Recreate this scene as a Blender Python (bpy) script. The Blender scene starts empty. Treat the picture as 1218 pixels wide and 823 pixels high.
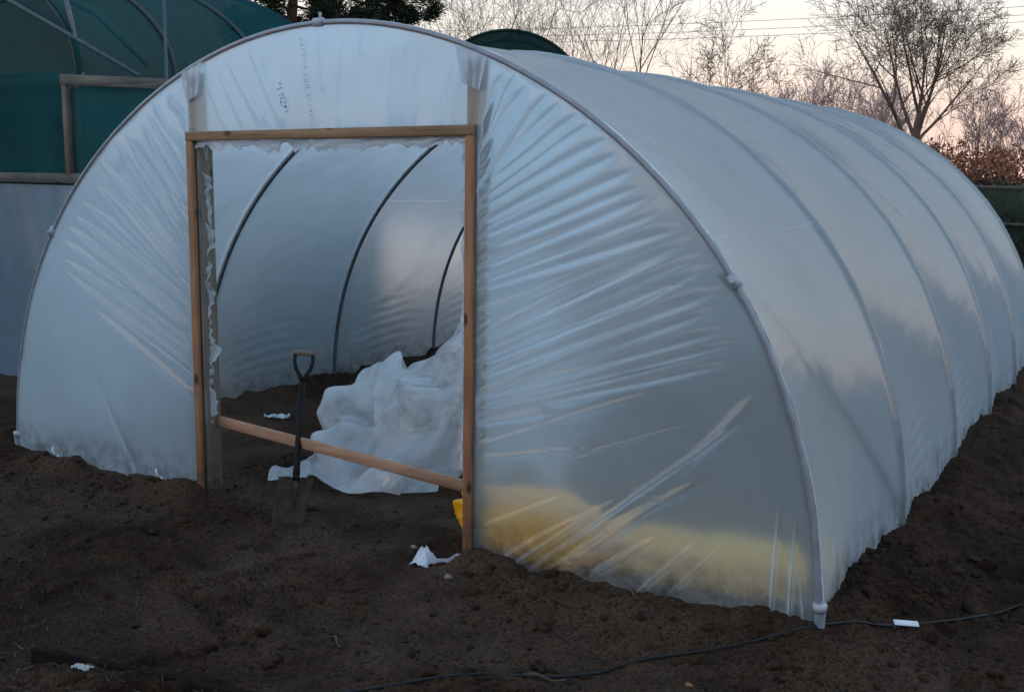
import bpy, bmesh, math, random
import numpy as np
from mathutils import Vector, Matrix

random.seed(7)
rng = np.random.default_rng(7)
scene = bpy.context.scene
COL = scene.collection
PI = math.pi

# ------------------------------------------------------------------ noise (numpy)
def _hash(ix, iy, seed):
    h = (ix.astype(np.int64) * 374761393 + iy.astype(np.int64) * 668265263 + seed * 1442695041) & 0xFFFFFFFF
    h = ((h ^ (h >> 13)) * 1274126177) & 0xFFFFFFFF
    return ((h ^ (h >> 16)) & 0xFFFF) / 65535.0

def vnoise(x, y, seed=0):
    x = np.asarray(x, float); y = np.asarray(y, float)
    ix = np.floor(x); iy = np.floor(y)
    fx = x - ix; fy = y - iy
    ux = fx * fx * fx * (fx * (fx * 6 - 15) + 10); uy = fy * fy * fy * (fy * (fy * 6 - 15) + 10)
    ix = ix.astype(np.int64); iy = iy.astype(np.int64)
    a = _hash(ix, iy, seed); b = _hash(ix + 1, iy, seed); c = _hash(ix, iy + 1, seed); d = _hash(ix + 1, iy + 1, seed)
    return (a * (1 - ux) + b * ux) * (1 - uy) + (c * (1 - ux) + d * ux) * uy - 0.5

def fbm(x, y, octv=4, seed=0, gain=.5):
    s = 0; a = 1; f = 1
    for o in range(octv):
        ca, sa = math.cos(o * 1.1), math.sin(o * 1.1)
        s = s + a * vnoise((x * ca - y * sa) * f + 13.7 * o, (x * sa + y * ca) * f - 7.1 * o, seed + o)
        a *= gain; f *= 2.03
    return s

def smooth(e0, e1, x):
    t = np.clip((x - e0) / (e1 - e0), 0, 1)
    return t * t * (3 - 2 * t)

# ------------------------------------------------------------------ object helpers
def tag(o, label=None, cat=None, group=None, kind=None):
    if label: o['label'] = label
    if cat: o['category'] = cat
    if group: o['group'] = group
    if kind: o['kind'] = kind
    return o

def thing(name, label, cat, loc=(0, 0, 0), group=None, matrix=None):
    o = bpy.data.objects.new(name, None); COL.objects.link(o)
    o.empty_display_size = .2
    if matrix is not None: o.matrix_world = matrix
    else: o.location = loc
    return tag(o, label, cat, group)

def root_loc(p):
    while p is not None and p.parent is not None: p = p.parent
    return Vector(p.location) if p is not None else Vector((0, 0, 0))

def obj(name, V, F, mat, parent=None, smooth_=True, local=False, label=None):
    """links verts V (world coordinates unless local) and faces F as one mesh object"""
    V = np.asarray(V, dtype=np.float64)
    if parent is not None and not local:
        V = V - np.array(root_loc(parent))[None]
    me = bpy.data.meshes.new(name)
    F = F if not isinstance(F, np.ndarray) else F
    if isinstance(F, np.ndarray):
        n, k = F.shape
        me.vertices.add(len(V)); me.vertices.foreach_set('co', V.astype(np.float32).ravel())
        me.loops.add(n * k); me.loops.foreach_set('vertex_index', F.astype(np.int32).ravel())
        me.polygons.add(n); me.polygons.foreach_set('loop_start', np.arange(0, n * k, k, dtype=np.int32))
        me.update(calc_edges=True)
    else:
        me.from_pydata([tuple(v) for v in V], [], F)
    if smooth_:
        me.polygons.foreach_set('use_smooth', np.ones(len(me.polygons), dtype=bool))
    me.materials.append(mat)
    me.validate()
    o = bpy.data.objects.new(name, me); COL.objects.link(o)
    if parent is not None: o.parent = parent
    if label: o['label'] = label
    return o

class MB:
    """collects tubes, boxes and sheets for ONE mesh"""
    def __init__(s): s.V = []; s.F = []; s.n = 0
    def add(s, V, F):
        V = np.asarray(V, float)
        s.V.append(V); s.F += [tuple(int(i) + s.n for i in f) for f in F]; s.n += len(V); return s
    def tube(s, P, R, sides=8, cap=True):
        V, F = tube(P, R, sides, cap); return s.add(V, F)
    def box(s, c, size, rot=None, bev=.003):
        V, F = box(c, size, rot, bev); return s.add(V, F)
    def beam(s, a, b, w, h, bev=.003):
        V, F = beam(a, b, w, h, bev); return s.add(V, F)
    def build(s, name, mat, parent=None, smooth_=True, local=False, label=None):
        return obj(name, np.concatenate(s.V), s.F, mat, parent, smooth_, local, label)

def tube(P, R, sides=8, cap=True):
    P = np.asarray(P, float); n = len(P)
    if np.isscalar(R): R = [R] * n
    Tn = np.gradient(P, axis=0); Tn /= np.linalg.norm(Tn, axis=1)[:, None] + 1e-12
    ref = np.array([0, 0, 1.0]) if abs(Tn[0][2]) < .9 else np.array([1.0, 0, 0])
    N = np.cross(Tn[0], ref); N /= np.linalg.norm(N)
    V = []
    ang = np.arange(sides) * 2 * PI / sides
    for i in range(n):
        N = N - Tn[i] * N.dot(Tn[i]); N /= np.linalg.norm(N) + 1e-12
        B = np.cross(Tn[i], N)
        V.append(P[i] + R[i] * (np.cos(ang)[:, None] * N + np.sin(ang)[:, None] * B))
    V = np.concatenate(V); F = []
    for i in range(n - 1):
        for k in range(sides):
            k2 = (k + 1) % sides
            F.append((i * sides + k, i * sides + k2, (i + 1) * sides + k2, (i + 1) * sides + k))
    if cap:
        F.append(tuple(range(sides - 1, -1, -1))); F.append(tuple((n - 1) * sides + k for k in range(sides)))
    return V, F

def box(c, size, rot=None, bev=.003):
    bm = bmesh.new(); bmesh.ops.create_cube(bm, size=1)
    for v in bm.verts: v.co = Vector((v.co.x * size[0], v.co.y * size[1], v.co.z * size[2]))
    if bev > 0: bmesh.ops.bevel(bm, geom=bm.edges[:], offset=bev, segments=1, affect='EDGES', profile=.5)
    M = Matrix.Translation(c) @ (rot.to_4x4() if rot is not None else Matrix.Identity(4))
    bmesh.ops.transform(bm, matrix=M, verts=bm.verts)
    bm.verts.index_update()
    V = [v.co[:] for v in bm.verts]; F = [tuple(v.index for v in f.verts) for f in bm.faces]
    bm.free(); return V, F

def beam(a, b, w, h, bev=.003):
    """timber from a to b; w = horizontal width, h = other section side"""
    a = Vector(a); b = Vector(b); d = b - a; L = d.length
    q = d.to_track_quat('X', 'Z').to_matrix()
    return box((a + b) / 2, (L, w, h), q, bev)

def grid_faces(nu, nv):
    i = np.arange(nu - 1)[:, None]; j = np.arange(nv - 1)[None]
    a = i * nv + j
    return np.stack([a, a + nv, a + nv + 1, a + 1], -1).reshape(-1, 4)

# ------------------------------------------------------------------ materials
def new_mat(name):
    m = bpy.data.materials.new(name); m.use_nodes = True
    nt = m.node_tree; nt.nodes.clear()
    out = nt.nodes.new('ShaderNodeOutputMaterial')
    return m, nt, out

def N(nt, typ, **kw):
    n = nt.nodes.new('ShaderNode' + typ)
    for k, v in kw.items():
        if k in n.inputs.keys() if isinstance(k, str) else False: n.inputs[k].default_value = v
        else: setattr(n, k, v)
    return n

def ramp(nt, stops, fac):
    r = nt.nodes.new('ShaderNodeValToRGB'); el = r.color_ramp.elements
    while len(el) < len(stops): el.new(.5)
    for e, (p, c) in zip(el, stops):
        e.position = p; e.color = (*c, 1) if len(c) == 3 else c
    nt.links.new(fac, r.inputs['Fac']); return r.outputs['Color']

def texco(nt, scale=(1, 1, 1)):
    tc = nt.nodes.new('ShaderNodeTexCoord'); mp = nt.nodes.new('ShaderNodeMapping')
    mp.inputs['Scale'].default_value = scale
    nt.links.new(tc.outputs['Object'], mp.inputs['Vector']); return mp.outputs['Vector']

def noise(nt, vec, scale, detail=4, rough=.55, dist=0):
    n = nt.nodes.new('ShaderNodeTexNoise'); n.inputs['Scale'].default_value = scale
    n.inputs['Detail'].default_value = detail; n.inputs['Roughness'].default_value = rough
    n.inputs['Distortion'].default_value = dist
    nt.links.new(vec, n.inputs['Vector']); return n.outputs['Fac']

def mixc(nt, fac, a, b, mode='MIX'):
    m = nt.nodes.new('ShaderNodeMix'); m.data_type = 'RGBA'; m.blend_type = mode
    for s, v in ((m.inputs[0], fac), (m.inputs[6], a), (m.inputs[7], b)):
        if isinstance(v, (int, float)): s.default_value = v
        elif isinstance(v, tuple): s.default_value = (*v, 1)
        else: nt.links.new(v, s)
    return m.outputs[2]

def bump(nt, h, strength=.3, dist=.01):
    b = nt.nodes.new('ShaderNodeBump'); b.inputs['Strength'].default_value = strength; b.inputs['Distance'].default_value = dist
    nt.links.new(h, b.inputs['Height']); return b.outputs['Normal']

def bsdf(nt, out, color, rough=.6, metal=0, normal=None, spec=.5):
    p = nt.nodes.new('ShaderNodeBsdfPrincipled')
    if isinstance(color, tuple): p.inputs['Base Color'].default_value = (*color, 1)
    else: nt.links.new(color, p.inputs['Base Color'])
    if isinstance(rough, (int, float)): p.inputs['Roughness'].default_value = rough
    else: nt.links.new(rough, p.inputs['Roughness'])
    p.inputs['Metallic'].default_value = metal
    p.inputs['Specular IOR Level'].default_value = spec
    if normal is not None: nt.links.new(normal, p.inputs['Normal'])
    nt.links.new(p.outputs[0], out.inputs['Surface']); return p

def simple(name, c1, c2, scale=8, rough=.6, metal=0, bmp=.15, spec=.5, stretch=(1, 1, 1), bd=.004):
    m, nt, out = new_mat(name); v = texco(nt, stretch)
    n = noise(nt, v, scale, 5)
    col = ramp(nt, [(.3, c1), (.7, c2)], n)
    bsdf(nt, out, col, rough, metal, bump(nt, noise(nt, v, scale * 4, 3), bmp, bd), spec); return m

def wood(name, axis, dark, light, knot=True, rough=.75, weather=0):
    m, nt, out = new_mat(name)
    st = [22, 22, 22]; st[axis] = 1.3
    v = texco(nt, tuple(st))
    g = noise(nt, v, 2.2, 6, .6, .6)
    col = ramp(nt, [(.28, dark), (.5, tuple((a + b) / 2 for a, b in zip(dark, light))), (.72, light)], g)
    v2 = texco(nt, (1, 1, 1)); big = noise(nt, v2, 3.1, 3)
    col = mixc(nt, ramp(nt, [(.35, (0, 0, 0)), (.75, (.5, .5, .5))], big), col, tuple(x * .55 for x in dark))
    if knot:
        ks = [9, 9, 9]; ks[axis] = 4.5
        vo = nt.nodes.new('ShaderNodeTexVoronoi'); vo.inputs['Scale'].default_value = 1
        nt.links.new(texco(nt, tuple(ks)), vo.inputs['Vector'])
        k = ramp(nt, [(.08, (1, 1, 1)), (.2, (0, 0, 0))], vo.outputs['Distance'])
        col = mixc(nt, k, col, tuple(x * .3 for x in dark))
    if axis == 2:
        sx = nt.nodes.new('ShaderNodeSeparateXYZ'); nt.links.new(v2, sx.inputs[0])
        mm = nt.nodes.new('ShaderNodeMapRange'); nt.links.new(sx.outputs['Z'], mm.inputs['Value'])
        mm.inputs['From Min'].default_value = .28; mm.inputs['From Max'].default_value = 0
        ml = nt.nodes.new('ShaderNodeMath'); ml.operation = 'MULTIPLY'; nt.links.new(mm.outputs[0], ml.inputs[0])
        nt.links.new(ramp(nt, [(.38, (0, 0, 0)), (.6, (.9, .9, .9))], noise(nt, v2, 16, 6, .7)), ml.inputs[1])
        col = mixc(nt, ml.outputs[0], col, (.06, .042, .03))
    bsdf(nt, out, col, rough, 0, bump(nt, g, .35, .003), .25 if rough < .9 else .05); return m

def film(name, tint=(.86, .89, .92), diff=.28, trans=.42, clear=.30, rough=.28, ior=1.16, gloss=.14, dirt=0, gl_ior=1.42, bmp=0, gl_max=.6, mud=False, slant=.1):
    """thin milky polythene: reflects and passes diffuse light, lets blurred shapes through, soft sheen"""
    m, nt, out = new_mat(name)
    L = nt.links
    v = texco(nt)
    col = mixc(nt, ramp(nt, [(.35, (0, 0, 0)), (.7, (1, 1, 1))], noise(nt, v, .9, 4)), tint, tuple(t * .94 for t in tint))
    if mud:      # earth splashed and smeared along the buried edge, faint dusty bloom above
        sx = nt.nodes.new('ShaderNodeSeparateXYZ'); L.new(v, sx.inputs[0])
        mm = nt.nodes.new('ShaderNodeMapRange'); L.new(sx.outputs['Z'], mm.inputs['Value'])
        mm.inputs['From Min'].default_value = .27; mm.inputs['From Max'].default_value = -.02
        ml = nt.nodes.new('ShaderNodeMath'); ml.operation = 'MULTIPLY'; L.new(mm.outputs[0], ml.inputs[0])
        L.new(ramp(nt, [(.42, (0, 0, 0)), (.66, (.95, .95, .95))], noise(nt, v, 9, 7, .7)), ml.inputs[1])
        col = mixc(nt, ml.outputs[0], col, (.13, .095, .07))
        col = mixc(nt, ramp(nt, [(.45, (0, 0, 0)), (.75, (.16, .16, .16))], noise(nt, v, 2.3, 7, .68)), col, (.45, .47, .47))
    if dirt:
        sm = ramp(nt, [(.50, (0, 0, 0)), (.74, (dirt,) * 3)], noise(nt, v, 3.6, 8, .7))
        col = mixc(nt, sm, col, (.24, .19, .14))
        sp = ramp(nt, [(.70, (0, 0, 0)), (.74, (.8, .8, .8))], noise(nt, v, 34, 5, .7))
        col = mixc(nt, sp, col, (.10, .075, .055))
    nrm = None
    if bmp:
        vo = nt.nodes.new('ShaderNodeTexVoronoi'); vo.feature = 'F1'; vo.inputs['Scale'].default_value = 4.2
        dv = nt.nodes.new('ShaderNodeVectorMath'); dv.operation = 'MULTIPLY_ADD'
        nz = nt.nodes.new('ShaderNodeTexNoise'); nz.inputs['Scale'].default_value = 5; L.new(v, nz.inputs['Vector'])
        L.new(nz.outputs['Color'], dv.inputs[0]); dv.inputs[1].default_value = (.25, .25, .25); L.new(v, dv.inputs[2]); L.new(dv.outputs[0], vo.inputs['Vector'])
        vo2 = nt.nodes.new('ShaderNodeTexVoronoi'); vo2.inputs['Scale'].default_value = 13; L.new(dv.outputs[0], vo2.inputs['Vector'])
        ma = nt.nodes.new('ShaderNodeMath'); ma.operation = 'MULTIPLY_ADD'; L.new(vo2.outputs['Distance'], ma.inputs[0]); ma.inputs[1].default_value = .35; L.new(vo.outputs['Distance'], ma.inputs[2])
        nrm = bump(nt, ma.outputs[0], bmp, .05)
    d = nt.nodes.new('ShaderNodeBsdfDiffuse'); t = nt.nodes.new('ShaderNodeBsdfTranslucent')
    r = nt.nodes.new('ShaderNodeBsdfRefraction'); g = nt.nodes.new('ShaderNodeBsdfGlossy')
    r.distribution = 'GGX'; r.inputs['Roughness'].default_value = rough; r.inputs['IOR'].default_value = ior
    g.inputs['Roughness'].default_value = gloss
    g.inputs['Color'].default_value = (1, 1, 1, 1)
    for s in (d, t, r): L.new(col, s.inputs['Color'])
    if nrm:
        for s in (d, g): L.new(nrm, s.inputs['Normal'])
    m1 = nt.nodes.new('ShaderNodeMixShader'); m1.inputs[0].default_value = trans / (diff + trans)
    L.new(d.outputs[0], m1.inputs[1]); L.new(t.outputs[0], m1.inputs[2])
    m2 = nt.nodes.new('ShaderNodeMixShader'); 
    # milky haze: the longer the slanting path through the sheet, the less gets straight through
    fc = nt.nodes.new('ShaderNodeLayerWeight'); fc.inputs['Blend'].default_value = .5
    cl = nt.nodes.new('ShaderNodeMath'); cl.operation = 'MULTIPLY_ADD'; cl.use_clamp = True
    L.new(fc.outputs['Facing'], cl.inputs[0]); cl.inputs[1].default_value = -slant; cl.inputs[2].default_value = clear
    L.new(cl.outputs[0], m2.inputs[0])
    L.new(m1.outputs[0], m2.inputs[1]); L.new(r.outputs[0], m2.inputs[2])
    lw = nt.nodes.new('ShaderNodeFresnel'); lw.inputs['IOR'].default_value = gl_ior
    geo = nt.nodes.new('ShaderNodeNewGeometry')
    # a thin sheet bends light the same way from either side
    rk = nt.nodes.new('ShaderNodeMath'); rk.operation = 'MULTIPLY_ADD'
    L.new(geo.outputs['Backfacing'], rk.inputs[0]); rk.inputs[1].default_value = 1 / ior - ior; rk.inputs[2].default_value = ior
    L.new(rk.outputs[0], r.inputs['IOR'])
    bk = nt.nodes.new('ShaderNodeMath'); bk.operation = 'MULTIPLY_ADD'
    L.new(geo.outputs['Backfacing'], bk.inputs[0]); bk.inputs[1].default_value = 1 / gl_ior - gl_ior; bk.inputs[2].default_value = gl_ior
    L.new(bk.outputs[0], lw.inputs['IOR'])
    lim = nt.nodes.new('ShaderNodeMath'); lim.operation = 'MINIMUM'; lim.inputs[1].default_value = gl_max
    L.new(lw.outputs[0], lim.inputs[0])
    m3 = nt.nodes.new('ShaderNodeMixShader'); L.new(lim.outputs[0], m3.inputs[0])
    L.new(m2.outputs[0], m3.inputs[1]); L.new(g.outputs[0], m3.inputs[2])
    L.new(m3.outputs[0], out.inputs['Surface'])
    return m

def net_mat(name, col, alpha):
    m, nt, out = new_mat(name); L = nt.links
    v = texco(nt, (1, 1, 1))
    c = mixc(nt, ramp(nt, [(.3, (0, 0, 0)), (.7, (1, 1, 1))], noise(nt, v, 1.4, 5)), col, tuple(x * 1.35 for x in col))
    d = nt.nodes.new('ShaderNodeBsdfDiffuse'); L.new(c, d.inputs['Color'])
    t = nt.nodes.new('ShaderNodeBsdfTranslucent'); L.new(c, t.inputs['Color'])
    a = nt.nodes.new('ShaderNodeMixShader'); a.inputs[0].default_value = .4
    L.new(d.outputs[0], a.inputs[1]); L.new(t.outputs[0], a.inputs[2])
    tr = nt.nodes.new('ShaderNodeBsdfTransparent')
    b = nt.nodes.new('ShaderNodeMixShader'); b.inputs[0].default_value = alpha
    L.new(tr.outputs[0], b.inputs[1]); L.new(a.outputs[0], b.inputs[2]); L.new(b.outputs[0], out.inputs['Surface'])
    return m

M = {}
M['cover'] = film('cover_film', clear=.72, diff=.13, trans=.44, slant=.60, rough=.45, ior=1.25, gloss=.15, tint=(.87, .95, .985), gl_max=.115, mud=True)
M['front'] = film('front_film', clear=.71, diff=.10, trans=.33, slant=.85, rough=.50, gloss=.13, ior=1.28, tint=(.87, .95, .985), gl_max=.4, mud=True)
M['flap'] = film('edge_film', clear=.20, diff=.36, trans=.40, rough=.2, gloss=.12, tint=(.9, .92, .94))
M['heap'] = film('heap_film', clear=.24, diff=.36, trans=.42, rough=.22, gloss=.11, tint=(.97, .975, .97), dirt=.62, bmp=.42, gl_ior=1.5)
M['old_sheet'] = film('old_sheet_film', clear=.10, diff=.35, trans=.40, rough=.4, gloss=.3, tint=(.25, .40, .50), dirt=.4)
M['net'] = net_mat('green_shade_net', (.020, .085, .088), .90)
M['net_far'] = net_mat('far_green_shade_net', (.012, .055, .05), .9)
M['fence_net'] = net_mat('fence_net', (.055, .085, .06), .78)
M['steel'] = simple('galvanised_steel', (.10, .105, .11), (.17, .175, .18), 30, .45, .6, .1)
M['hoop_front'] = simple('film_covered_hoop', (.25, .255, .275), (.34, .345, .37), 14, .3, .15, .15)
M['clip'] = simple('grey_clip', (.36, .37, .40), (.48, .49, .52), 20, .4, 0, .1)
M['white_plastic'] = simple('white_plastic', (.66, .68, .70), (.78, .78, .78), 20, .4, 0, .1)
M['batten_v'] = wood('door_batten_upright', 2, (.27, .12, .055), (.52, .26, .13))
M['batten_h'] = wood('door_batten_head', 0, (.26, .14, .072), (.50, .31, .175))
M['rail'] = wood('sawn_rail', 0, (.33, .165, .095), (.58, .33, .205))
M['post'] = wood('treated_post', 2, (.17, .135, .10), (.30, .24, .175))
M['grey_x'] = wood('weathered_rail', 0, (.10, .09, .075), (.23, .21, .17))
M['grey_z'] = wood('weathered_post', 2, (.12, .09, .07), (.27, .20, .15))
M['dark_board'] = wood('dark_board', 0, (.010, .008, .006), (.026, .020, .015), False, .98)
M['spade_shaft'] = simple('spade_shaft', (.006, .0055, .005), (.014, .012, .010), 18, .6, 0, .1, .2)
M['spade_grip'] = wood('spade_grip', 0, (.16, .12, .09), (.32, .25, .19), False)
M['spade_blade'] = simple('muddy_blade', (.040, .026, .017), (.085, .058, .038), 14, .9, .0, .4, .15)
M['yellow'] = simple('yellow_sack', (.90, .36, .0), (.96, .45, .0), 6, .42, 0, .2)
M['yellow2'] = simple('yellow_sheet', (.84, .36, .0), (.92, .46, .0), 5, .45, 0, .2)
M['hose'] = simple('black_hose', (.010, .011, .012), (.022, .023, .024), 40, .6, 0, .05, .3)
M['scrap'] = film('scrap_film', clear=.06, diff=.62, trans=.22, rough=.2, gloss=.1, tint=(.86, .88, .90))
M['ink_blue'] = simple('blue_ink', (.12, .15, .42), (.18, .21, .5), 60, .6)
M['ink_grey'] = simple('grey_ink', (.24, .26, .29), (.32, .34, .37), 60, .6)
M['bark'] = simple('bark', (.17, .11, .08), (.30, .20, .145), 10, .9, 0, .5, .2, (1, 1, .25))
M['bark_red'] = simple('bark_red', (.19, .10, .062), (.31, .175, .11), 10, .9, 0, .5, .2, (1, 1, .25))
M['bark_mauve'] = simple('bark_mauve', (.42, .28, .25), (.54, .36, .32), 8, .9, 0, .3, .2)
M['needle'] = simple('pine_needles', (.018, .03, .014), (.05, .055, .026), 3, .8, 0, .2, .2)
M['pine_bark'] = simple('pine_bark', (.10, .05, .035), (.19, .10, .07), 8, .9, 0, .5, .2)
M['beech'] = simple('beech_leaf', (.26, .095, .05), (.46, .18, .09), 5, .8, 0, .2, .2)
M['shrub'] = simple('dark_shrub_leaf', (.03, .026, .015), (.075, .055, .032), 4, .8, 0, .2, .2)
M['grass'] = simple('grass_blade', (.03, .045, .015), (.075, .08, .03), 5, .7, 0, .1, .3)
M['straw'] = simple('dead_straw', (.06, .045, .028), (.14, .10, .06), 9, .8, 0, .1, .2)
M['stone'] = simple('stone', (.13, .115, .10), (.26, .235, .21), 12, .85, 0, .4, .3)
M['brick_bit'] = simple('brick_bit', (.22, .09, .045), (.34, .15, .075), 20, .9, 0, .4, .2)
M['pole_dark'] = simple('dark_tube', (.02, .035, .038), (.04, .06, .062), 12, .6)
M['wire'] = simple('cable_grey', (.18, .15, .15), (.24, .20, .20), 1, .6)

def soil_mat():
    m, nt, out = new_mat('soil'); v = texco(nt)
    big = noise(nt, v, .9, 5, .6, .4); med = noise(nt, v, 5.5, 6, .62); fine = noise(nt, v, 60, 4, .6)
    c = ramp(nt, [(.32, (.024, .0128, .0075)), (.5, (.040, .0222, .0130)), (.68, (.064, .037, .0225))], big)
    c2 = ramp(nt, [(.30, (.52, .50, .48)), (.70, (1.5, 1.45, 1.4))], med)
    c = mixc(nt, 1.0, c, c2, 'MULTIPLY')
    red = ramp(nt, [(.56, (0, 0, 0)), (.72, (.7, .7, .7))], noise(nt, v, 1.7, 4, .6, 1.0))
    c = mixc(nt, red, c, (.055, .028, .019))
    ta = nt.nodes.new('ShaderNodeAttribute'); ta.attribute_name = 'trodden'
    tm = nt.nodes.new('ShaderNodeMath'); tm.operation = 'MULTIPLY'; nt.links.new(ta.outputs['Fac'], tm.inputs[0])
    nt.links.new(ramp(nt, [(.3, (.25, .25, .25)), (.65, (1, 1, 1))], noise(nt, v, 3.1, 6, .65)), tm.inputs[1])
    c = mixc(nt, tm.outputs[0], c, (.100, .063, .041))
    c3 = ramp(nt, [(.32, (.45, .45, .45)), (.70, (1.6, 1.55, 1.5))], fine)
    c = mixc(nt, 1.0, c, c3, 'MULTIPLY')
    b1 = nt.nodes.new('ShaderNodeMath'); b1.operation = 'MULTIPLY_ADD'
    nt.links.new(noise(nt, v, 38, 8, .7), b1.inputs[0]); b1.inputs[1].default_value = 1.0; nt.links.new(noise(nt, v, 160, 4, .7), b1.inputs[2])
    bsdf(nt, out, c, .95, 0, bump(nt, b1.outputs[0], .9, .012), .12); return m
M['soil'] = soil_mat()
M['clod'] = simple('soil_clod', (.017, .0095, .0058), (.062, .036, .022), 12, .95, 0, .8, .1, bd=.01)

# ------------------------------------------------------------------ tunnel profile
TUN_L = [0, 1.66, 3.28, 4.88, 6.42, 7.92]     # hoop positions along the tunnel
def prof_r(t): return 2.724 + .0308 * np.cos(2 * t) + .0019 * np.cos(4 * t) - .0073 * np.cos(6 * t) + .0459 * np.cos(t) * np.sin(t) ** 2
_T = np.linspace(0, PI, 2001)
_PX, _PZ = prof_r(_T) * np.cos(_T), prof_r(_T) * np.sin(_T)
_h = 1000
def arch_x_right(z): return np.interp(z, _PZ[:_h], _PX[:_h])
def arch_x_left(z): return np.interp(z, _PZ[:_h - 1:-1], _PX[:_h - 1:-1])
def arch_z(x): return np.interp(x, _PX[::-1], _PZ[::-1])

# ------------------------------------------------------------------ ground
def foot_dist(x, y):
    """distance outside the tunnel footprint (negative inside)"""
    dx = np.abs(x) - 2.74; dy = np.maximum(-y, y - 7.95)
    out = np.hypot(np.maximum(dx, 0), np.maximum(dy, 0))
    return out + np.minimum(np.maximum(dx, dy), 0)

def trodden(x, y):
    """0..1, where feet have packed the earth: doorway, the way in and patches"""
    t = np.clip((-.4 - y) / 1.6, 0, 1)
    way = np.exp(-((x - (.15 + .75 * t)) / (.55 + .35 * t)) ** 2) * smooth(.8, -.3, y) * .9
    way = np.maximum(way, np.exp(-((x + .1) / .8) ** 2) * smooth(-.2, .6, y) * .7)
    return np.clip(smooth(.0, .30, fbm(x * .55 + 3.1, y * .55, 3, 21)) * .8 + way * (.7 + 1.0 * fbm(x * 1.6, y * 1.6, 3, 23)), 0, 1)

_pr = random.Random(31)
BOOTS = []
for k in range(9):                       # two lines of steps to and from the doorway
    t = k / 8; sd = -1 if k % 2 else 1
    BOOTS.append((.15 + .75 * t + sd * .11 + _pr.uniform(-.05, .05), -.45 - 1.75 * t + _pr.uniform(-.06, .06), -.38 + _pr.uniform(-.25, .25), .022))
for k in range(8):
    t = k / 7; sd = -1 if k % 2 else 1
    BOOTS.append((-.55 + 1.2 * t + _pr.uniform(-.05, .05), -.75 - .45 * t + sd * .10, 1.25 + _pr.uniform(-.3, .3), .018))
for k in range(7):
    t = k / 6; sd = -1 if k % 2 else 1
    BOOTS.append((3.25 + sd * .1 + .1 * t, -.1 + 3.2 * t, _pr.uniform(-.2, .2), .024))
for k in range(6): BOOTS.append((_pr.uniform(-.6, .7), _pr.uniform(.3, 1.3) if k < 2 else _pr.uniform(-1.6, -.3), _pr.uniform(0, 6.2), .018))
def boots(x, y):
    h = np.zeros_like(x)
    for bx_, by_, a, dp in BOOTS:
        near_ = (np.abs(x - bx_) < .26) & (np.abs(y - by_) < .26)
        if not near_.any(): continue
        dx, dy = x[near_] - bx_, y[near_] - by_
        u = dx * math.cos(a) + dy * math.sin(a); v = -dx * math.sin(a) + dy * math.cos(a)
        sole = np.maximum(((u / .050) ** 4 + ((v - .045) / .095) ** 4), 0); heel = (u / .038) ** 4 + ((v + .105) / .042) ** 4
        d_ = np.minimum(sole, heel)
        h[near_] += -dp * smooth(1.25, .75, d_) + dp * .45 * np.exp(-((d_ - 1.7) / .6) ** 2) + .003 * smooth(1.1, .8, d_) * np.sign(np.sin(v * 260))
    return h

def ground_h(x, y, fine=True):
    x = np.asarray(x, float); y = np.asarray(y, float)
    near = np.exp(-((x - .5) ** 2 + (y - 2) ** 2) / 14.0 ** 2)
    d = foot_dist(x, y)
    door = smooth(1.0, .85, np.abs(x + .0)) * smooth(.5, .1, np.abs(y))
    h = .05 * fbm(x * .45, y * .45, 3, 3) + .0
    comp = trodden(x, y)
    rough = 1 - .78 * comp
    inside = smooth(-.05, -.4, d)
    rough = rough * (1 - .45 * inside) * near
    h = h + rough * (.060 * fbm(x * 2.6, y * 2.6, 4, 5) + .030 * np.abs(fbm(x * 9, y * 9, 3, 9)))
    # earth heaped over the buried film edge
    mound = np.exp(-((d - .05) / .15) ** 2) * (.062 + .075 * np.maximum(fbm(x * 2.2, y * 2.2, 3, 31), -.3) + .045 * fbm(x * 7, y * 7, 2, 33)) * (1 - door)
    h = h + mound + np.exp(-((d + .08) / .10) ** 2) * .03 * (1 - door)
    # trench left along the outside
    h = h - .05 * np.exp(-((d - .55) / .25) ** 2) * smooth(.9, 1.4, x) * near
    # heel marks
    hm = vnoise(x * 4.2 + 1.3 * vnoise(x * 2, y * 2, 5), y * 3.4, 63)
    h = h - .030 * smooth(.22, .40, hm) * near
    h = h + boots(np.atleast_1d(x), np.atleast_1d(y)).reshape(np.shape(x))
    if fine:
        h = h + rough * (.020 * fbm(x * 22, y * 22, 3, 41) + .016 * np.maximum(fbm(x * 44, y * 44, 2, 51), 0))
    return h - .012

def axis(segs):
    out = [segs[0][0]]
    for a, b, s in segs:
        n = max(1, int(round((b - a) / s)))
        out += list(np.linspace(a, b, n + 1)[1:])
    return np.array(out)
gx = axis([(-260, -60, 25), (-60, -14, 4), (-14, -6, .4), (-6, -3.2, .06), (-3.2, -.9, .022), (-.9, 3.9, .012), (3.9, 5.2, .05), (5.2, 12, .4), (12, 60, 4), (60, 260, 25)])
gy = axis([(-120, -20, 20), (-20, -5, 1), (-5, -2.5, .12), (-2.5, 1.3, .012), (1.3, 3, .022), (3, 9, .045), (9, 25, .5), (25, 80, 4), (80, 420, 34)])
X, Y = np.meshgrid(gx, gy, indexing='ij')
Z = ground_h(X, Y)
g = obj('ground', np.stack([X, Y, Z], -1).reshape(-1, 3), grid_faces(len(gx), len(gy))[:, ::-1].copy()[:, ::-1], M['soil'])
tag(g, kind='structure')
at_ = g.data.attributes.new('trodden', 'FLOAT', 'POINT'); at_.data.foreach_set('value', trodden(X, Y).astype(np.float32).ravel())

def gz(x, y): return float(ground_h(np.array([x]), np.array([y]))[0])

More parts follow.
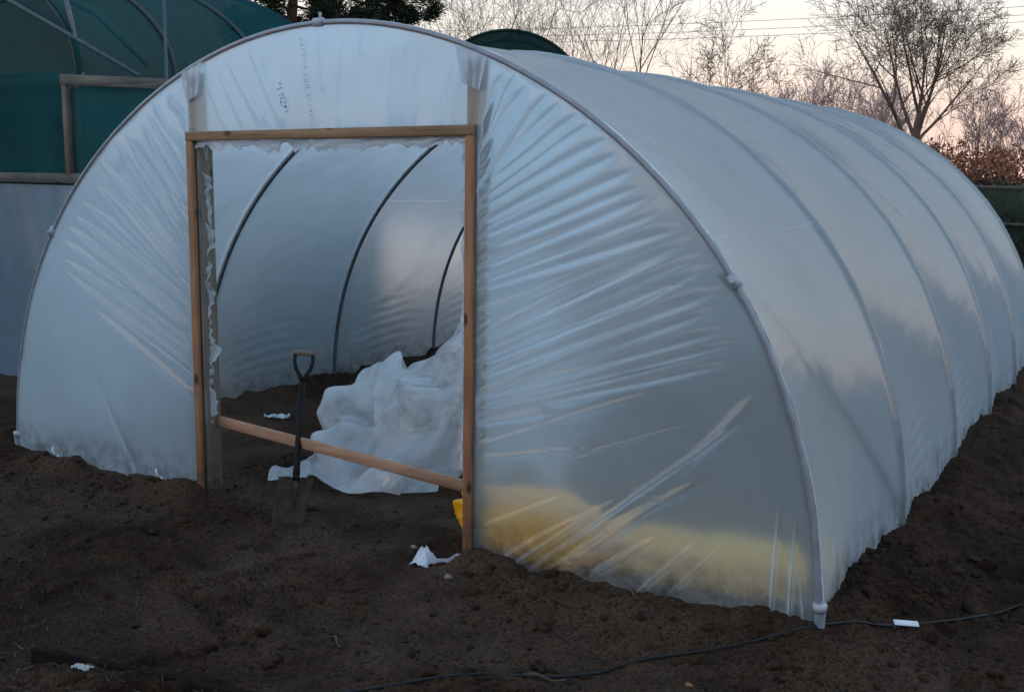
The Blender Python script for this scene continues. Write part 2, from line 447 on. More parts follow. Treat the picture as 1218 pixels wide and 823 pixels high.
# loose clods and crumbs of earth
def clods(n, seed):
    r = np.random.default_rng(seed)
    ico = bmesh.new(); bmesh.ops.create_icosphere(ico, subdivisions=1, radius=1)
    ico.verts.index_update()
    bv = np.array([v.co[:] for v in ico.verts]); bf = np.array([[v.index for v in f.verts] for f in ico.faces]); ico.free()
    m = n * 6
    x = r.uniform(-3.4, 4.3, m); y = np.where(r.random(m) < .8, r.uniform(-2.4, 1.6, m), r.uniform(-2.0, 7.0, m))
    inside = (np.abs(x) < 2.7) & (y > -.04) & (y < 8)
    door = (np.abs(x) < 1.3) & (y < 2.6)
    d = foot_dist(x, y)
    dens = .22 + .9 * np.clip(vnoise(x * 1.3, y * 1.3, 77) + .15, 0, 1) + .5 * (d < .5) * (np.abs(x) > 1)
    dens = dens * (1 - .75 * trodden(x, y))
    ok = (~inside | (door & (r.random(m) < .5))) & (r.random(m) < dens)
    x = x[ok][:n]; y = y[ok][:n]; n = len(x)
    s = np.minimum(.038, .0028 / np.maximum(r.random(n), .001) ** .44)
    z = ground_h(x, y); k = len(bv)
    jit = r.uniform(.5, 1.3, (n, k, 1)) * bv[None] * r.uniform(.6, 1.3, (n, 1, 3))
    a = r.uniform(0, 2 * PI, n); ca, sa = np.cos(a), np.sin(a)
    Xr = jit[..., 0] * ca[:, None] - jit[..., 1] * sa[:, None]; Yr = jit[..., 0] * sa[:, None] + jit[..., 1] * ca[:, None]
    V = np.stack([Xr, Yr, jit[..., 2] * .8], -1) * s[:, None, None] + np.stack([x, y, z + s * .1], -1)[:, None]
    F = (bf[None] + (np.arange(n) * k)[:, None, None]).reshape(-1, 3)
    return V.reshape(-1, 3), F
V, F = clods(42000, 5)
o = obj('soil_clods', V, F, M['clod'], None, False); tag(o, 'loose dark crumbs and clods of earth scattered over the bare soil', 'soil', kind='stuff')

# ------------------------------------------------------------------ the polytunnel
PT = thing('polytunnel', 'large milky white polythene tunnel with timber door frame standing on bare soil', 'polytunnel', (0, 0, 0))

# --- side and roof film
def cover_part():
    ny = 420; nt_ = 400
    ys = np.linspace(0, TUN_L[-1], ny)
    fold_t = (.665, 1.13, PI - .665)
    ts = np.sort(np.concatenate([[-.045], np.linspace(0, PI, nt_)] + [f + np.linspace(-.006, .006, 9) for f in fold_t] + [[PI + .045]]))
    Yg, Tg = np.meshgrid(ys, ts, indexing='ij')
    r = prof_r(np.clip(Tg, 0, PI))
    hp = np.array(TUN_L)
    k = np.clip(np.searchsorted(hp, Yg, side='right') - 1, 0, len(hp) - 2)
    u = (Yg - hp[k]) / (hp[k + 1] - hp[k])
    side = np.abs(np.cos(Tg))
    e = np.abs(2 * u - 1)
    dip = (.016 + .030 * side) * (1 - e ** 1.7)
    ridge = .018 * (np.exp(-((u * 1.6) / .035) ** 2) + np.exp(-(((1 - u) * 1.6) / .035) ** 2))
    r = r - dip + ridge
    Zg = r * np.sin(Tg)
    # slack swags low on each bay, fine horizontal pucker
    low = smooth(.95, .25, Zg) * smooth(.0, .25, Zg)
    swag = np.sin(2 * PI * (Zg * 11 + 1.6 * (2 * u - 1) ** 2 + .8 * fbm(Yg * 1.3, Zg * 1.5, 2, 61)))
    r = r + low * .0035 * swag * np.exp(-((u - .42) / .28) ** 2) * (k > 0)
    # pulled creases running in from the hoops at shoulder height
    sh = np.exp(-((Tg - .95) / .42) ** 2) + np.exp(-((Tg - PI + .95) / .42) ** 2)
    cr = fbm(Tg * 7 + u * 3.5, u * 1.3 + k * 5.1, 3, 71)
    r = r + sh * .010 * cr * np.exp(-(u / .30) ** 2) + .006 * fbm(Tg * 2.2, Yg * .9, 3, 81)
    # crease lines left by the roll, fine tension puckers beside each hoop
    for q_, f in enumerate(fold_t):
        r = r + .0032 * np.exp(-((Tg - f) / .0022) ** 2) * smooth(-.1, .25, fbm(Yg * .8 + 9 * q_, Yg * 0 + q_, 2, 55))
    nearh = np.exp(-(u / .22) ** 2) + np.exp(-((1 - u) / .16) ** 2)
    r = r + nearh * .0042 * fbm(Tg * 26 + u * 9, u * 2.2 + k * 3, 3, 75) + .0016 * fbm(Tg * 34 - Yg * 2, Yg * 1.1, 3, 77)
    r = r + .0028 * np.maximum(fbm(Tg * 9 + Yg * 2.6, Yg * 1.3 - Tg * 3, 3, 79) - .05, 0) * 4 * smooth(.02, .3, u) * smooth(.98, .7, u)
    # upright pleats at the buried foot
    foot = smooth(.45, .05, Zg)
    r = r + foot * (.012 * fbm(Yg * 7, Zg * 1.6, 3, 91) + .006 * np.abs(fbm(Yg * 17 + Zg * 3, Zg * 2, 2, 93)))
    Xc = r * np.cos(Tg); Zc = r * np.sin(Tg)
    Zc = np.where(Tg < 0, -.13, Zc); Zc = np.where(Tg > PI, -.13, Zc)
    return np.stack([Xc, Yg + .012, Zc], -1).reshape(-1, 3), grid_faces(ny, len(ts))
V, F = cover_part(); obj('cover', V, F, M['cover'], PT)

# --- folds pulled into the end film: (x, z) at the door, (x, z) at the far end, width m, height m
FR = [(1.03,2.16,1.13,2.41),(1.02,2.02,1.2,2.4),(1.03,2.01,1.26,2.35),(1.06,1.92,1.38,2.32),(1.02,1.88,1.44,2.27),(1.02,1.87,1.54,2.22),(1.02,1.81,1.6,2.18),(1.02,1.77,1.68,2.11),(1.04,1.71,1.73,2.04),(1.03,1.64,1.82,1.97),(1.15,1.62,1.85,1.9),
      (1.03,1.49,1.91,1.86),(1.02,1.43,1.96,1.79),(1.04,1.39,2.03,1.72),(1.05,1.16,2.07,1.66),(1.07,1.1,2.12,1.59),(1.04,1.04,2.16,1.54),(1.06,.96,2.24,1.46),(1.04,.86,2.2,1.37),(1.03,.84,2.26,1.29),(1.02,.81,2.3,1.23),(1.03,.75,2.27,1.14),(1.03,.71,1.45,.83)]
FR_LOW = [(1.23,.01,1.85,.5,.022,.014),(1.32,0,2.4,.92,.014,.016),(1.49,.03,1.98,.44,.03,.012),(1.65,.03,2.06,.35,.03,.012),(1.9,0,2.25,.38,.024,.013),(2.55,-.05,2.56,.53,.013,.020),(2.635,-.05,2.635,.49,.014,.018),(2.70,.05,2.66,.35,.012,.009),(1.40,0,2.2,.62,.035,.007),(2.1,.62,2.45,1.0,.035,.007),(2.16,.7,2.46,1.06,.03,.006),(1.03,.60,2.1,1.04,.02,.005),(1.03,.53,1.8,.70,.03,.005),(1.05,.18,1.6,.46,.022,.006),(1.15,.02,1.6,.34,.02,.009),(1.75,.3,2.3,.66,.03,.006),(2.05,.02,2.4,.42,.022,.009),(2.3,.0,2.47,.4,.018,.008)]
FR_CREASE = [(1.03,.4,2.18,.875),(2.01,.14,2.24,.22),(1.17,.95,2.16,1.54)]
FL = [(-.96,2.21,-1.14,2.36),(-.98,2.01,-1.27,2.32),(-.99,1.72,-1.37,2.21),(-1.16,1.81,-1.44,2.1),(-1.0,1.45,-1.6,2.09),(-1.01,1.35,-1.74,1.96),(-1.1,1.3,-1.84,1.85),(-1.02,1.2,-1.96,1.73),(-1.02,1.1,-2.04,1.64),(-1.03,1.02,-2.09,1.56),(-1.03,.94,-2.12,1.46),(-1.03,.88,-2.12,1.34),(-1.0,.74,-2.12,1.26),(-1.0,1.60,-1.52,2.15),(-1.0,1.88,-1.32,2.26)]
FL_LOW = [(-1.03,.61,-2.09,1.15,.03,.009),(-1.52,.02,-1.99,.77,.032,.008)]
FL_CREASE = [(-1.0,.32,-2.03,.82)]
FT = [(-.42,2.2,-.67,2.55),(-.37,2.2,-.61,2.53),(-.27,2.19,-.5,2.6),(-.25,2.21,-.42,2.59),(-.68,2.16,-.86,2.49),(-.09,2.36,-.07,2.65),(.03,2.36,.01,2.66),(.28,2.54,.3,2.65),(.47,2.2,.5,2.58),(.53,2.2,.56,2.55),(.61,2.2,.65,2.52),(.76,2.18,.86,2.48),(.85,2.18,.92,2.45),(.13,2.19,.17,2.63),(-.55,2.18,-.74,2.5)]

def folds_disp(X, Z, lines):
    D = np.zeros_like(X)
    for (x0, z0, x1, z1, w0, w1, A, kind) in lines:
        L = math.hypot(x1 - x0, z1 - z0); tx, tz = (x1 - x0) / L, (z1 - z0) / L
        t = ((X - x0) * tx + (Z - z0) * tz) / L
        d = -(X - x0) * tz + (Z - z0) * tx
        w = (w0 + (w1 - w0) * np.clip(t, 0, 1)) * (1 - .6 * smooth(.72, 1.05, t))
        if kind == 0: tap = smooth(-.10, .10, t) * smooth(1.06, .78, t)
        elif kind == 1: tap = smooth(-.12, .1, t) * smooth(1.1, .55, t)
        else: tap = smooth(-.03, .04, t) * smooth(1.03, .9, t)
        bow = .004 * np.sin(t * PI * 1.3) * (1 if (x0 * 37 + z0 * 91) % 2 < 1 else -1)
        q = (d - bow * L * .5) / w
        sgn = 1 if x1 > x0 else -1
        D = np.maximum(D, 0) * 0 + D + A * tap * np.exp(-np.abs(q) ** 1.6)
    return D

def expand(lines, A, w0, w1, rnd, extra):
    out = []
    for (x0, z0, x1, z1) in lines:
        k = rnd.uniform(.75, 1.2); out.append((x0, z0, x1, z1, w0, w1 * k, A * k, 0))
    for i in range(len(lines) - 1):
        a, b = lines[i], lines[i + 1]
        for _ in range(extra):
            f = rnd.uniform(.2, .8); p = [a[j] * (1 - f) + b[j] * f for j in range(4)]
            s = rnd.uniform(.6, 1.0)
            q = (p[0], p[1], p[0] + (p[2] - p[0]) * s, p[1] + (p[3] - p[1]) * s)
            out.append((*q, w0 * .8, w1 * .42, A * rnd.uniform(.2, .4), 1))
    return out

def pucker(n, xdoor, z0, z1, rnd, sgn):
    """short tight gathers where the film is nipped under the batten"""
    out = []
    for i in range(n):
        z = z0 + (z1 - z0) * (i + rnd.uniform(-.3, .3)) / n
        l = rnd.uniform(.06, .13)
        sl = rnd.uniform(.1, .8) if sgn > 0 else rnd.uniform(.5, 1.1)
        out.append((xdoor + sgn * .012, z, xdoor + sgn * l, z + l * sl, .006, .011, rnd.uniform(.003, .007), 1))
    return out

R1 = random.Random(11)
LR = expand(FR, .027, .010, .032, R1, 2) + [(*l[:4], l[4] * .6, l[4], l[5] * 1.3, 1) for l in FR_LOW] + [(*l, .0045, .0045, .0035, 2) for l in FR_CREASE] + pucker(46, .985, .55, 2.1, R1, 1)
LL = expand(FL, .0165, .011, .030, R1, 2) + [(*l[:4], l[4], l[4], l[5], 1) for l in FL_LOW] + [(*l, .0045, .0045, .003, 2) for l in FL_CREASE] + pucker(26, -.985, .55, 2.1, R1, -1)
LT = expand(FT, .004, .020, .016, R1, 0) + [(-.95 + .1 * i + R1.uniform(-.03, .03), 2.15, -.97 + .103 * i, 2.26 + R1.uniform(.05, .25), .012, .012, R1.uniform(.0005, .0015), 1) for i in range(20)]

def stray(n, cx, x0, x1, z0, z1, rnd):
    """thin hard creases left by handling, running every way but mostly outwards"""
    out = []
    for _ in range(n):
        x, z = rnd.uniform(x0, x1), rnd.uniform(z0, z1); a = math.atan2(z - 1.0, x - cx) + rnd.gauss(0, .45); l = rnd.uniform(.12, .5)
        if math.hypot(x, z) > 2.45 or math.hypot(x + l * math.cos(a), z + l * math.sin(a)) > 2.6: continue
        out.append((x, z, x + l * math.cos(a), z + l * math.sin(a), .0045, .0055, rnd.uniform(.0012, .003), 2))
    return out
LR += stray(34, .6, 1.1, 2.5, .05, 2.0, R1); LL += stray(24, -.6, -2.4, -1.1, .05, 2.0, R1)
def end_panel(kind):
    if kind == 'right':
        zz = np.linspace(-.12, 2.52, 430); nu = 330
        xl = np.full_like(zz, .972); xr = arch_x_right(np.maximum(zz, 0))
        xr = np.maximum(xr, xl + .001)
    elif kind == 'left':
        zz = np.linspace(-.12, 2.54, 380); nu = 290
        xr = np.full_like(zz, -.955); xl = arch_x_left(np.maximum(zz, 0)); xl = np.minimum(xl, xr - .001)
    if kind in ('right', 'left'):
        s = np.linspace(0, 1, nu)
        Xp = xl[:, None] + (xr - xl)[:, None] * s[None]; Zp = np.repeat(zz[:, None], nu, 1)
        lines = LR if kind == 'right' else LL
        edge = smooth(0, .05, np.abs(arch_z(Xp) - Zp)) * smooth(0, .03, (xr[:, None] - Xp) if kind == 'right' else (Xp - xl[:, None]))
        door = smooth(.0, .03, np.abs(Xp - (.985 if kind == 'right' else -.985))) * (np.abs(Xp) > .985)
    else:
        xx = np.linspace(-.985, .985, 330); nv = 120
        z1 = arch_z(xx); s = np.linspace(0, 1, nv)
        Zp = 2.128 + (z1 - 2.128)[:, None] * s[None]; Xp = np.repeat(xx[:, None], nv, 1)
        lines = LT; edge = smooth(0, .05, z1[:, None] - Zp); door = smooth(2.155, 2.185, Zp)
    D = folds_disp(Xp, Zp, lines) + .004 * fbm(Xp * 3, Zp * 3, 3, 15)
    if kind != 'top':
        # the drum-tight sheet bellies slightly; soft sags between folds
        D = D + .012 * fbm(Xp * 1.4 - Zp * .9, Zp * 1.8 + Xp * .6, 3, 18)
    D = D * edge * door
    Yp = -.004 - np.maximum(D, -.003)
    return np.stack([Xp, Yp, Zp], -1).reshape(-1, 3), grid_faces(*Xp.shape)
front = []
V1, F1 = end_panel('right'); V2, F2 = end_panel('left'); V3, F3 = end_panel('top')
obj('front_film', np.concatenate([V1, V2, V3]), np.concatenate([F1, F2 + len(V1), F3 + len(V1) + len(V2)]), M['front'], PT)
# back end film
zz = np.linspace(-.12, 2.70, 60); s = np.linspace(0, 1, 60)
xl, xr = arch_x_left(np.maximum(zz, 0)), arch_x_right(np.maximum(zz, 0))
Xp = xl[:, None] + (xr - xl)[:, None] * s[None]; Zp = np.repeat(zz[:, None], 60, 1)
Yp = 7.935 + .02 * fbm(Xp * 2, Zp * 2, 3, 5)
obj('back_film', np.stack([Xp, Yp, Zp], -1).reshape(-1, 3), grid_faces(60, 60), M['cover'], PT)

# --- steel hoops
tt = np.linspace(0, PI, 90)
def hoop_pts(y, inset):
    P = np.stack([(prof_r(tt) - inset) * np.cos(tt), np.full(90, y), (prof_r(tt) - inset) * np.sin(tt)], -1)
    a = P[0].copy(); a[2] = -.15; b = P[-1].copy(); b[2] = -.15
    return np.concatenate([[a], P, [b]])
h0 = MB().tube(hoop_pts(.004, -.002), .0150, 12).build('hoop', M['hoop_front'], PT, label='front hoop wrapped in film')
for y in TUN_L[1:]:
    MB().tube(hoop_pts(min(y, 7.9), .0185), .0165, 10).build('hoop', M['steel'], PT)
def on_hoop(t, inset=0): return np.array([(prof_r(t) - inset) * math.cos(t), 0, (prof_r(t) - inset) * math.sin(t)])
# joint clips on the front hoop
for t in (.578, PI - .595):
    a, b = on_hoop(t - .011, -.004), on_hoop(t + .011, -.004)
    m_ = MB().tube([a, b], .0235, 12); c = (a + b) / 2
    m_.tube([c + [0, -.018, 0], c + [0, -.036, -.004]], .009, 8)
    m_.build('hoop_clip', M['clip'], PT)
a = on_hoop(PI / 2 + .0, -.004)
MB().tube([a - [.03, 0, 0], a + [.03, 0, 0]], .023, 10).tube([a + [.01, 0, .01], a + [.014, -.005, .05]], .008, 6).build('ridge_clip', M['clip'], PT)
for sg in (1, -1):
    x = 2.755 if sg > 0 else -2.755
    MB().tube([(x, .004, -.2), (x, .004, .125)], .0265, 14).build('ground_tube', M['steel'], PT)
    MB().tube([(x, .004, .120), (x, .004, .150)], .031, 14).build('collar', M['clip'], PT)
# diagonal brace behind the side film
pa = on_hoop(.60, .05) + [0, .03, 0]; pb = np.array([(prof_r(.06) - .05), TUN_L[1] - .03, .17])
bt = np.linspace(0, 1, 24)
bp = [on_hoop(.60 - .54 * t, .040 + .040 * math.sin(PI * t)) + [0, .03 + 1.60 * t, 0] for t in bt]
MB().tube(bp, .0165, 10).build('brace', M['steel'], PT)
pa = on_hoop(PI - .60, .05) + [0, .03, 0]
# --- timber door frame
lp = MB().box((-.9475, .056, 1.18), (.075, .10, 2.60)).build('door_post', M['post'], PT)
rp = MB().box((.9625, .056, 1.18), (.075, .10, 2.62)).build('door_post', M['post'], PT)
MB().beam((-.963, -.019, -.03), (-.958, -.019, 2.104), .026, .048).build('batten', M['batten_v'], PT)
MB().beam((.958, -.019, -.03), (.962, -.019, 2.126), .026, .050).build('batten', M['batten_v'], PT)
hd = MB().beam((-.985, -.020, 2.128), (.985, -.020, 2.152), .028, .050).build('head_batten', M['batten_h'], PT)
MB().box((.0, .056, 2.135), (1.84, .09, .045)).build('lintel', M['post'], PT)
MB().beam((-.9095, .086, .452), (.9245, .086, .336), .024, .060, .002).build('cross_rail', M['rail'], PT)
# ragged turned-in edges of the film round the doorway
def flap(n, path, depth, seed, mat):
    """path(t)->root point and outward direction vectors; depth(t) ragged width"""
    r = random.Random(seed); m = 9
    V = []
    for i in range(n):
        t = i / (n - 1); p, d, q = path(t); w = depth(t)
        for j in range(m):
            s = j / (m - 1)
            cr = float(vnoise(t * n * .11 + 3 * s, s * 2.2 + seed, seed)) * .03 * s ** .7
            cr2 = float(vnoise(t * n * .33, s * 4 + seed, seed + 3)) * .014 * s
            V.append(np.array(p) + np.array(d) * w * s + np.array(q) * (.002 + cr + cr2 + .012 * s))
    return np.array(V), grid_faces(n, m)
def dl(t): return .045 + .035 * float(vnoise(t * 22, 0, 4)) + .03 * float(vnoise(t * 60, 0, 5)) + .02 * (math.sin(t * 31) > .6)
V, F = flap(160, lambda t: ((-.930, .004, .45 + 1.66 * t), (.30, .95, 0), (.95, -.30, 0)), lambda t: max(.015, dl(t) * 1.15), 6, M['flap'])
obj('film_edge', V, F, M['flap'], PT)
V, F = flap(170, lambda t: ((.935, -.002, .40 + 1.71 * t), (-.75, .55, -.2), (-.6, -.6, 0)), lambda t: max(.008, .028 + .04 * float(vnoise(t * 34, 0, 8)) + .022 * float(vnoise(t * 90, 0, 9))), 8, M['flap'])
obj('film_edge', V, F, M['flap'], PT)
V, F = flap(170, lambda t: ((-.93 + 1.86 * t, .001, 2.108 + .022 * t), (0, .25, -.97), (0, -.97, -.2)), lambda t: max(.02, .055 + .04 * float(vnoise(t * 22, 0, 12)) + .03 * float(vnoise(t * 60, 0, 13))), 11, M['flap'])
obj('film_edge', V, F, M['flap'], PT)
# loose tail of film gathered round the post tops
def tail(cx, seed):
    n, m = 26, 12; V = []
    for i in range(n):
        a = i / (n - 1)
        for j in range(m):
            s = j / (m - 1)
            x = cx + (a - .5) * (.10 + .08 * (1 - s)); z = arch_z(np.array(x)) - .01 - s * .17
            V.append((x, -.016 - .012 * abs(math.sin(a * 9 + seed)) - .008 * float(vnoise(a * 6, s * 3, seed)), float(z)))
    return np.array(V), grid_faces(n, m)
for cx, sd in ((-.93, 3), (.965, 5)):
    V, F = tail(cx, sd); obj('film_gather', V, F, M['flap'], PT)
# small ties poking out of the film near the soil, left panel
for x, z in ((-2.33, .05), (-1.33, .06)):
    k = MB().tube([(x, -.006, z), (x + .006, -.03, z + .012), (x - .012, -.034, z + .035), (x - .02, -.02, z + .05)], .006, 6)
    k.tube([(x, -.008, z), (x + .03, -.02, z - .006)], .006, 6); k.build('film_tie', M['white_plastic'], PT)

# --- marks on the film above the door: a printed line and a blue hand-written note
def film_y(x, z): return -.012
def strokes(mat, name, segs, r):
    m_ = MB()
    for P in segs:
        P = [(p[0], film_y(*p) - .004, p[1]) for p in P]
        m_.tube(P, r, 5)
    return m_.build(name, mat, PT)
def letter(cx, cz, h, glyph, rot):
    """tiny block glyph, turned to read down the sheet"""
    G = {'I': [[(0, 0), (0, 1)]], 'L': [[(0, 1), (0, 0), (.55, 0)]], 'N': [[(0, 0), (0, 1), (.6, 0), (.6, 1)]], 'U': [[(0, 1), (0, .1), (.5, .1), (.5, 1)]],
         'O': [[(0, .1), (0, .9), (.55, .9), (.55, .1), (0, .1)]], 'E': [[(.5, 1), (0, 1), (0, 0), (.5, 0)], [(0, .5), (.4, .5)]], 'T': [[(.3, 0), (.3, 1)], [(0, 1), (.6, 1)]],
         '1': [[(.1, .8), (.3, 1), (.3, 0)]], 'H': [[(0, 0), (0, 1)], [(.5, 0), (.5, 1)], [(0, .5), (.5, .5)]], 'A': [[(0, 0), (.3, 1), (.6, 0)], [(.12, .4), (.48, .4)]],
         '"': [[(.1, 1), (.1, .7)], [(.35, 1), (.35, .7)]], '2': [[(0, .85), (.3, 1), (.55, .75), (0, 0), (.6, 0)]], '#': [[(.15, .2), (.25, .8)], [(.4, .2), (.5, .8)], [(.05, .4), (.6, .4)], [(.05, .62), (.6, .62)]]}
    ca, sa = math.cos(rot), math.sin(rot)
    return [[(cx + (x * ca - y * sa) * h, cz + (x * sa + y * ca) * h) for x, y in s] for s in G[glyph]]
segs = []
for (z0, txt, st, h) in ((2.625, 'UHIII', .026, .020), (2.478, 'I1OO', .030, .026), (2.338, 'LIIHEII', .026, .020)):
    for i, ch in enumerate(txt):
        z = z0 - i * st; x = -.122 + (2.64 - z) * .155
        strokes(M['ink_grey'], 'printed_letter', letter(x, z, h, ch, -PI / 2 + .15), .0012)
segs = []
for i, ch in enumerate('"IN2'):
    strokes(M['ink_blue'], 'written_letter', letter(-.300 + i * .012, 2.400 - i * .030, .042, ch, -PI / 2 + .35), .0020)
for i, ch in enumerate('#1'):
    strokes(M['ink_blue'], 'written_letter', letter(-.246 + i * .010, 2.285 - i * .026, .028, ch, -PI / 2 + .35), .0020)

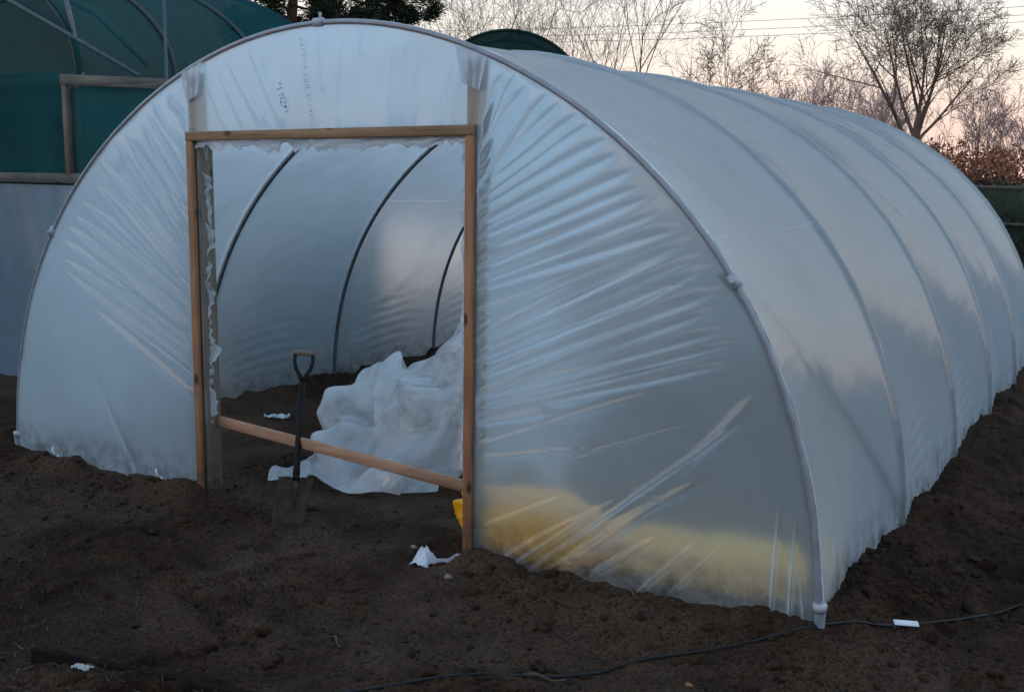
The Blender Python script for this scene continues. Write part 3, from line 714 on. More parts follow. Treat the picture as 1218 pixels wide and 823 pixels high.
# ------------------------------------------------------------------ heap of old polythene inside
HEAP_STEPS = [-272,13,14,13,11,9,7,4,3,3,3,5,3,1,1,3,5,8,8,8,9,8,7,7,7,9,11,12,11,10,9,6,6,5,4,5,6,8,7,8,6,2,-5,-9,10,10,10,8,7,5,4,5,4,3,4,6,7,6,7,7,6,7,3,1,5,7,6,5,5,3,3,0,1,1,4,7,6,7,7,6,6,6,
6,6,7,6,7,8,10,12,13,11,8,6,4,4,5,6,6,6,7,4,1,-2,-5,-6,-8,-7,-5,-3,0,5,9,-4,13,14,12,10,8,5,5,3,4,5,5,3,1,2,3,7,8,9,8,9,8,7,7,8,9,11,11,10,9,8,6,6,6,5,7,8,9,8,7,6,2,-5,-10,4,9,10,
8,6,5,5,4,5,4,6,7,6,7,7,7,6,5,3,2,4,6,7,5,5,4,2,1,1,3,5,6,6,6,6,6,5,5,6,7,6,7,7,7,10,12,13,10,7,5,5,6,6,6,7,7,7,4,0,-3,-5,-8,-8,-7,-4,-1,3,7,9,-4,14,12,11,9,7,5,4,4,5,6,7,3,1,2,5,
8,8,9,9,8,8,7,7,8,10,11,10,8,8,6,7,6,7,7,9,9,10,9,7,4,1,-4,-9,-1,9,8,8,6,5,5,5,5,6,7,7,6,7,7,6,6,5,3,1,4,6,6,6,5,4,3,2,2,3,5,6,6,6,5,5,4,5,6,6,7,7,7,7,10,12,11,9,6,6,6,6,7,7,8,8,7,
3,0,-5,-6,-9,-8,-5,-3,2,5,8,10,-2,13,11,9,7,6,5,4,6,6,7,7,3,2,4,6,8,9,8,9,9,7,7,7,9,9,10,8,7,7,6,7,7,8,9,10,11,10,9,6,3,1,-3,-8,-3,6,8,7,6,5,6,5,6,7,7,8,7,6,7,6,5,5,3,1,3,5,6,6,6,
4,4,2,3,4,5,5,6,5,5,4,4,5,6,7,6,7,7,7,10,11,9,8,6,7,6,8,7,8,9,8,7,2,-2,-5,-8,-8,-7,-4,0,4,6,9,9,-1,11,9,8,5,5,5,5,7,8,8,7,3,2,6,8,8,8,9,9,8,7,6,8,8,9,9,7,6,6,6,7,7,10,11,11,12,10,
8,5,3,0,-1,-7,-3,4,6,6,6,5,7,6,7,8,7,8,7,6,6,6,5,5,3,1,2,5,6,6,5,5,5,3,4,4,5,5,5,4,4,4,5,5,6,6,7,7,7,7,9,9,9,7,6,7,8,8,8,9,9,8,6,1,-4,-6,-9,-7,-5,-2,3,6,7,8,8,-1,9,8,5,4,4,6,7,8,9,
9,6,3,5,7,7,9,8,10,8,7,7,6,8,8,7,7,6,6,5,6,7,9,11,12,12,12,10,7,5,2,0,-1,-2,-5,2,5,6,5,6,7,7,8,8,8,7,7,6,7,5,6,4,3,1,2,3,6,6,6,5,5,5,4,5,4,5,4,4,4,4,4,5,7,6,7,7,7,7,8,8,8,6,7,8,8,
9,8,10,9,8,3,0,-5,-8,-7,-6,-3,2,4,7,7,8,7,0,6,5,4,3,5,7,8,9,10,9,5,4,7,7,8,9,9,9,7,7,7,6,7,7,7,5,6,6,5,6,8,8,12,13,13,11,9,7,3,2,0,0,-1,0,-1,4,5,5,6,8,8,8,9,8,7,6,7,6,6,5,5,2,1,1,
3,5,6,6,6,6,5,5,5,4,4,4,4,4,4,4,6,6,7,7,7,6,7,8,7,6,7,7,8,9,9,9,10,9,6,2,-3,-6,-7,-6,-4,1,4,5,7,7,7,7,-2,4,3,3,4,6,8,9,9,10,9,6,5,7,8,8,9,9,8,7,7,7,6,6,7,6,6,6,6,7,7,6,8,9,13,13,
11,8,5,4,1,1,0,0,0,1,4,4,6,6,8,9,9,8,8,7,6,6,7,6,6,5,2,1,0,1,6,5,7,6,6,6,6,5,4,4,3,4,3,5,5,5,7,6,7,7,7,7,6,7,6,6,8,9,9,9,9,10,8,5,-1,-4,-6,-6,-5,0,4,4,6,7,6,6,6,-3,3,2,3,4,8,8,10,
10,9,9,6,6,7,8,9,9,9,7,7,7,6,6,6,7,7,6,7,6,7,7,7,8,6,11,12,10,7,5,3,2,1,2,0,1,4,4,4,5,6,8,9,9,8,8,6,6,7,7,7,6,5,3,0,1,-1,4,6,7,7,6,7,6,4,5,3,3,4,4,5,5,5,6,7,7,6,7,7,6,6,6,7,8,9,9,
9,10,9,7,2,-2,-5,-6,-4,-2,3,4,6,6,6,6,5,5,-3,1,2,3,6,8,10,10,10,9,8,6,7,8,8,9,9,8,7,7,5,6,7,6,7,7,7,7,7,6,7,8,7,7,6,11,9,6,5,3,3,3,2,2,4,6,5,4,4,5,6,9,9,8,7,5,6,8,8,6,7,5,3,2,0,-1,
1,6,7,7,8,6,6,5,4,3,3,4,4,5,6,5,6,7,6,7,7,6,6,6,7,7,9,9,8,9,10,8,5,0,-3,-5,-5,-2,2,4,5,6,5,6,4,4,4,-3,0,2,5,7,9,9,11,9,9,7,7,7,8,9,8,9,7,7,6,5,7,6,7,7,8,7,7,6,7,6,6,7,6,6,9,8,6,5,
4,4,4,4,4,5,6,6,6,5,4,5,7,7,9,7,6,4,8,8,6,6,7,4,2,1,-2,0,5,7,8,7,6,6,5,4,3,3,4,5,6,5,6,5,6,7,7,6,7,6,6,7,8,9,8,9,9,9,7,3,-2,-4,-4,-2,0,4,4,6,5,5,4,4,2,3,-4,1,3,5,9,9,10,10,9,7,7,7,
8,8,9,8,7,7,6,6,6,7,7,7,8,8,7,6,7,6,4,3,7,6,7,8,7,5,5,5,6,6,6,4,7,6,7,7,7,5,2,5,6,8,6,7,6,6,8,6,6,7,5,3,1,-1,-1,3,7,8,7,6,6,5,4,3,3,5,6,5,6,5,6,5,6,7,8,6,6,7,7,8,9,9,8,9,8,6,0,-2,
-4,-3,0,3,4,6,5,5,3,3,2,2,2,-3,1,4,8,8,10,10,9,8,7,6,8,8,8,8,7,7,6,6,6,7,7,8,7,8,8,7,7,6,4,3,2,6,7,7,7,6,6,5,6,6,8,7,6,7,6,7,9,9,5,3,2,5,7,6,6,6,7,7,5,7,7,6,4,2,-2,-2,3,6,8,7,6,6,
5,3,3,5,6,6,6,6,5,5,5,6,7,8,6,6,7,8,8,8,9,9,8,7,4,-1,-3,-3,-1,3,4,5,6,4,3,3,1,2,1,2,-3,3,5,8,9,10,9,8,8,6,6,8,8,7,8,6,6,6,5,7,8,8,8,8,9,8,6,7,4,2,3,3,5,7,8,6,6,6,6,6,7,8,9,7,6,6,8,
10,11,7,2,0,3,6,6,6,6,7,6,6,7,7,6,6,2,-1,-3,2,6,7,6,7,6,5,3,4,6,6,6,6,6,6,5,5,5,8,7,6,7,7,8,8,8,9,9,8,5,1,-1,-3,-1,2,4,5,6,4,4,2,1,1,1,1,3,-2,4,6,9,9,9,9,7,7,6,6,8,7,7,7,5,5,6,6,8,
9,8,8,9,8,8,7,5,3,2,2,3,6,7,7,7,6,7,6,7,8,8,8,7,7,7,8,10,12,9,2,0,1,4,6,6,6,7,6,7,6,7,7,7,3,-2,-3,1,5,7,6,6,7,5,3,5,7,6,7,6,6,5,6,5,5,7,7,7,6,8,8,8,9,8,9,6,4,0,-2,-1,1,4,5,6,5,5,3,
1,0,-1,1,2,3,-2,5,8,9,9,8,8,7,6,6,6,8,6,6,6,4,5,6,7,9,9,8,9,9,8,8,6,4,2,2,2,5,6,7,7,6,7,7,7,8,8,8,8,7,7,7,9,11,11,9,5,1,1,1,4,5,7,7,6,7,7,7,7,8,4,-2,-4,0,5,5,6,7,7,5,4,6,7,6,7,6,6,
6,5,6,5,7,7,6,7,8,8,8,9,9,7,5,2,0,-1,0,4,5,7,6,5,4,1,0,-1,-1,1,2,4,-2,7,8,9,8,8,8,6,6,5,7,7,5,5,4,4,5,6,9,9,9,9,9,9,8,7,6,4,1,2,4,5,7,6,6,7,7,7,9,8,9,8,7,7,7,8,9,10,10,9,6,4,2,2,1,
4,6,7,7,7,6,8,8,8,4,-2,-4,0,3,5,6,7,7,5,5,7,7,7,6,6,6,6,6,6,6,6,6,7,7,8,8,9,9,7,6,4,2,-1,1,3,6,7,6,6,4,3,1,-1,-2,-1,0,2,5,-1,8,8,9,7,8,7,6,5,7,6,5,4,3,3,4,6,7,9,10,10,9,8,9,8,7,5,
3,3,3,5,6,5,6,7,7,7,8,9,9,8,9,6,7,7,8,9,10,8,7,6,5,5,3,3,3,4,7,7,7,7,8,9,8,5,-3,-4,-1,3,5,6,7,6,6,6,7,7,7,6,6,6,6,7,6,6,5,7,7,8,8,8,9,8,6,5,3,1,1,3,6,7,8,6,5,4,2,0,-2,-3,-1,0,2,5,
0,8,8,8,7,7,7,5,6,6,5,3,3,3,3,4,7,8,9,11,9,9,8,8,8,6,5,4,3,5,6,6,5,6,6,8,8,8,9,9,9,7,7,6,8,8,9,8,7,6,5,5,5,5,6,5,4,6,7,6,7,9,9,10,4,-2,-5,-1,2,5,6,6,7,6,7,7,7,6,7,6,6,7,6,6,6,6,6,
8,8,8,8,8,8,5,5,2,1,4,6,8,8,7,6,5,2,2,0,-3,-3,-2,0,2,4,-1,8,7,8,7,7,6,6,6,5,3,2,2,2,4,5,7,9,10,10,9,8,8,7,8,6,4,5,5,7,6,5,6,6,7,7,9,9,9,9,8,7,6,7,7,8,8,7,6,5,5,5,5,6,7,8,6,5,6,7,7,
9,10,10,4,-2,-4,-1,1,4,6,6,6,7,7,7,7,7,6,7,6,7,6,6,5,7,7,7,8,9,8,7,7,5,4,2,4,7,8,8,8,8,5,4,2,1,-1,-2,-4,-2,-1,2,4,-1,7,7,7,7,7,6,7,6,4,1,1,2,2,3,6,8,9,10,10,9,8,6,6,8,6,5,7,6,8,5,
6,6,6,7,8,10,9,9,8,7,7,6,7,7,7,7,6,5,5,4,5,6,8,8,9,7,6,6,6,8,10,10,9,5,0,-4,-2,1,3,5,5,7,7,8,7,6,7,6,7,6,7,6,6,6,7,7,7,9,8,7,7,6,5,4,4,6,9,9,9,9,6,5,3,1,1,0,-2,-3,-3,0,0,3,-1,6,7,
7,6,7,6,7,6,3,0,0,2,2,4,6,9,9,10,9,9,7,6,6,7,7,6,7,8,7,6,6,7,6,8,8,10,9,8,8,6,7,6,7,7,7,5,5,5,5,5,6,6,8,9,9,9,6,6,6,8,10,9,10,6,1,-2,-3,0,2,4,5,7,7,8,7,6,7,6,6,6,7,6,7,7,6,7,8,8,8,
7,6,5,5,6,6,8,10,11,9,8,6,4,2,1,0,0,0,-2,-2,-1,0,1,-3,7,6,6,7,6,7,8,6,1,-1,0,1,3,5,7,9,9,9,8,8,7,6,5,7,7,8,8,9,7,6,7,7,7,8,9,9,8,8,7,6,7,6,7,6,6,6,5,5,5,6,6,7,9,9,9,8,6,6,7,8,9,9,
9,6,3,0,-1,-1,1,2,5,7,7,7,7,7,6,6,6,6,7,7,7,7,6,7,8,7,8,6,6,5,6,8,8,10,11,11,9,8,5,2,1,-1,0,1,2,0,-1,0,-1,-2,-3,6,6,6,7,6,8,7,7,1,-2,-1,2,3,6,7,9,9,8,8,7,7,5,6,6,7,10,9,10,8,6,7,7,
7,8,9,8,8,8,6,6,7,6,6,6,6,5,5,6,5,6,8,8,10,9,9,7,6,6,6,8,9,8,7,6,5,2,1,0,-1,2,4,7,7,7,7,6,6,5,7,7,8,7,7,6,5,7,8,7,6,6,6,6,8,8,11,12,11,11,9,7,4,1,-2,-2,0,2,3,2,1,-1,-1,-2,-4,6,6,6,
6,7,7,9,8,0,-3,-1,2,4,7,8,8,9,8,7,8,6,6,4,6,7,10,11,11,8,6,6,7,8,9,8,8,7,7,6,6,7,6,6,5,5,5,5,6,6,7,8,10,10,9,8,7,6,6,7,7,8,7,6,5,4,4,4,2,0,0,4,7,7,7,6,6,6,6,7,8,8,7,6,5,5,6,8,6,6,
6,6,7,9,11,12,13,11,11,9,5,2,-1,-2,-1,0,3,3,4,2,-1,-2,-3,-5,6,6,5,7,7,8,10,8,0,-4,0,3,5,7,8,8,8,8,7,7,7,6,6,4,7,10,12,10,8,6,7,7,8,8,8,7,7,7,6,6,7,5,6,4,5,5,5,6,7,8,10,9,10,9,7,6,
6,7,7,7,6,6,5,5,4,5,5,4,2,1,3,7,6,7,6,6,6,7,8,8,8,6,6,4,4,7,6,5,6,6,7,8,11,12,14,13,11,11,7,4,1,-2,-2,-1,2,4,4,4,2,0,-2,-4,-5,5,6,6,7,8,8,12,8,-1,-4,1,4,5,7,8,8,8,7,7,7,7,7,6,6,6,
10,11,10,7,6,7,8,8,8,7,7,7,6,6,6,6,6,4,4,5,5,6,6,8,9,10,10,9,8,7,6,6,6,7,6,6,5,4,4,5,5,6,7,4,2,2,6,7,7,6,6,7,7,9,8,6,6,5,4,6,6,6,4,3,5,8,10,12,14,14,14,11,9,6,3,-1,-2,-1,1,3,5,5,4,
2,0,-3,-5,-6,6,5,7,8,8,9,12,8,-1,-3,1,5,6,7,8,7,7,7,7,7,7,7,7,7,7,9,10,9,7,7,7,8,7,8,7,6,7,6,6,6,6,4,4,5,4,5,7,7,9,9,10,10,8,8,7,6,5,6,6,6,5,4,4,4,5,6,7,8,7,1,3,6,7,6,7,6,8,8,8,7,
4,6,6,4,7,7,2,0,5,7,7,12,14,15,14,13,11,8,4,1,0,-1,0,2,5,6,5,4,2,-2,-3,-4,-5,5,6,7,8,8,10,13,8,-2,-1,3,5,7,7,7,6,7,6,7,7,7,7,8,9,9,8,8,7,7,7,7,8,7,7,7,7,6,6,6,6,5,4,4,4,5,6,7,8,9,
10,10,9,8,7,6,6,6,5,5,5,4,4,4,4,5,8,8,9,8,2,2,7,7,6,7,7,8,9,7,6,3,6,5,7,7,0,0,2,7,7,9,13,15,15,14,12,10,6,3,1,-1,1,2,5,6,6,5,3,1,-1,-4,-4,-6,6,7,7,9,8,11,13,7,-2,0,5,6,6,7,6,6,7,6,
6,7,7,8,9,9,9,8,7,7,6,7,7,8,7,7,6,7,6,6,6,5,5,3,4,4,6,7,8,8,10,10,9,9,8,7,5,6,5,5,4,4,3,4,4,5,6,8,9,10,9,1,4,7,7,7,7,7,9,8,4,6,5,6,6,8,-3,0,0,4,7,8,12,14,16,15,13,11,9,4,1,1,1,3,4,
7,6,6,5,2,1,-3,-3,-4,-5,7,6,8,10,9,12,12,6,-1,2,5,6,7,6,6,6,5,7,6,7,8,8,9,9,8,8,7,6,6,7,7,7,7,7,6,7,6,6,6,4,4,4,4,5,6,8,8,9,10,10,9,8,8,6,5,5,5,4,3,4,2,5,5,5,8,8,10,9,9,2,4,8,7,7,
8,8,8,7,5,5,5,7,7,0,-6,0,3,6,7,10,14,14,15,15,12,10,6,2,2,3,4,4,6,7,6,6,4,2,-1,-2,-4,-2,-4,7,6,9,10,11,13,10,4,0,5,6,6,7,5,6,5,5,7,6,7,8,9,8,9,8,7,7,6,6,7,7,7,6,7,6,6,7,6,5,4,4,3,
5,6,7,8,9,10,9,10,9,8,6,5,4,5,4,3,4,3,2,5,6,8,7,10,10,9,7,4,5,8,7,7,8,8,8,6,6,5,5,8,5,-4,-6,1,7,6,7,10,14,15,14,13,11,7,4,4,4,4,4,6,7,7,6,5,3,1,-1,-2,-2,-1,0,3,8,10,11,12,11,8,3,3,
6,7,6,6,5,5,4,6,7,7,7,8,9,8,9,7,7,7,7,5,6,6,7,6,6,7,6,6,6,5,4,3,5,5,7,8,8,9,10,10,9,8,7,6,3,3,4,4,3,3,3,4,6,7,9,9,10,9,8,7,5,6,7,8,7,8,7,8,6,5,6,7,8,1,-7,-4,4,6,6,10,12,12,14,13,
12,9,5,5,5,4,6,4,7,8,7,6,4,2,0,-1,-2,0,0,2,5,8,9,11,10,9,7,3,6,6,6,6,5,5,4,5,7,6,8,8,8,8,9,7,7,7,7,8,5,4,5,6,6,7,6,6,7,6,4,4,4,5,6,8,8,9,9,10,10,8,8,5,4,2,3,4,4,3,4,4,5,7,7,9,10,
10,8,7,7,6,6,9,7,7,7,7,7,6,6,7,8,7,-4,-7,-2,6,6,8,10,13,12,13,11,10,7,6,5,4,6,5,7,8,7,7,5,3,2,-1,0,-1,2,2,5,7,8,9,8,8,7,5,6,5,6,6,5,5,4,5,6,6,7,8,8,8,9,8,7,6,7,7,8,6,3,4,5,5,6,7,7,
6,6,4,4,5,6,7,8,8,10,9,10,9,8,6,4,3,2,3,3,3,4,4,5,6,7,9,10,10,9,8,7,6,7,7,9,8,6,6,6,7,6,7,8,9,4,-7,-6,2,7,7,9,10,12,12,12,9,8,6,6,5,6,6,7,7,7,7,5,4,3,2,1,-1,2,2,4,6,8,8,7,6,6,5,5,
6,6,6,5,5,4,4,6,6,7,7,9,8,8,8,7,7,5,8,7,9,6,3,2,3,5,6,6,8,7,5,4,5,6,7,7,8,9,10,10,9,8,7,4,3,3,2,2,3,3,4,4,6,7,9,9,10,10,9,8,6,7,8,7,8,8,6,5,6,7,6,8,9,9,1,-8,-2,5,4,9,10,11,12,10,
10,8,7,7,6,6,6,6,7,7,6,6,4,3,3,2,1,2,3,2,6,6,6,6,5,5,4,5,6,6,6,6,5,4,4,5,7,6,8,8,8,9,8,7,7,4,3,9,10,8,6,4,2,2,3,5,7,9,6,5,5,6,7,7,8,8,10,9,10,9,7,5,3,2,2,2,2,3,3,4,6,6,9,9,11,10,
10,8,7,6,7,8,8,6,7,6,6,5,7,8,9,10,7,-1,-6,0,7,6,8,10,11,11,9,8,7,6,6,6,6,6,7,7,6,6,5,4,2,2,2,2,3,4,5,7,0,5,4,4,4,6,5,7,6,6,5,5,5,4,6,7,7,8,8,9,9,8,7,4,0,5,9,10,8,7,5,3,2,3,3,7,9,6,
5,6,7,7,7,8,10,9,10,9,7,6,3,2,2,2,2,2,3,4,6,6,7,10,10,11,10,9,7,6,7,7,8,8,6,5,6,5,7,7,8,10,10,6,-3,-3,4,7,8,8,10,10,9,9,7,5,5,7,6,4,6,7,7,6,5,4,3,1,2,2,2,4,5,7,9,-4,4,4,4,5,6,6,6,
7,6,5,5,5,5,7,7,8,8,9,9,9,7,7,2,-2,5,9,9,8,7,5,5,4,3,3,5,9,6,6,7,7,7,8,9,9,10,9,8,6,4,2,1,2,2,2,3,3,5,6,7,9,11,11,10,10,8,6,6,7,7,7,7,7,5,5,6,6,8,9,11,10,3,-3,1,6,8,8,10,9,9,8,7,6,
4,6,6,6,4,6,6,6,6,4,4,1,2,2,4,4,5,2,7,9,-6,4,4,5,5,7,6,7,6,6,5,5,6,6,7,8,9,9,9,9,8,7,6,0,-2,5,8,8,8,6,6,5,6,5,4,4,7,7,7,7,7,7,9,9,10,9,9,7,4,2,2,1,1,2,3,3,4,6,7,8,11,11,11,10,8,7,
5,7,7,7,6,6,6,6,6,5,7,8,10,11,10,0,-1,5,7,8,10,9,9,7,8,6,6,6,2,7,5,4,5,6,6,4,3,4,4,3,3,5,4,4,2,5,9,-6,4,4,6,6,6,7,6,6,6,5,6,6,7,9,8,9,9,10,9,8,6,5,-2,-1,4,8,7,7,6,6,6,6,8,5,5,6,7,
7,7,7,8,10,9,10,9,7,5,3,1,1,1,2,2,3,5,4,6,9,10,11,11,11,9,7,5,5,8,7,6,6,5,5,6,6,7,7,9,11,11,8,0,2,6,9,8,9,9,8,8,6,6,6,7,5,2,4,4,6,5,4,4,3,3,4,4,5,4,5,4,4,4,6,-6,4,5,6,6,7,6,6,6,6,
5,6,7,9,10,8,10,9,11,8,7,6,4,-3,-1,4,7,6,7,5,7,6,7,8,9,5,5,7,7,7,8,9,10,9,9,8,6,3,1,1,1,2,2,2,4,5,6,8,10,11,11,11,10,7,5,5,6,7,7,7,5,5,5,5,6,8,9,9,11,10,7,1,5,8,8,9,9,8,8,7,5,5,6,
7,6,5,4,2,4,4,4,3,2,3,3,4,5,5,4,5,6,5,4,-6,4,6,6,7,6,6,6,6,5,6,7,8,10,10,9,10,13,9,8,4,6,3,-2,-2,4,5,6,6,6,7,7,7,9,10,6,5,7,7,7,9,10,10,9,8,6,4,2,0,1,2,1,3,4,4,6,7,10,11,12,11,10,
8,5,3,6,6,8,7,6,6,5,5,5,5,9,10,9,11,9,5,4,7,9,8,9,9,8,7,6,4,6,5,6,6,6,6,3,2,3,4,2,2,2,3,2,5,5,5,5,6,5,5,-6,5,6,7,6,6,6,5,6,6,6,7,10,12,10,9,13,13,10,6,1,6,3,-3,-2,3,7,6,4,6,6,8,9,
9,10,6,6,7,7,9,9,10,9,8,7,5,2,1,0,2,1,3,3,5,6,7,9,11,11,11,10,8,6,4,4,6,7,7,7,6,6,5,6,6,6,8,10,10,10,8,5,6,9,8,9,9,8,8,6,5,5,5,6,6,5,6,6,5,1,2,4,4,0,1,2,2,3,5,5,6,5,5,5,-5,6,6,6,6,
6,5,6,5,6,7,8,11,14,9,12,14,11,8,6,0,7,2,-2,-3,4,6,5,4,7,7,8,9,9,9,7,6,8,8,10,9,9,8,7,6,3,1,1,1,1,3,4,6,6,8,8,10,10,10,10,8,6,4,5,7,5,7,7,6,4,5,6,7,7,8,8,10,10,9,6,7,8,8,10,9,9,8,
6,6,4,5,6,6,6,7,6,6,3,0,1,5,6,2,2,-1,-2,2,4,6,5,5,5,5,-4,6,6,6,5,6,5,5,6,6,9,8,13,15,8,13,13,10,7,6,3,3,4,-2,-3,2,5,5,6,7,8,9,9,9,8,7,7,8,9,9,9,8,7,7,4,2,1,1,2,3,5,6,7,7,8,8,10,9,
9,8,7,5,5,7,5,5,7,7,5,4,4,6,8,8,10,9,10,9,7,7,8,8,10,9,9,9,7,6,4,5,6,6,7,7,7,6,4,2,-1,2,5,6,4,1,1,-2,-3,3,6,5,5,4,5,-3,5,6,5,5,5,5,6,6,7,10,9,14,15,9,13,11,8,7,5,4,3,6,-3,-2,1,5,5,
7,8,9,9,9,8,7,7,8,8,9,9,8,8,6,6,2,1,2,2,4,5,7,6,7,8,7,9,9,8,8,7,6,6,7,5,5,6,7,5,4,4,5,7,8,10,10,10,10,7,7,7,8,10,10,9,9,8,7,5,4,6,7,6,8,7,6,6,3,1,-1,1,5,6,4,0,-1,-2,-2,4,5,5,4,5,4,
-3,5,5,5,5,5,5,5,7,8,11,11,13,15,10,11,9,7,7,6,5,3,6,-2,-3,2,4,7,7,9,9,9,8,8,7,7,8,8,8,9,8,6,6,5,1,2,3,4,5,7,7,6,7,7,8,8,8,8,7,7,7,7,6,4,5,7,6,4,4,5,6,8,9,10,10,10,8,7,7,8,9,9,10,
9,9,7,6,5,6,6,7,8,7,7,6,5,2,0,-1,1,5,6,1,-1,-1,-1,1,3,5,4,4,4,4,-1,4,4,4,5,4,6,5,8,10,11,12,13,14,9,10,8,7,6,5,5,6,7,-3,-3,3,5,7,8,9,9,9,8,7,7,8,8,10,6,6,7,6,6,2,3,4,4,5,6,7,7,6,7,
7,7,8,8,8,8,7,7,6,4,5,5,7,6,3,4,6,8,9,11,10,10,8,7,6,7,9,10,10,8,9,7,7,6,7,6,6,8,8,7,7,6,3,2,-1,-1,2,4,4,0,0,0,0,2,2,3,4,4,3,4,0,3,3,4,4,4,5,7,9,10,12,13,12,12,9,8,7,6,6,6,6,7,4,
-1,-2,4,7,8,8,9,9,8,7,6,8,10,7,10,7,4,5,5,6,5,5,3,4,5,7,6,7,6,7,7,7,8,8,8,8,7,6,5,4,5,6,7,4,4,6,8,9,10,10,10,8,7,5,6,8,10,10,10,9,6,7,7,6,7,7,7,8,8,8,6,5,3,1,0,-1,1,4,2,0,1,0,1,2,
3,3,3,3,3,5,2,2,2,3,3,4,6,7,10,11,12,13,11,10,8,7,7,5,6,6,7,6,3,-1,1,7,8,8,9,8,8,8,6,7,7,11,6,9,9,5,4,3,4,7,6,5,3,5,7,6,7,6,7,7,7,8,9,8,7,7,5,4,4,6,6,7,3,6,8,9,10,10,9,9,6,5,4,7,
10,9,10,9,9,7,6,6,7,7,8,8,9,8,7,5,4,2,1,0,0,1,3,1,1,1,1,2,3,4,3,4,4,5,6,2,1,1,2,3,5,6,8,10,12,12,12,10,8,7,6,6,6,6,6,7,6,1,1,5,8,8,9,8,8,8,7,5,5,9,11,7,7,7,6,5,3,4,6,7,6,5,5,6,6,6,
6,7,8,8,8,8,8,7,5,4,5,5,6,6,6,6,7,9,9,10,9,9,6,5,3,5,9,9,10,9,8,8,7,7,7,7,7,9,9,8,8,6,5,3,2,1,0,1,2,2,0,2,2,4,4,5,4,3,4,5,6,7,1,1,0,2,3,5,7,10,10,12,11,10,8,8,6,6,6,5,6,6,7,5,2,4,
7,8,8,9,8,8,7,6,5,4,10,11,7,5,5,6,6,5,5,4,7,7,7,5,6,5,6,7,7,8,8,9,8,7,5,5,4,5,6,6,7,7,7,8,9,9,9,8,7,5,5,0,7,10,10,9,8,8,7,6,7,8,8,8,10,8,9,7,6,4,2,2,1,0,2,2,2,2,5,6,5,4,4,4,4,4,5,
7,10,2,0,0,2,4,6,9,10,11,10,9,8,7,6,7,5,5,6,6,6,7,4,4,6,8,8,9,8,8,7,7,5,4,4,11,10,7,6,4,4,4,6,7,6,6,8,6,6,5,6,6,8,7,9,8,8,7,6,5,5,4,6,6,7,7,7,8,8,9,10,7,7,6,5,4,-1,8,11,10,8,7,7,7,
6,7,8,10,9,10,9,8,6,5,2,2,2,2,2,3,3,4,7,6,5,5,5,3,4,4,5,7,8,10,2,-1,0,3,6,7,10,9,10,8,8,7,5,5,7,7,4,5,6,6,7,5,5,8,8,8,9,8,7,7,6,4,2,6,10,10,7,6,4,4,4,5,7,7,7,8,6,6,5,6,8,7,9,8,8,8,
6,5,5,4,6,6,7,7,7,8,8,9,9,8,7,7,5,5,-1,2,9,10,10,7,6,7,6,8,7,9,10,10,10,8,7,5,3,2,3,2,4,4,4,5,6,7,6,6,5,5,4,5,4,6,8,8,10,1,-1,1,4,7,9,9,9,7,8,7,6,2,5,8,6,6,4,5,7,6,6,7,8,8,9,8,8,7,
6,4,3,3,7,10,8,7,5,6,5,5,4,6,8,7,7,7,5,6,8,7,9,8,8,8,7,5,5,5,5,6,7,7,7,7,8,9,9,9,8,6,6,5,1,-2,5,10,10,8,7,6,6,7,6,9,11,10,10,9,8,5,3,3,4,5,3,4,4,5,6,7,7,6,5,5,4,4,5,7,7,8,9,9,1,-1,
2,6,8,9,8,7,8,7,6,3,1,5,7,7,6,5,5,6,6,7,8,8,9,9,8,8,6,5,3,2,4,8,8,8,6,6,5,6,7,6,5,7,8,6,6,6,8,7,9,8,8,8,7,6,5,5,5,6,7,7,7,7,7,8,10,9,9,7,6,6,1,0,-2,8,10,9,7,6,7,6,6,8,9,11,11,9,9,
6,4,4,4,5,4,4,4,5,5,7,7,7,5,5,3,5,5,6,7,8,9,9,9,1,0,3,7,9,8,7,7,7,6,4,0,1,6,6,7,6,5,6,6,7,8,9,9,8,9,8,7,6,4,2,1,5,8,8,6,6,5,7,6,8,7,7,7,6,6,6,7,8,9,8,8,8,7,6,5,5,6,6,7,7,7,7,6,8,9,
9,10,10,6,5,1,0,-1,2,10,8,8,7,7,5,7,7,8,10,11,10,9,8,5,4,5,5,4,4,4,4,6,6,7,7,7,4,4,4,4,6,7,8,9,9,9,9,0,2,5,7,9,7,7,8,5,3,0,1,1,6,6,6,6,6,6,6,10,10,13,9,5,7,7,7,4,3,1,3,5,8,7,5,6,6,
7,7,9,8,7,7,6,5,7,8,8,9,8,8,7,6,5,6,6,6,7,7,7,7,6,7,8,9,11,10,8,6,-1,0,0,-1,8,9,8,7,6,7,6,7,7,9,11,11,10,8,6,5,5,6,4,4,3,3,5,7,7,6,7,6,3,4,4,5,7,7,9,10,9,10,7,0,3,7,8,9,8,7,5,0,1,
0,0,3,5,6,5,6,6,8,8,12,12,13,9,5,4,7,6,3,1,2,4,6,7,6,5,5,7,8,8,9,9,7,7,5,6,7,9,9,8,8,7,6,6,5,7,6,7,7,7,7,6,6,8,10,11,11,8,6,-2,0,0,0,5,8,9,7,6,5,6,7,8,9,10,11,10,8,8,5,5,6,5,4,3,3,
4,5,8,7,7,5,5,3,4,4,5,8,9,9,10,10,9,7,-1,6,8,9,9,7,3,-3,2,1,1,1,4,5,5,6,6,8,8,8,13,14,12,6,4,6,6,6,2,1,3,4,6,7,5,5,6,7,9,9,9,9,7,7,6,6,8,9,8,8,7,7,5,6,7,7,6,7,7,7,6,6,8,10,11,12,9,
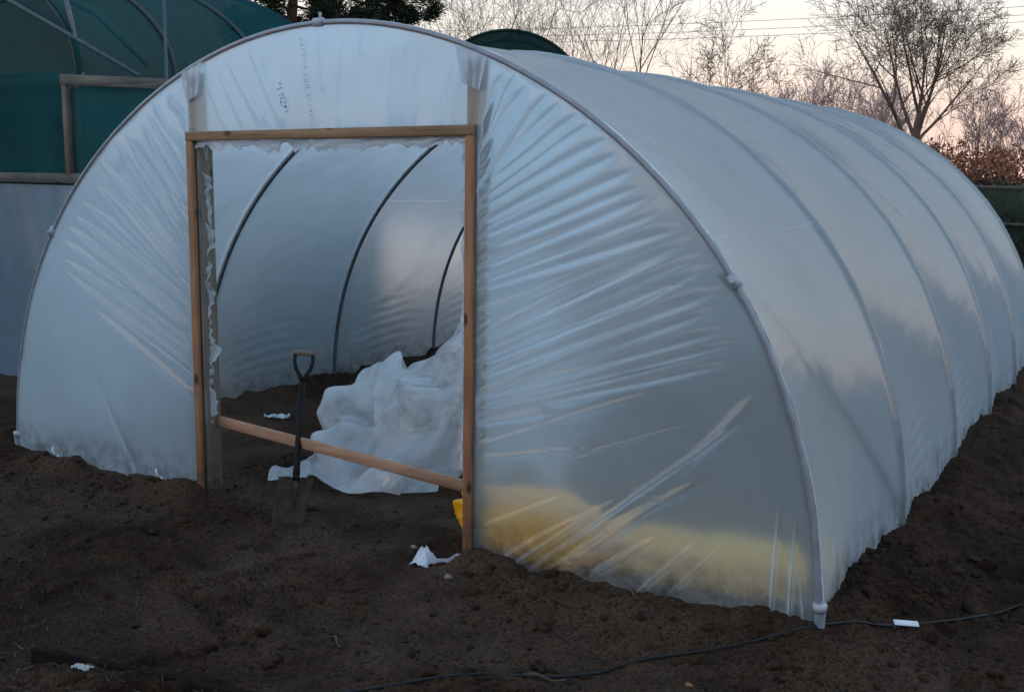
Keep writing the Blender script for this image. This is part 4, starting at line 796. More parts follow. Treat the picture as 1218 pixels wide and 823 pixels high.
5,-2,0,0,-1,4,8,8,7,6,6,5,7,7,9,10,10,11,8,9,5,6,5,6,4,4,2,3,5,6,8,7,5,4,4,3,3,6,6,9,10,10,10,10,8,5,0,7,9,9,8,5,-4,-1,0,2,2,2,5,5,7,7,7,7,6,9,15,14,8,6,5,6,7,4,2,1,3,5,7,5,5,6,7,
8,9,10,9,8,8,6,7,7,11,10,7,5,5,7,7,6,6,7,7,6,7,7,6,7,10,12,12,9,5,-3,-1,1,0,3,7,8,7,6,6,5,6,8,8,9,11,10,10,7,7,5,6,5,5,3,4,2,4,5,7,7,5,4,2,3,4,6,7,6,10,12,10,10,8,8,4,-1,9,9,8,6,3,
-2,-3,1,0,2,4,6,7,7,5,8,4,8,10,15,15,6,5,6,6,6,4,1,2,3,6,5,6,5,7,8,9,10,9,10,7,7,7,7,9,10,10,8,5,5,5,6,7,7,6,7,7,6,7,7,9,12,12,10,6,-3,0,-1,-1,4,6,8,7,6,6,6,6,7,8,9,10,10,10,8,6,4,
5,6,5,5,5,1,4,3,6,7,5,3,2,3,3,5,8,7,7,11,12,10,9,8,6,3,0,9,9,7,4,1,-1,-1,-2,0,4,7,6,6,7,6,5,5,8,10,17,14,8,2,5,6,7,3,1,1,6,6,5,4,6,8,9,10,11,10,8,7,6,7,7,9,10,9,7,7,6,5,5,7,7,6,7,
7,6,7,9,11,12,11,7,-2,-1,-1,-1,4,6,8,7,7,6,6,5,6,7,10,10,10,10,9,7,5,0,4,6,6,5,5,1,4,4,6,4,4,3,2,2,4,6,9,8,7,11,12,11,6,7,5,3,-1,9,8,5,2,0,0,-2,-1,6,6,4,5,7,5,3,7,8,7,12,17,11,6,5,
5,6,6,3,1,3,6,4,5,6,7,9,10,12,10,10,7,5,5,7,9,8,9,8,7,7,6,7,6,5,7,7,7,7,7,8,10,12,12,9,-2,-2,-1,1,4,6,7,6,7,7,6,7,5,6,8,9,11,11,9,8,6,7,4,-4,2,7,4,5,3,2,6,5,3,4,3,3,0,5,6,10,8,7,
10,13,10,5,6,4,3,-2,9,6,4,0,0,-1,0,5,8,6,2,4,3,3,3,8,9,10,14,14,11,9,5,4,5,6,3,0,5,7,4,5,6,9,10,12,12,10,7,4,3,7,8,9,8,8,7,7,6,7,6,7,7,7,7,7,6,8,9,11,12,13,1,-4,0,2,4,6,6,6,5,7,7,
6,7,6,7,8,10,11,11,8,7,6,8,7,-3,-4,0,5,3,3,7,4,4,5,4,3,4,1,1,6,9,10,7,10,11,9,5,4,4,3,-3,8,5,1,0,0,1,5,8,8,6,3,6,4,3,-2,6,10,11,12,12,10,9,6,6,5,5,3,1,7,4,5,7,8,10,11,12,11,7,5,3,
4,8,8,8,8,7,6,7,6,7,7,7,7,8,8,7,6,8,10,11,12,12,-5,1,2,5,6,6,5,4,4,6,7,6,6,7,8,10,11,11,9,7,7,6,9,9,-2,-3,-2,-1,1,2,5,5,6,4,6,4,0,-2,2,9,10,8,8,9,10,8,5,3,3,3,-5,7,3,0,1,2,5,7,9,9,
4,6,7,4,2,-3,7,9,10,10,11,8,7,7,5,6,6,5,4,7,4,5,8,10,11,12,11,8,4,2,4,7,8,7,8,7,7,6,7,6,7,7,8,8,8,8,6,7,8,10,12,11,11,2,-1,4,5,6,4,3,2,5,7,6,6,7,7,9,12,12,9,8,6,7,6,10,9,2,-3,-1,
-1,-1,0,0,3,5,8,3,3,-4,0,4,11,8,8,8,8,8,6,5,3,3,3,-5,5,1,1,2,5,7,9,11,9,4,7,6,3,3,-3,8,8,8,9,10,8,6,6,6,6,6,6,6,7,5,7,9,10,12,12,9,5,3,3,3,8,7,7,8,6,7,6,7,7,7,8,8,9,8,7,6,7,8,10,
11,11,9,6,4,4,4,3,3,1,3,6,7,6,7,7,9,10,12,11,8,7,6,6,7,10,10,5,-2,0,-1,0,-1,-1,-4,3,8,-2,4,-4,1,8,8,8,8,8,7,6,4,4,3,3,4,-5,1,3,3,4,6,8,11,11,10,4,7,6,2,3,-2,7,8,7,9,8,7,7,6,7,6,6,
8,6,6,7,8,10,10,13,11,6,3,4,3,3,8,7,7,6,7,7,6,7,8,7,9,10,8,8,6,6,6,8,9,11,9,8,6,5,4,4,4,5,0,5,7,6,7,6,9,10,12,12,8,7,7,6,5,8,9,10,7,4,0,-2,-1,-1,-2,-2,-4,5,-5,2,-2,3,8,7,8,8,7,6,5,
3,3,3,4,5,-3,1,2,3,5,6,10,12,12,11,4,7,5,1,1,2,5,8,8,7,7,6,7,7,7,8,6,8,7,7,7,9,10,12,12,7,3,1,4,5,7,7,7,6,6,7,7,7,7,8,9,10,10,9,6,5,6,6,7,8,9,8,6,5,5,4,5,5,6,4,6,7,7,6,8,10,11,12,
9,8,7,7,6,5,8,8,9,7,6,5,2,-3,-4,-3,-2,-2,-5,-4,-2,1,4,7,8,8,8,6,5,3,2,2,4,4,5,-3,1,1,4,5,8,11,13,12,10,6,6,5,3,3,2,1,8,7,7,7,5,6,7,8,8,8,8,7,7,8,10,11,13,9,1,4,3,5,6,7,7,6,6,5,7,7,
7,8,10,11,10,10,8,5,5,5,6,7,6,6,6,6,5,5,6,6,6,6,7,7,6,7,7,9,11,11,10,9,8,7,7,5,5,8,8,7,8,6,6,5,2,-5,-6,-2,-2,-3,-4,-2,1,3,5,7,6,6,7,2,1,1,3,3,5,5,-3,0,2,4,6,8,13,13,12,9,8,6,3,3,3,
3,2,8,7,7,7,5,4,8,8,9,8,7,7,8,9,12,11,12,6,4,4,3,5,4,7,7,5,4,6,7,7,9,9,12,11,11,9,6,5,3,5,7,7,6,6,5,5,6,6,6,6,6,7,7,6,7,7,7,10,11,10,10,9,8,7,6,4,6,8,7,7,6,7,6,6,5,-1,-7,-4,-1,-1,
-3,-2,2,3,4,4,6,4,3,-1,1,1,3,3,5,5,-4,1,2,5,7,9,13,13,12,9,7,4,3,2,3,4,7,7,7,6,7,7,4,6,9,9,8,7,7,8,11,12,12,12,8,4,3,3,5,1,6,6,4,5,7,6,8,9,12,13,11,10,8,4,4,3,5,7,7,6,6,6,5,6,6,6,
6,7,7,7,6,6,7,10,10,10,10,9,9,7,7,5,5,7,6,7,6,6,7,7,6,6,4,-7,-5,-1,0,-1,0,2,3,2,3,4,-2,1,0,1,2,2,3,4,4,-2,1,3,6,8,9,14,12,10,8,6,3,3,3,5,7,7,6,6,7,7,7,6,6,8,8,8,6,8,9,11,12,12,11,
7,5,3,3,3,3,7,5,4,4,7,7,9,11,13,13,11,8,5,3,3,4,6,6,7,6,5,6,5,5,6,7,7,8,8,7,6,7,8,10,9,11,9,9,8,7,6,5,6,7,6,5,6,6,7,7,6,8,6,-3,-7,-2,0,2,1,3,2,3,2,1,-2,-1,0,0,1,2,2,3,3,-2,2,5,7,8,
10,12,11,9,6,4,4,4,6,7,7,5,7,6,7,7,8,7,7,7,6,7,7,9,10,10,11,11,10,6,3,3,4,4,7,5,5,4,6,7,6,11,13,14,12,9,5,3,2,4,5,6,6,5,5,5,5,5,5,7,8,9,9,9,7,7,7,9,9,10,9,9,8,8,6,6,6,7,6,5,5,6,6,
8,6,4,10,8,2,-6,-4,-1,1,3,2,3,2,2,2,0,-1,-1,0,0,1,2,1,2,0,3,6,8,9,10,9,10,6,5,5,6,7,7,6,5,6,7,6,7,8,7,8,7,6,6,7,8,9,11,9,9,9,9,4,4,5,6,6,6,5,4,5,6,8,9,11,14,13,10,6,3,1,4,5,5,5,5,
5,4,4,4,5,7,9,9,11,10,9,7,7,7,9,9,9,9,8,8,7,7,6,7,7,5,4,5,6,7,7,6,4,9,10,6,-2,-4,0,1,1,2,1,1,1,2,2,0,0,0,1,1,1,0,-1,2,5,7,9,9,8,8,6,6,6,7,7,7,6,5,5,6,7,7,7,7,8,7,6,6,7,7,8,9,12,9,
7,7,7,7,6,6,5,7,4,5,5,6,6,8,11,13,14,10,7,3,2,3,4,6,5,4,4,3,3,4,5,6,9,10,12,11,10,8,7,7,8,8,9,9,8,8,7,7,7,7,7,7,4,4,5,7,7,6,6,4,9,10,7,4,0,0,1,0,-1,0,0,0,2,2,1,2,1,2,1,1,0,-2,6,6,
7,8,9,7,6,6,6,6,7,6,7,5,4,5,7,7,7,7,8,6,7,7,6,7,7,9,8,11,10,7,6,6,5,7,7,7,8,6,3,5,6,7,9,13,14,10,7,4,2,3,4,6,5,4,3,3,2,3,4,6,8,11,12,12,12,9,8,7,6,8,8,8,8,8,8,7,7,7,8,7,7,3,5,5,7,
7,6,5,4,9,9,7,6,4,3,2,1,-1,-2,-2,-1,0,2,2,2,2,3,2,1,1,-2,7,6,8,8,7,6,5,5,6,6,6,7,5,5,4,5,7,7,6,8,7,7,7,6,7,7,7,9,8,9,9,8,7,5,6,6,7,8,8,8,6,5,5,7,11,13,11,7,5,2,3,4,6,6,4,3,2,1,3,3,
5,8,10,12,13,12,11,9,7,7,6,7,8,8,8,7,7,7,7,8,8,8,6,3,5,6,7,7,5,5,5,8,8,7,6,5,4,3,3,1,0,-2,-2,-1,0,1,3,3,3,2,1,0,0,9,6,7,7,6,5,4,4,5,6,7,6,4,4,5,6,6,6,7,8,7,7,7,6,7,7,8,8,8,7,7,7,7,
7,7,7,7,8,9,10,6,5,6,10,10,10,7,6,4,3,3,6,6,6,3,2,0,2,2,4,7,9,12,13,13,12,10,9,6,6,6,7,7,8,7,7,6,8,7,9,9,8,6,2,6,7,7,5,5,5,6,7,8,7,6,5,5,3,3,3,2,0,-1,-2,0,1,2,3,2,2,1,0,2,9,6,7,6,
4,3,3,3,5,6,7,5,5,4,4,6,6,6,7,8,7,7,7,6,7,7,8,8,7,6,6,6,6,7,8,9,9,8,9,10,7,7,7,9,8,7,7,4,4,4,5,6,6,6,2,0,0,1,3,6,8,11,13,13,12,12,10,8,5,5,6,7,7,7,6,7,7,7,8,10,9,8,6,3,7,6,7,4,5,5,
6,8,7,7,6,5,5,4,3,2,4,2,1,0,1,1,2,2,2,1,0,1,1,11,5,5,4,2,1,2,3,6,7,6,5,4,4,5,6,6,6,7,8,7,7,6,7,7,7,7,8,5,5,5,6,6,7,8,10,11,10,9,8,7,7,7,8,8,7,6,4,4,5,6,6,6,6,1,-1,0,2,4,7,10,12,12,
13,12,11,10,6,4,5,6,6,7,6,7,6,7,8,9,10,10,6,5,6,7,7,5,4,5,5,7,7,7,7,6,6,4,4,2,3,4,3,3,3,3,2,2,2,1,1,0,0,1,10,4,3,1,0,1,1,5,6,7,6,4,4,3,5,7,5,7,8,7,7,7,6,7,7,7,7,6,5,4,4,5,5,8,9,10,
12,11,10,7,7,7,7,8,7,6,6,4,5,5,7,6,7,4,0,-1,1,3,6,8,11,11,13,12,12,10,8,5,3,5,6,7,6,6,7,6,7,8,10,11,8,6,6,7,7,6,4,5,5,6,7,7,6,7,7,5,4,3,3,2,4,4,4,5,5,5,3,2,1,0,-1,0,1,10,1,0,-1,-1,
0,3,5,7,7,5,3,3,4,6,7,7,7,7,7,6,7,6,7,7,6,7,5,4,2,4,5,6,8,10,11,12,11,10,7,7,7,6,8,6,6,6,5,5,6,6,7,8,3,-2,0,2,5,7,9,11,11,12,12,11,9,7,3,4,6,6,5,7,6,6,6,8,8,11,10,8,5,7,8,6,5,5,5,
6,6,7,6,7,6,7,4,4,3,2,3,3,4,6,7,7,6,4,3,1,0,1,0,-1,5,-2,-2,-1,0,0,4,7,6,6,4,2,4,4,7,8,8,6,7,6,7,6,7,6,7,6,6,4,2,3,3,4,7,9,11,11,12,10,10,7,7,7,6,7,6,6,6,5,6,7,6,8,7,2,-2,2,4,5,8,
10,10,11,12,11,10,7,5,4,4,7,7,3,7,5,6,7,8,8,11,10,7,7,7,8,5,5,5,5,7,7,5,6,7,6,6,4,3,2,2,2,4,5,7,8,8,7,6,3,2,2,1,0,1,-3,0,-1,-1,-1,2,6,7,6,4,3,2,4,5,7,9,9,6,6,7,6,7,6,7,6,6,4,3,2,2,
3,6,7,10,10,12,11,10,8,7,7,6,7,6,7,7,6,6,7,6,8,7,6,0,1,4,5,6,8,10,10,10,11,10,8,6,4,4,6,9,6,2,5,6,6,7,8,10,11,8,7,7,8,6,6,4,6,6,7,6,5,6,7,6,6,3,1,1,2,3,4,6,8,8,9,8,6,4,3,2,3,1,2,
-4,1,1,0,-1,4,7,7,4,3,2,3,5,6,8,8,10,7,5,6,7,6,7,6,6,5,4,2,1,3,4,6,8,9,11,11,10,9,8,7,6,7,7,7,7,7,7,6,7,6,8,6,5,1,4,5,5,7,9,9,9,10,9,9,7,5,3,5,7,10,6,2,4,7,6,6,9,10,10,7,7,8,7,6,5,
5,7,7,6,5,5,6,7,6,4,2,1,0,2,3,5,7,8,8,9,7,6,5,4,4,3,4,4,-4,3,1,0,2,6,7,5,4,2,2,4,5,7,8,9,8,8,6,6,6,7,6,6,7,4,2,2,2,3,5,6,9,9,11,10,9,8,7,7,7,7,7,7,8,8,8,6,6,6,8,3,5,6,5,5,6,7,8,9,
8,9,8,7,5,4,4,5,9,11,6,1,4,5,7,8,10,9,8,8,7,7,7,5,6,6,8,7,5,4,5,6,7,6,3,0,0,0,3,3,6,7,7,8,8,6,6,4,5,5,6,7,6,-4,5,2,0,4,8,6,4,2,3,3,5,6,7,7,8,8,8,7,6,6,6,7,7,6,3,2,3,2,4,5,7,9,9,9,
9,8,8,7,6,7,8,7,9,9,9,8,7,5,6,6,6,5,5,5,6,6,7,8,8,8,8,6,6,3,3,4,7,10,12,6,0,4,6,7,9,9,9,7,8,7,7,6,5,7,7,8,6,4,4,4,7,7,5,1,0,-1,1,3,4,6,6,7,6,7,5,5,4,6,6,9,9,9,-4,7,3,2,6,7,5,3,2,4,
4,5,6,7,8,7,7,7,7,6,7,7,6,8,7,3,2,3,4,4,5,7,8,9,8,8,7,7,6,7,7,8,9,9,11,10,8,6,5,6,6,6,5,6,5,6,6,7,8,7,7,6,5,4,2,3,4,8,11,13,6,1,4,6,8,8,9,9,7,7,7,6,6,6,7,8,8,5,3,3,5,7,6,4,1,-1,0,
1,3,4,6,6,5,5,5,4,4,5,6,8,10,12,11,-4,8,5,3,8,6,5,3,3,4,5,5,6,7,7,6,6,7,7,7,7,7,7,8,8,4,3,3,4,5,5,7,7,8,7,7,6,5,7,7,8,9,9,11,11,10,8,6,6,5,6,6,5,6,5,7,6,7,7,7,5,5,3,2,1,3,5,9,12,
13,5,4,6,6,7,9,8,8,7,7,6,6,6,7,8,8,7,3,3,3,5,7,6,3,-1,0,0,2,3,5,5,4,4,3,3,3,4,5,7,9,12,13,13,-3,8,6,7,7,7,4,3,5,5,5,5,6,6,6,6,5,6,7,7,7,7,9,9,8,5,4,4,4,5,6,6,7,6,6,5,5,6,6,8,9,10,
10,11,11,10,8,6,5,6,6,6,5,6,6,7,7,6,6,6,4,3,1,1,1,3,6,9,12,12,9,7,5,7,7,8,7,8,6,6,6,6,7,8,8,8,5,3,2,3,5,8,4,2,0,1,1,2,3,4,4,2,2,1,1,3,4,5,8,11,13,14,13,129,-2,-2,-2,0,2,3,4,5,4,5,
5,1,-2,-1,-1,2,2,2,2,2,2,1,1,1,1,2,1,1,1,2,2,4,5,5,5,4,2,1,2,3,7,6,7,8,8,8,7,6,5,6,6,-4,-5,-3,0,1,2,1,1,-1,-3,-5,-6,-5,-1,2,6,8,12,12,13,12,9,7,4,2,2,2,3,4,4,5,2,1,-3,-5,-7,-8,-5,
-3,-1,-1,2,3,5,6,4,0,3,3,5,5,5,4,3,3,5,4,5,5,4,1,6,-2,-2,0,0,3,3,4,3,4,4,4,1,-2,-1,1,2,2,2,2,2,1,2,1,1,1,2,1,-1,0,2,2,4,4,4,4,2,1,1,2,5,7,7,8,11,9,8,6,6,5,5,3,-3,-1,1,2,2,3,1,0,-3,
-4,-7,-7,-6,-1,2,6,9,10,12,11,10,9,6,3,3,3,4,6,6,6,5,2,0,-3,-6,-8,-7,-5,-2,-1,0,2,4,4,3,2,1,1,3,5,6,4,4,3,3,5,5,5,5,2,1,5,-1,-1,0,2,2,3,4,3,2,4,4,0,-2,0,1,3,2,1,2,3,1,2,1,1,1,1,1,
-1,0,2,2,3,3,3,2,1,0,2,2,6,7,9,8,12,10,8,6,5,5,4,1,1,2,4,3,4,3,0,-1,-5,-6,-8,-7,-6,-1,2,6,8,10,10,9,9,7,5,4,4,5,6,7,8,7,5,3,-1,-4,-7,-8,-6,-4,-1,0,1,2,3,3,1,0,-1,2,3,5,6,4,3,3,4,5,
6,5,3,1,0,4,0,1,1,2,2,2,1,3,4,4,3,0,-1,0,3,2,1,2,2,3,2,1,1,1,1,1,0,-1,1,2,2,1,2,1,1,0,1,1,4,6,8,11,9,11,10,7,6,5,5,3,3,3,5,5,5,4,3,-1,-3,-6,-7,-9,-7,-5,-2,2,6,7,8,8,8,7,6,5,4,6,6,
9,8,9,7,6,2,-2,-4,-7,-7,-5,-2,-1,1,2,2,2,1,-1,-3,-1,2,4,6,5,4,2,4,4,6,6,4,2,0,-2,5,1,2,1,1,1,0,3,4,4,4,3,-1,0,2,2,1,2,2,3,2,2,1,1,1,1,0,0,1,1,1,1,1,0,0,0,0,1,2,4,7,9,11,10,10,9,7,
6,5,5,4,5,5,7,6,6,4,1,-2,-4,-7,-8,-9,-7,-5,-1,2,4,6,6,6,6,6,6,5,5,7,9,9,10,9,7,5,1,-1,-5,-6,-6,-3,-1,1,1,2,2,1,-2,-3,-4,-1,3,5,5,5,3,3,4,5,7,5,2,1,-1,-2,6,2,2,0,-1,0,2,3,4,5,4,2,0,
1,2,1,2,2,3,3,2,1,1,1,1,0,1,0,2,1,1,0,-1,-1,0,0,-1,1,3,5,8,9,11,10,9,8,7,5,6,6,5,6,8,8,7,6,3,0,-3,-6,-8,-8,-8,-6,-5,-2,2,3,4,4,5,5,5,5,5,7,8,10,10,10,9,7,4,0,-1,-4,-4,-5,-1,0,2,2,
2,1,-1,-4,-5,-4,-1,4,5,5,4,3,4,5,6,6,4,1,1,-2,-1,7,2,0,-1,-1,0,3,4,4,5,5,1,1,1,2,1,2,3,3,2,2,1,1,1,1,0,2,2,3,1,1,-2,-3,-3,-1,0,0,2,3,6,8,9,10,9,9,7,6,6,6,6,7,9,8,9,8,5,2,-1,-5,-6,
-8,-8,-7,-6,-4,-3,1,2,2,3,3,4,4,5,6,8,9,10,11,11,8,6,3,1,-1,-3,-3,-3,0,2,3,2,2,-1,-3,-6,-6,-4,1,4,6,4,4,3,5,6,6,4,3,1,0,0,1,7,0,-1,-2,-1,2,3,5,5,5,4,1,2,1,2,1,3,3,3,1,2,1,1,1,1,2,
3,3,3,1,-1,-2,-4,-5,-1,0,0,2,4,7,7,9,9,8,7,7,6,6,7,8,9,9,10,9,7,4,0,-2,-5,-6,-7,-7,-7,-5,-4,-4,0,0,0,2,2,3,4,5,6,9,10,11,11,10,7,6,3,1,-1,-2,-2,0,2,3,3,2,0,-2,-5,-7,-7,-2,2,5,5,4,
3,5,5,7,5,3,2,1,1,2,2,6,-1,-2,-2,0,3,4,5,5,5,3,2,2,1,2,2,3,2,2,2,2,0,1,2,2,3,4,3,2,1,-2,-2,-4,-5,-3,0,1,3,5,6,8,7,8,6,7,6,6,6,8,10,10,11,10,9,5,-1,-3,2,-4,-6,-6,-6,-6,-5,-4,-4,-4,
-1,0,0,2,2,4,5,7,9,11,11,10,9,7,5,3,1,0,0,0,2,3,3,3,2,-1,-5,-6,-8,-5,-2,4,6,4,4,4,5,6,6,4,3,2,1,3,3,5,6,-3,-2,-1,1,4,4,6,5,4,3,2,2,1,2,3,2,2,2,2,1,0,2,2,4,4,4,3,2,0,-1,-4,-4,-4,-4,
0,2,3,5,6,7,6,6,6,5,3,6,7,10,11,13,11,10,8,-4,4,-3,1,-2,-6,-5,-4,-5,-5,-4,-5,-6,-3,-1,-1,1,2,4,5,8,10,10,11,10,8,6,4,3,3,1,1,2,3,4,4,2,0,-3,-5,-7,-7,-5,1,5,5,4,4,5,6,6,4,4,2,2,3,4,
6,6,6,-4,-2,0,2,5,5,5,5,4,2,2,1,2,3,2,2,2,2,1,0,1,3,3,5,5,4,4,1,0,-3,-4,-5,-4,-3,0,3,3,5,6,5,5,5,5,4,3,5,7,10,13,14,12,9,4,-2,-4,5,-2,0,-5,-4,-3,-4,-4,-5,-6,-6,-5,-3,-1,0,2,3,6,9,
10,10,10,8,7,5,4,4,4,3,2,4,4,5,3,0,0,-5,-6,-7,-6,-3,3,5,5,4,5,6,6,4,4,3,2,4,4,6,7,7,6,-4,-2,1,4,5,5,5,4,3,2,1,2,3,2,2,2,2,0,1,0,2,4,4,6,5,5,3,1,-1,-4,-7,-4,-4,0,2,2,4,5,4,4,4,4,5,
2,4,4,6,11,13,14,13,8,-2,-2,-1,0,4,0,-4,-3,-1,-3,-5,-5,-6,-7,-7,-3,-2,0,1,4,6,9,10,9,9,6,6,5,4,4,5,5,4,5,5,5,2,-1,-2,-6,-7,-6,-4,-1,5,5,5,5,5,6,5,4,3,3,3,5,6,7,8,7,6,-4,0,2,4,5,6,
4,3,2,2,1,2,2,3,1,2,1,-1,-1,2,3,6,5,6,7,4,3,0,-3,-6,-7,-3,-1,1,2,3,4,4,3,3,3,3,4,3,3,5,6,9,13,13,12,8,1,-2,-2,-1,1,2,-3,-2,1,-3,-4,-7,-6,-8,-7,-4,-3,-1,2,4,7,8,9,9,7,5,4,4,5,5,7,6,
6,5,6,4,1,-2,-4,-6,-7,-5,-2,3,5,5,5,5,6,5,4,3,3,4,5,6,7,9,8,8,6,-2,0,3,5,5,5,3,2,2,2,1,2,2,2,1,0,-1,-1,0,3,6,6,6,7,6,4,2,-2,-5,-6,-6,-1,0,2,3,3,4,3,2,3,2,3,3,3,4,4,6,7,12,12,10,8,
4,0,-2,-1,0,0,-2,0,1,-2,-5,-7,-7,-7,-8,-5,-3,-1,1,5,7,8,8,7,5,3,4,4,5,7,7,8,7,6,5,3,0,-3,-5,-7,-5,-2,0,4,6,5,5,6,5,4,4,2,4,4,6,8,8,10,8,8,7,-1,2,3,5,5,3,2,2,2,1,2,2,1,1,0,-2,-2,-1,
3,4,7,6,7,7,5,4,1,-4,-5,-6,-4,0,2,3,2,3,3,3,2,2,3,2,3,3,4,5,5,5,9,10,9,7,5,3,1,-1,-1,-1,0,1,0,-2,-5,-7,-8,-7,-8,-5,-3,-2,2,4,7,8,6,5,3,3,3,5,6,7,9,9,8,6,4,2,-2,-4,-6,-5,-3,-1,3,5,
6,5,6,5,5,3,2,3,4,5,8,8,10,10,9,6,7,0,3,4,5,3,2,2,2,2,1,2,1,0,-1,-2,-3,-2,1,5,6,7,7,7,6,5,3,-1,-5,-6,-4,-2,3,2,2,3,3,2,3,2,2,3,2,2,3,3,5,5,3,6,8,7,6,6,6,3,0,0,0,0,1,-1,-2,-4,-8,-8,
-7,-8,-5,-3,-1,1,5,6,6,5,3,2,2,4,5,7,8,10,9,8,6,3,0,-3,-5,-5,-3,-1,2,4,5,6,5,6,5,3,2,3,2,5,6,9,10,10,10,9,5,7,2,4,3,4,2,2,2,2,1,2,0,0,-2,-3,-3,-2,0,2,6,7,7,8,6,7,4,1,-3,-5,-5,-2,1,
3,2,2,3,3,2,2,3,2,3,2,1,2,4,4,4,2,4,4,6,6,6,5,6,3,1,1,0,1,-1,-2,-4,-8,-8,-7,-7,-5,-3,-1,2,3,6,5,2,2,1,2,4,6,8,10,10,10,7,4,2,-1,-4,-5,-3,-2,1,3,6,5,6,5,5,4,2,2,2,3,5,8,10,11,11,9,
8,5,8,3,3,3,3,2,2,2,1,2,0,-1,-2,-3,-4,-3,-2,2,4,7,7,8,7,6,6,3,-1,-3,-5,-3,0,3,2,2,3,3,2,2,3,3,2,3,1,1,2,3,3,4,2,2,3,3,4,5,6,6,6,4,1,1,0,0,-2,-4,-7,-8,-7,-6,-5,-3,-1,1,3,4,3,1,1,1,
3,5,7,9,11,10,9,6,3,1,-3,-4,-4,-2,0,3,4,6,5,6,5,3,2,1,1,3,5,6,10,10,12,10,9,7,4,8,3,3,2,3,2,2,1,2,1,-2,-3,-3,-5,-4,-2,0,3,5,8,7,8,7,6,5,1,-2,-4,-3,-1,2,3,2,3,3,2,2,3,3,2,3,2,1,1,2,
2,3,2,2,2,3,3,3,3,4,5,7,6,2,1,1,0,-1,-4,-7,-7,-6,-6,-4,-2,-2,0,2,3,1,0,0,2,4,6,9,9,11,10,8,5,1,-1,-3,-4,-3,-1,2,4,5,6,5,6,3,1,1,0,2,4,6,8,10,11,11,10,8,7,5,8,3,2,2,2,2,3,1,2,-1,-4,
-4,-5,-5,-3,-2,1,5,6,8,7,7,7,6,3,0,-3,-2,-2,1,4,2,3,2,3,1,4,3,2,3,1,2,1,1,2,2,2,2,2,3,3,3,2,2,2,4,6,6,4,1,1,1,0,-3,-7,-7,-5,-4,-4,-3,-1,-1,-1,1,0,0,1,3,5,8,9,11,10,9,6,3,0,-2,-4,
-3,-2,1,3,5,5,5,6,3,1,1,0,1,2,5,7,9,11,11,11,9,8,6,5,7,3,2,2,2,2,2,2,1,-4,-5,-5,-6,-4,-3,-1,3,5,7,8,7,7,6,6,-1,-1,0,-1,0,2,3,3,3,-1,2,4,5,3,2,1,2,0,1,2,2,2,2,2,2,2,3,2,3,2,2,2,5,5,
4,3,1,2,1,-3,-6,-6,-4,-3,-4,-2,-2,-2,-2,-1,0,0,2,3,7,9,10,10,10,7,5,1,-2,-4,-3,-2,0,2,4,5,5,5,4,1,1,-1,0,2,4,5,8,10,10,11,10,9,7,7,6,7,2,2,3,2,2,2,2,-1,-5,-6,-7,-6,-4,-2,1,3,6,7,7,
7,7,6,5,2,1,-1,-2,-1,4,3,1,0,1,4,6,3,2,2,0,0,1,1,1,0,0,2,2,2,2,2,2,4,4,3,4,3,4,4,3,3,2,1,-1,-4,-5,-4,-3,-2,-3,-3,-4,-2,-1,-1,0,3,5,8,10,10,10,9,5,2,-2,-3,-3,-3,-1,1,4,4,5,4,5,3,0,
-2,0,1,2,5,6,9,10,10,10,9,8,7,7,7,7,2,2,3,2,3,2,0,-2,-6,-8,-7,-6,-4,-1,2,4,6,7,7,7,5,6,5,4,2,0,-2,-2,4,3,-1,1,3,5,5,2,0,1,0,0,0,1,0,-1,-2,0,1,2,1,2,3,5,5,5,5,4,4,3,4,3,3,1,0,-2,-3,
-3,-3,-2,-4,-4,-4,-3,-2,-1,2,4,7,9,10,10,9,7,3,-1,-4,-4,-3,-1,1,3,4,4,3,4,4,3,-2,-2,0,1,4,5,8,9,9,10,8,8,8,7,7,7,7,2,3,3,3,2,1,-1,-3,-7,-9,-8,-5,-3,0,3,4,6,7,6,5,6,5,5,6,3,0,-2,-1,
3,3,0,2,4,3,3,0,0,-1,0,1,1,0,-1,-2,-2,-2,0,1,1,3,3,5,6,6,5,5,4,3,5,3,3,2,1,0,-1,-1,-3,-3,-4,-5,-5,-3,-2,0,2,6,8,10,10,10,7,4,0,-3,-5,-4,-2,0,3,3,4,4,3,2,4,3,-4,-2,1,2,5,7,7,9,8,9,
8,7,7,7,7,8,7,3,4,3,2,2,0,-2,-4,-8,-10,-7,-5,-2,1,3,5,5,6,5,4,4,5,6,6,5,2,-2,-1,2,3,2,2,3,2,1,-1,-1,0,0,1,1,0,-2,-2,-3,-3,-1,1,1,4,4,6,7,6,5,4,3,4,4,5,3,2,2,1,1,0,-1,-4,-5,-6,-5,
-4,-1,1,4,7,9,11,10,7,5,1,-2,-5,-6,-3,0,3,3,4,4,3,0,2,3,4,-4,-2,2,3,6,6,7,8,9,7,7,6,7,7,8,7,8,4,4,3,2,0,-1,-2,-5,-9,-9,-7,-4,-1,2,3,4,5,4,3,3,3,4,6,7,7,4,-1,-1,2,3,1,3,2,0,0,-2,-1,
0,1,2,1,-1,-3,-4,-3,-3,-1,1,2,5,6,7,8,6,5,4,2,2,4,3,4,2,3,2,2,2,0,-3,-6,-6,-7,-3,0,3,5,9,9,10,9,6,2,-2,-4,-6,-6,3,3,3,3,3,2,0,-1,3,4,3,-5,-1,3,4,6,6,7,7,8,6,6,6,6,8,8,8,9,5,4,2,1,
0,-3,-2,-6,-9,-9,-6,-3,0,2,3,4,3,3,2,2,2,4,5,7,8,6,1,-1,2,2,2,1,1,-1,-2,-1,0,1,1,3,-1,-2,-4,-4,-4,-3,0,1,4,7,8,8,8,6,4,3,1,1,2,3,3,3,3,3,2,2,2,-1,-6,-7,-5,-3,1,4,7,10,9,10,6,3,-1,
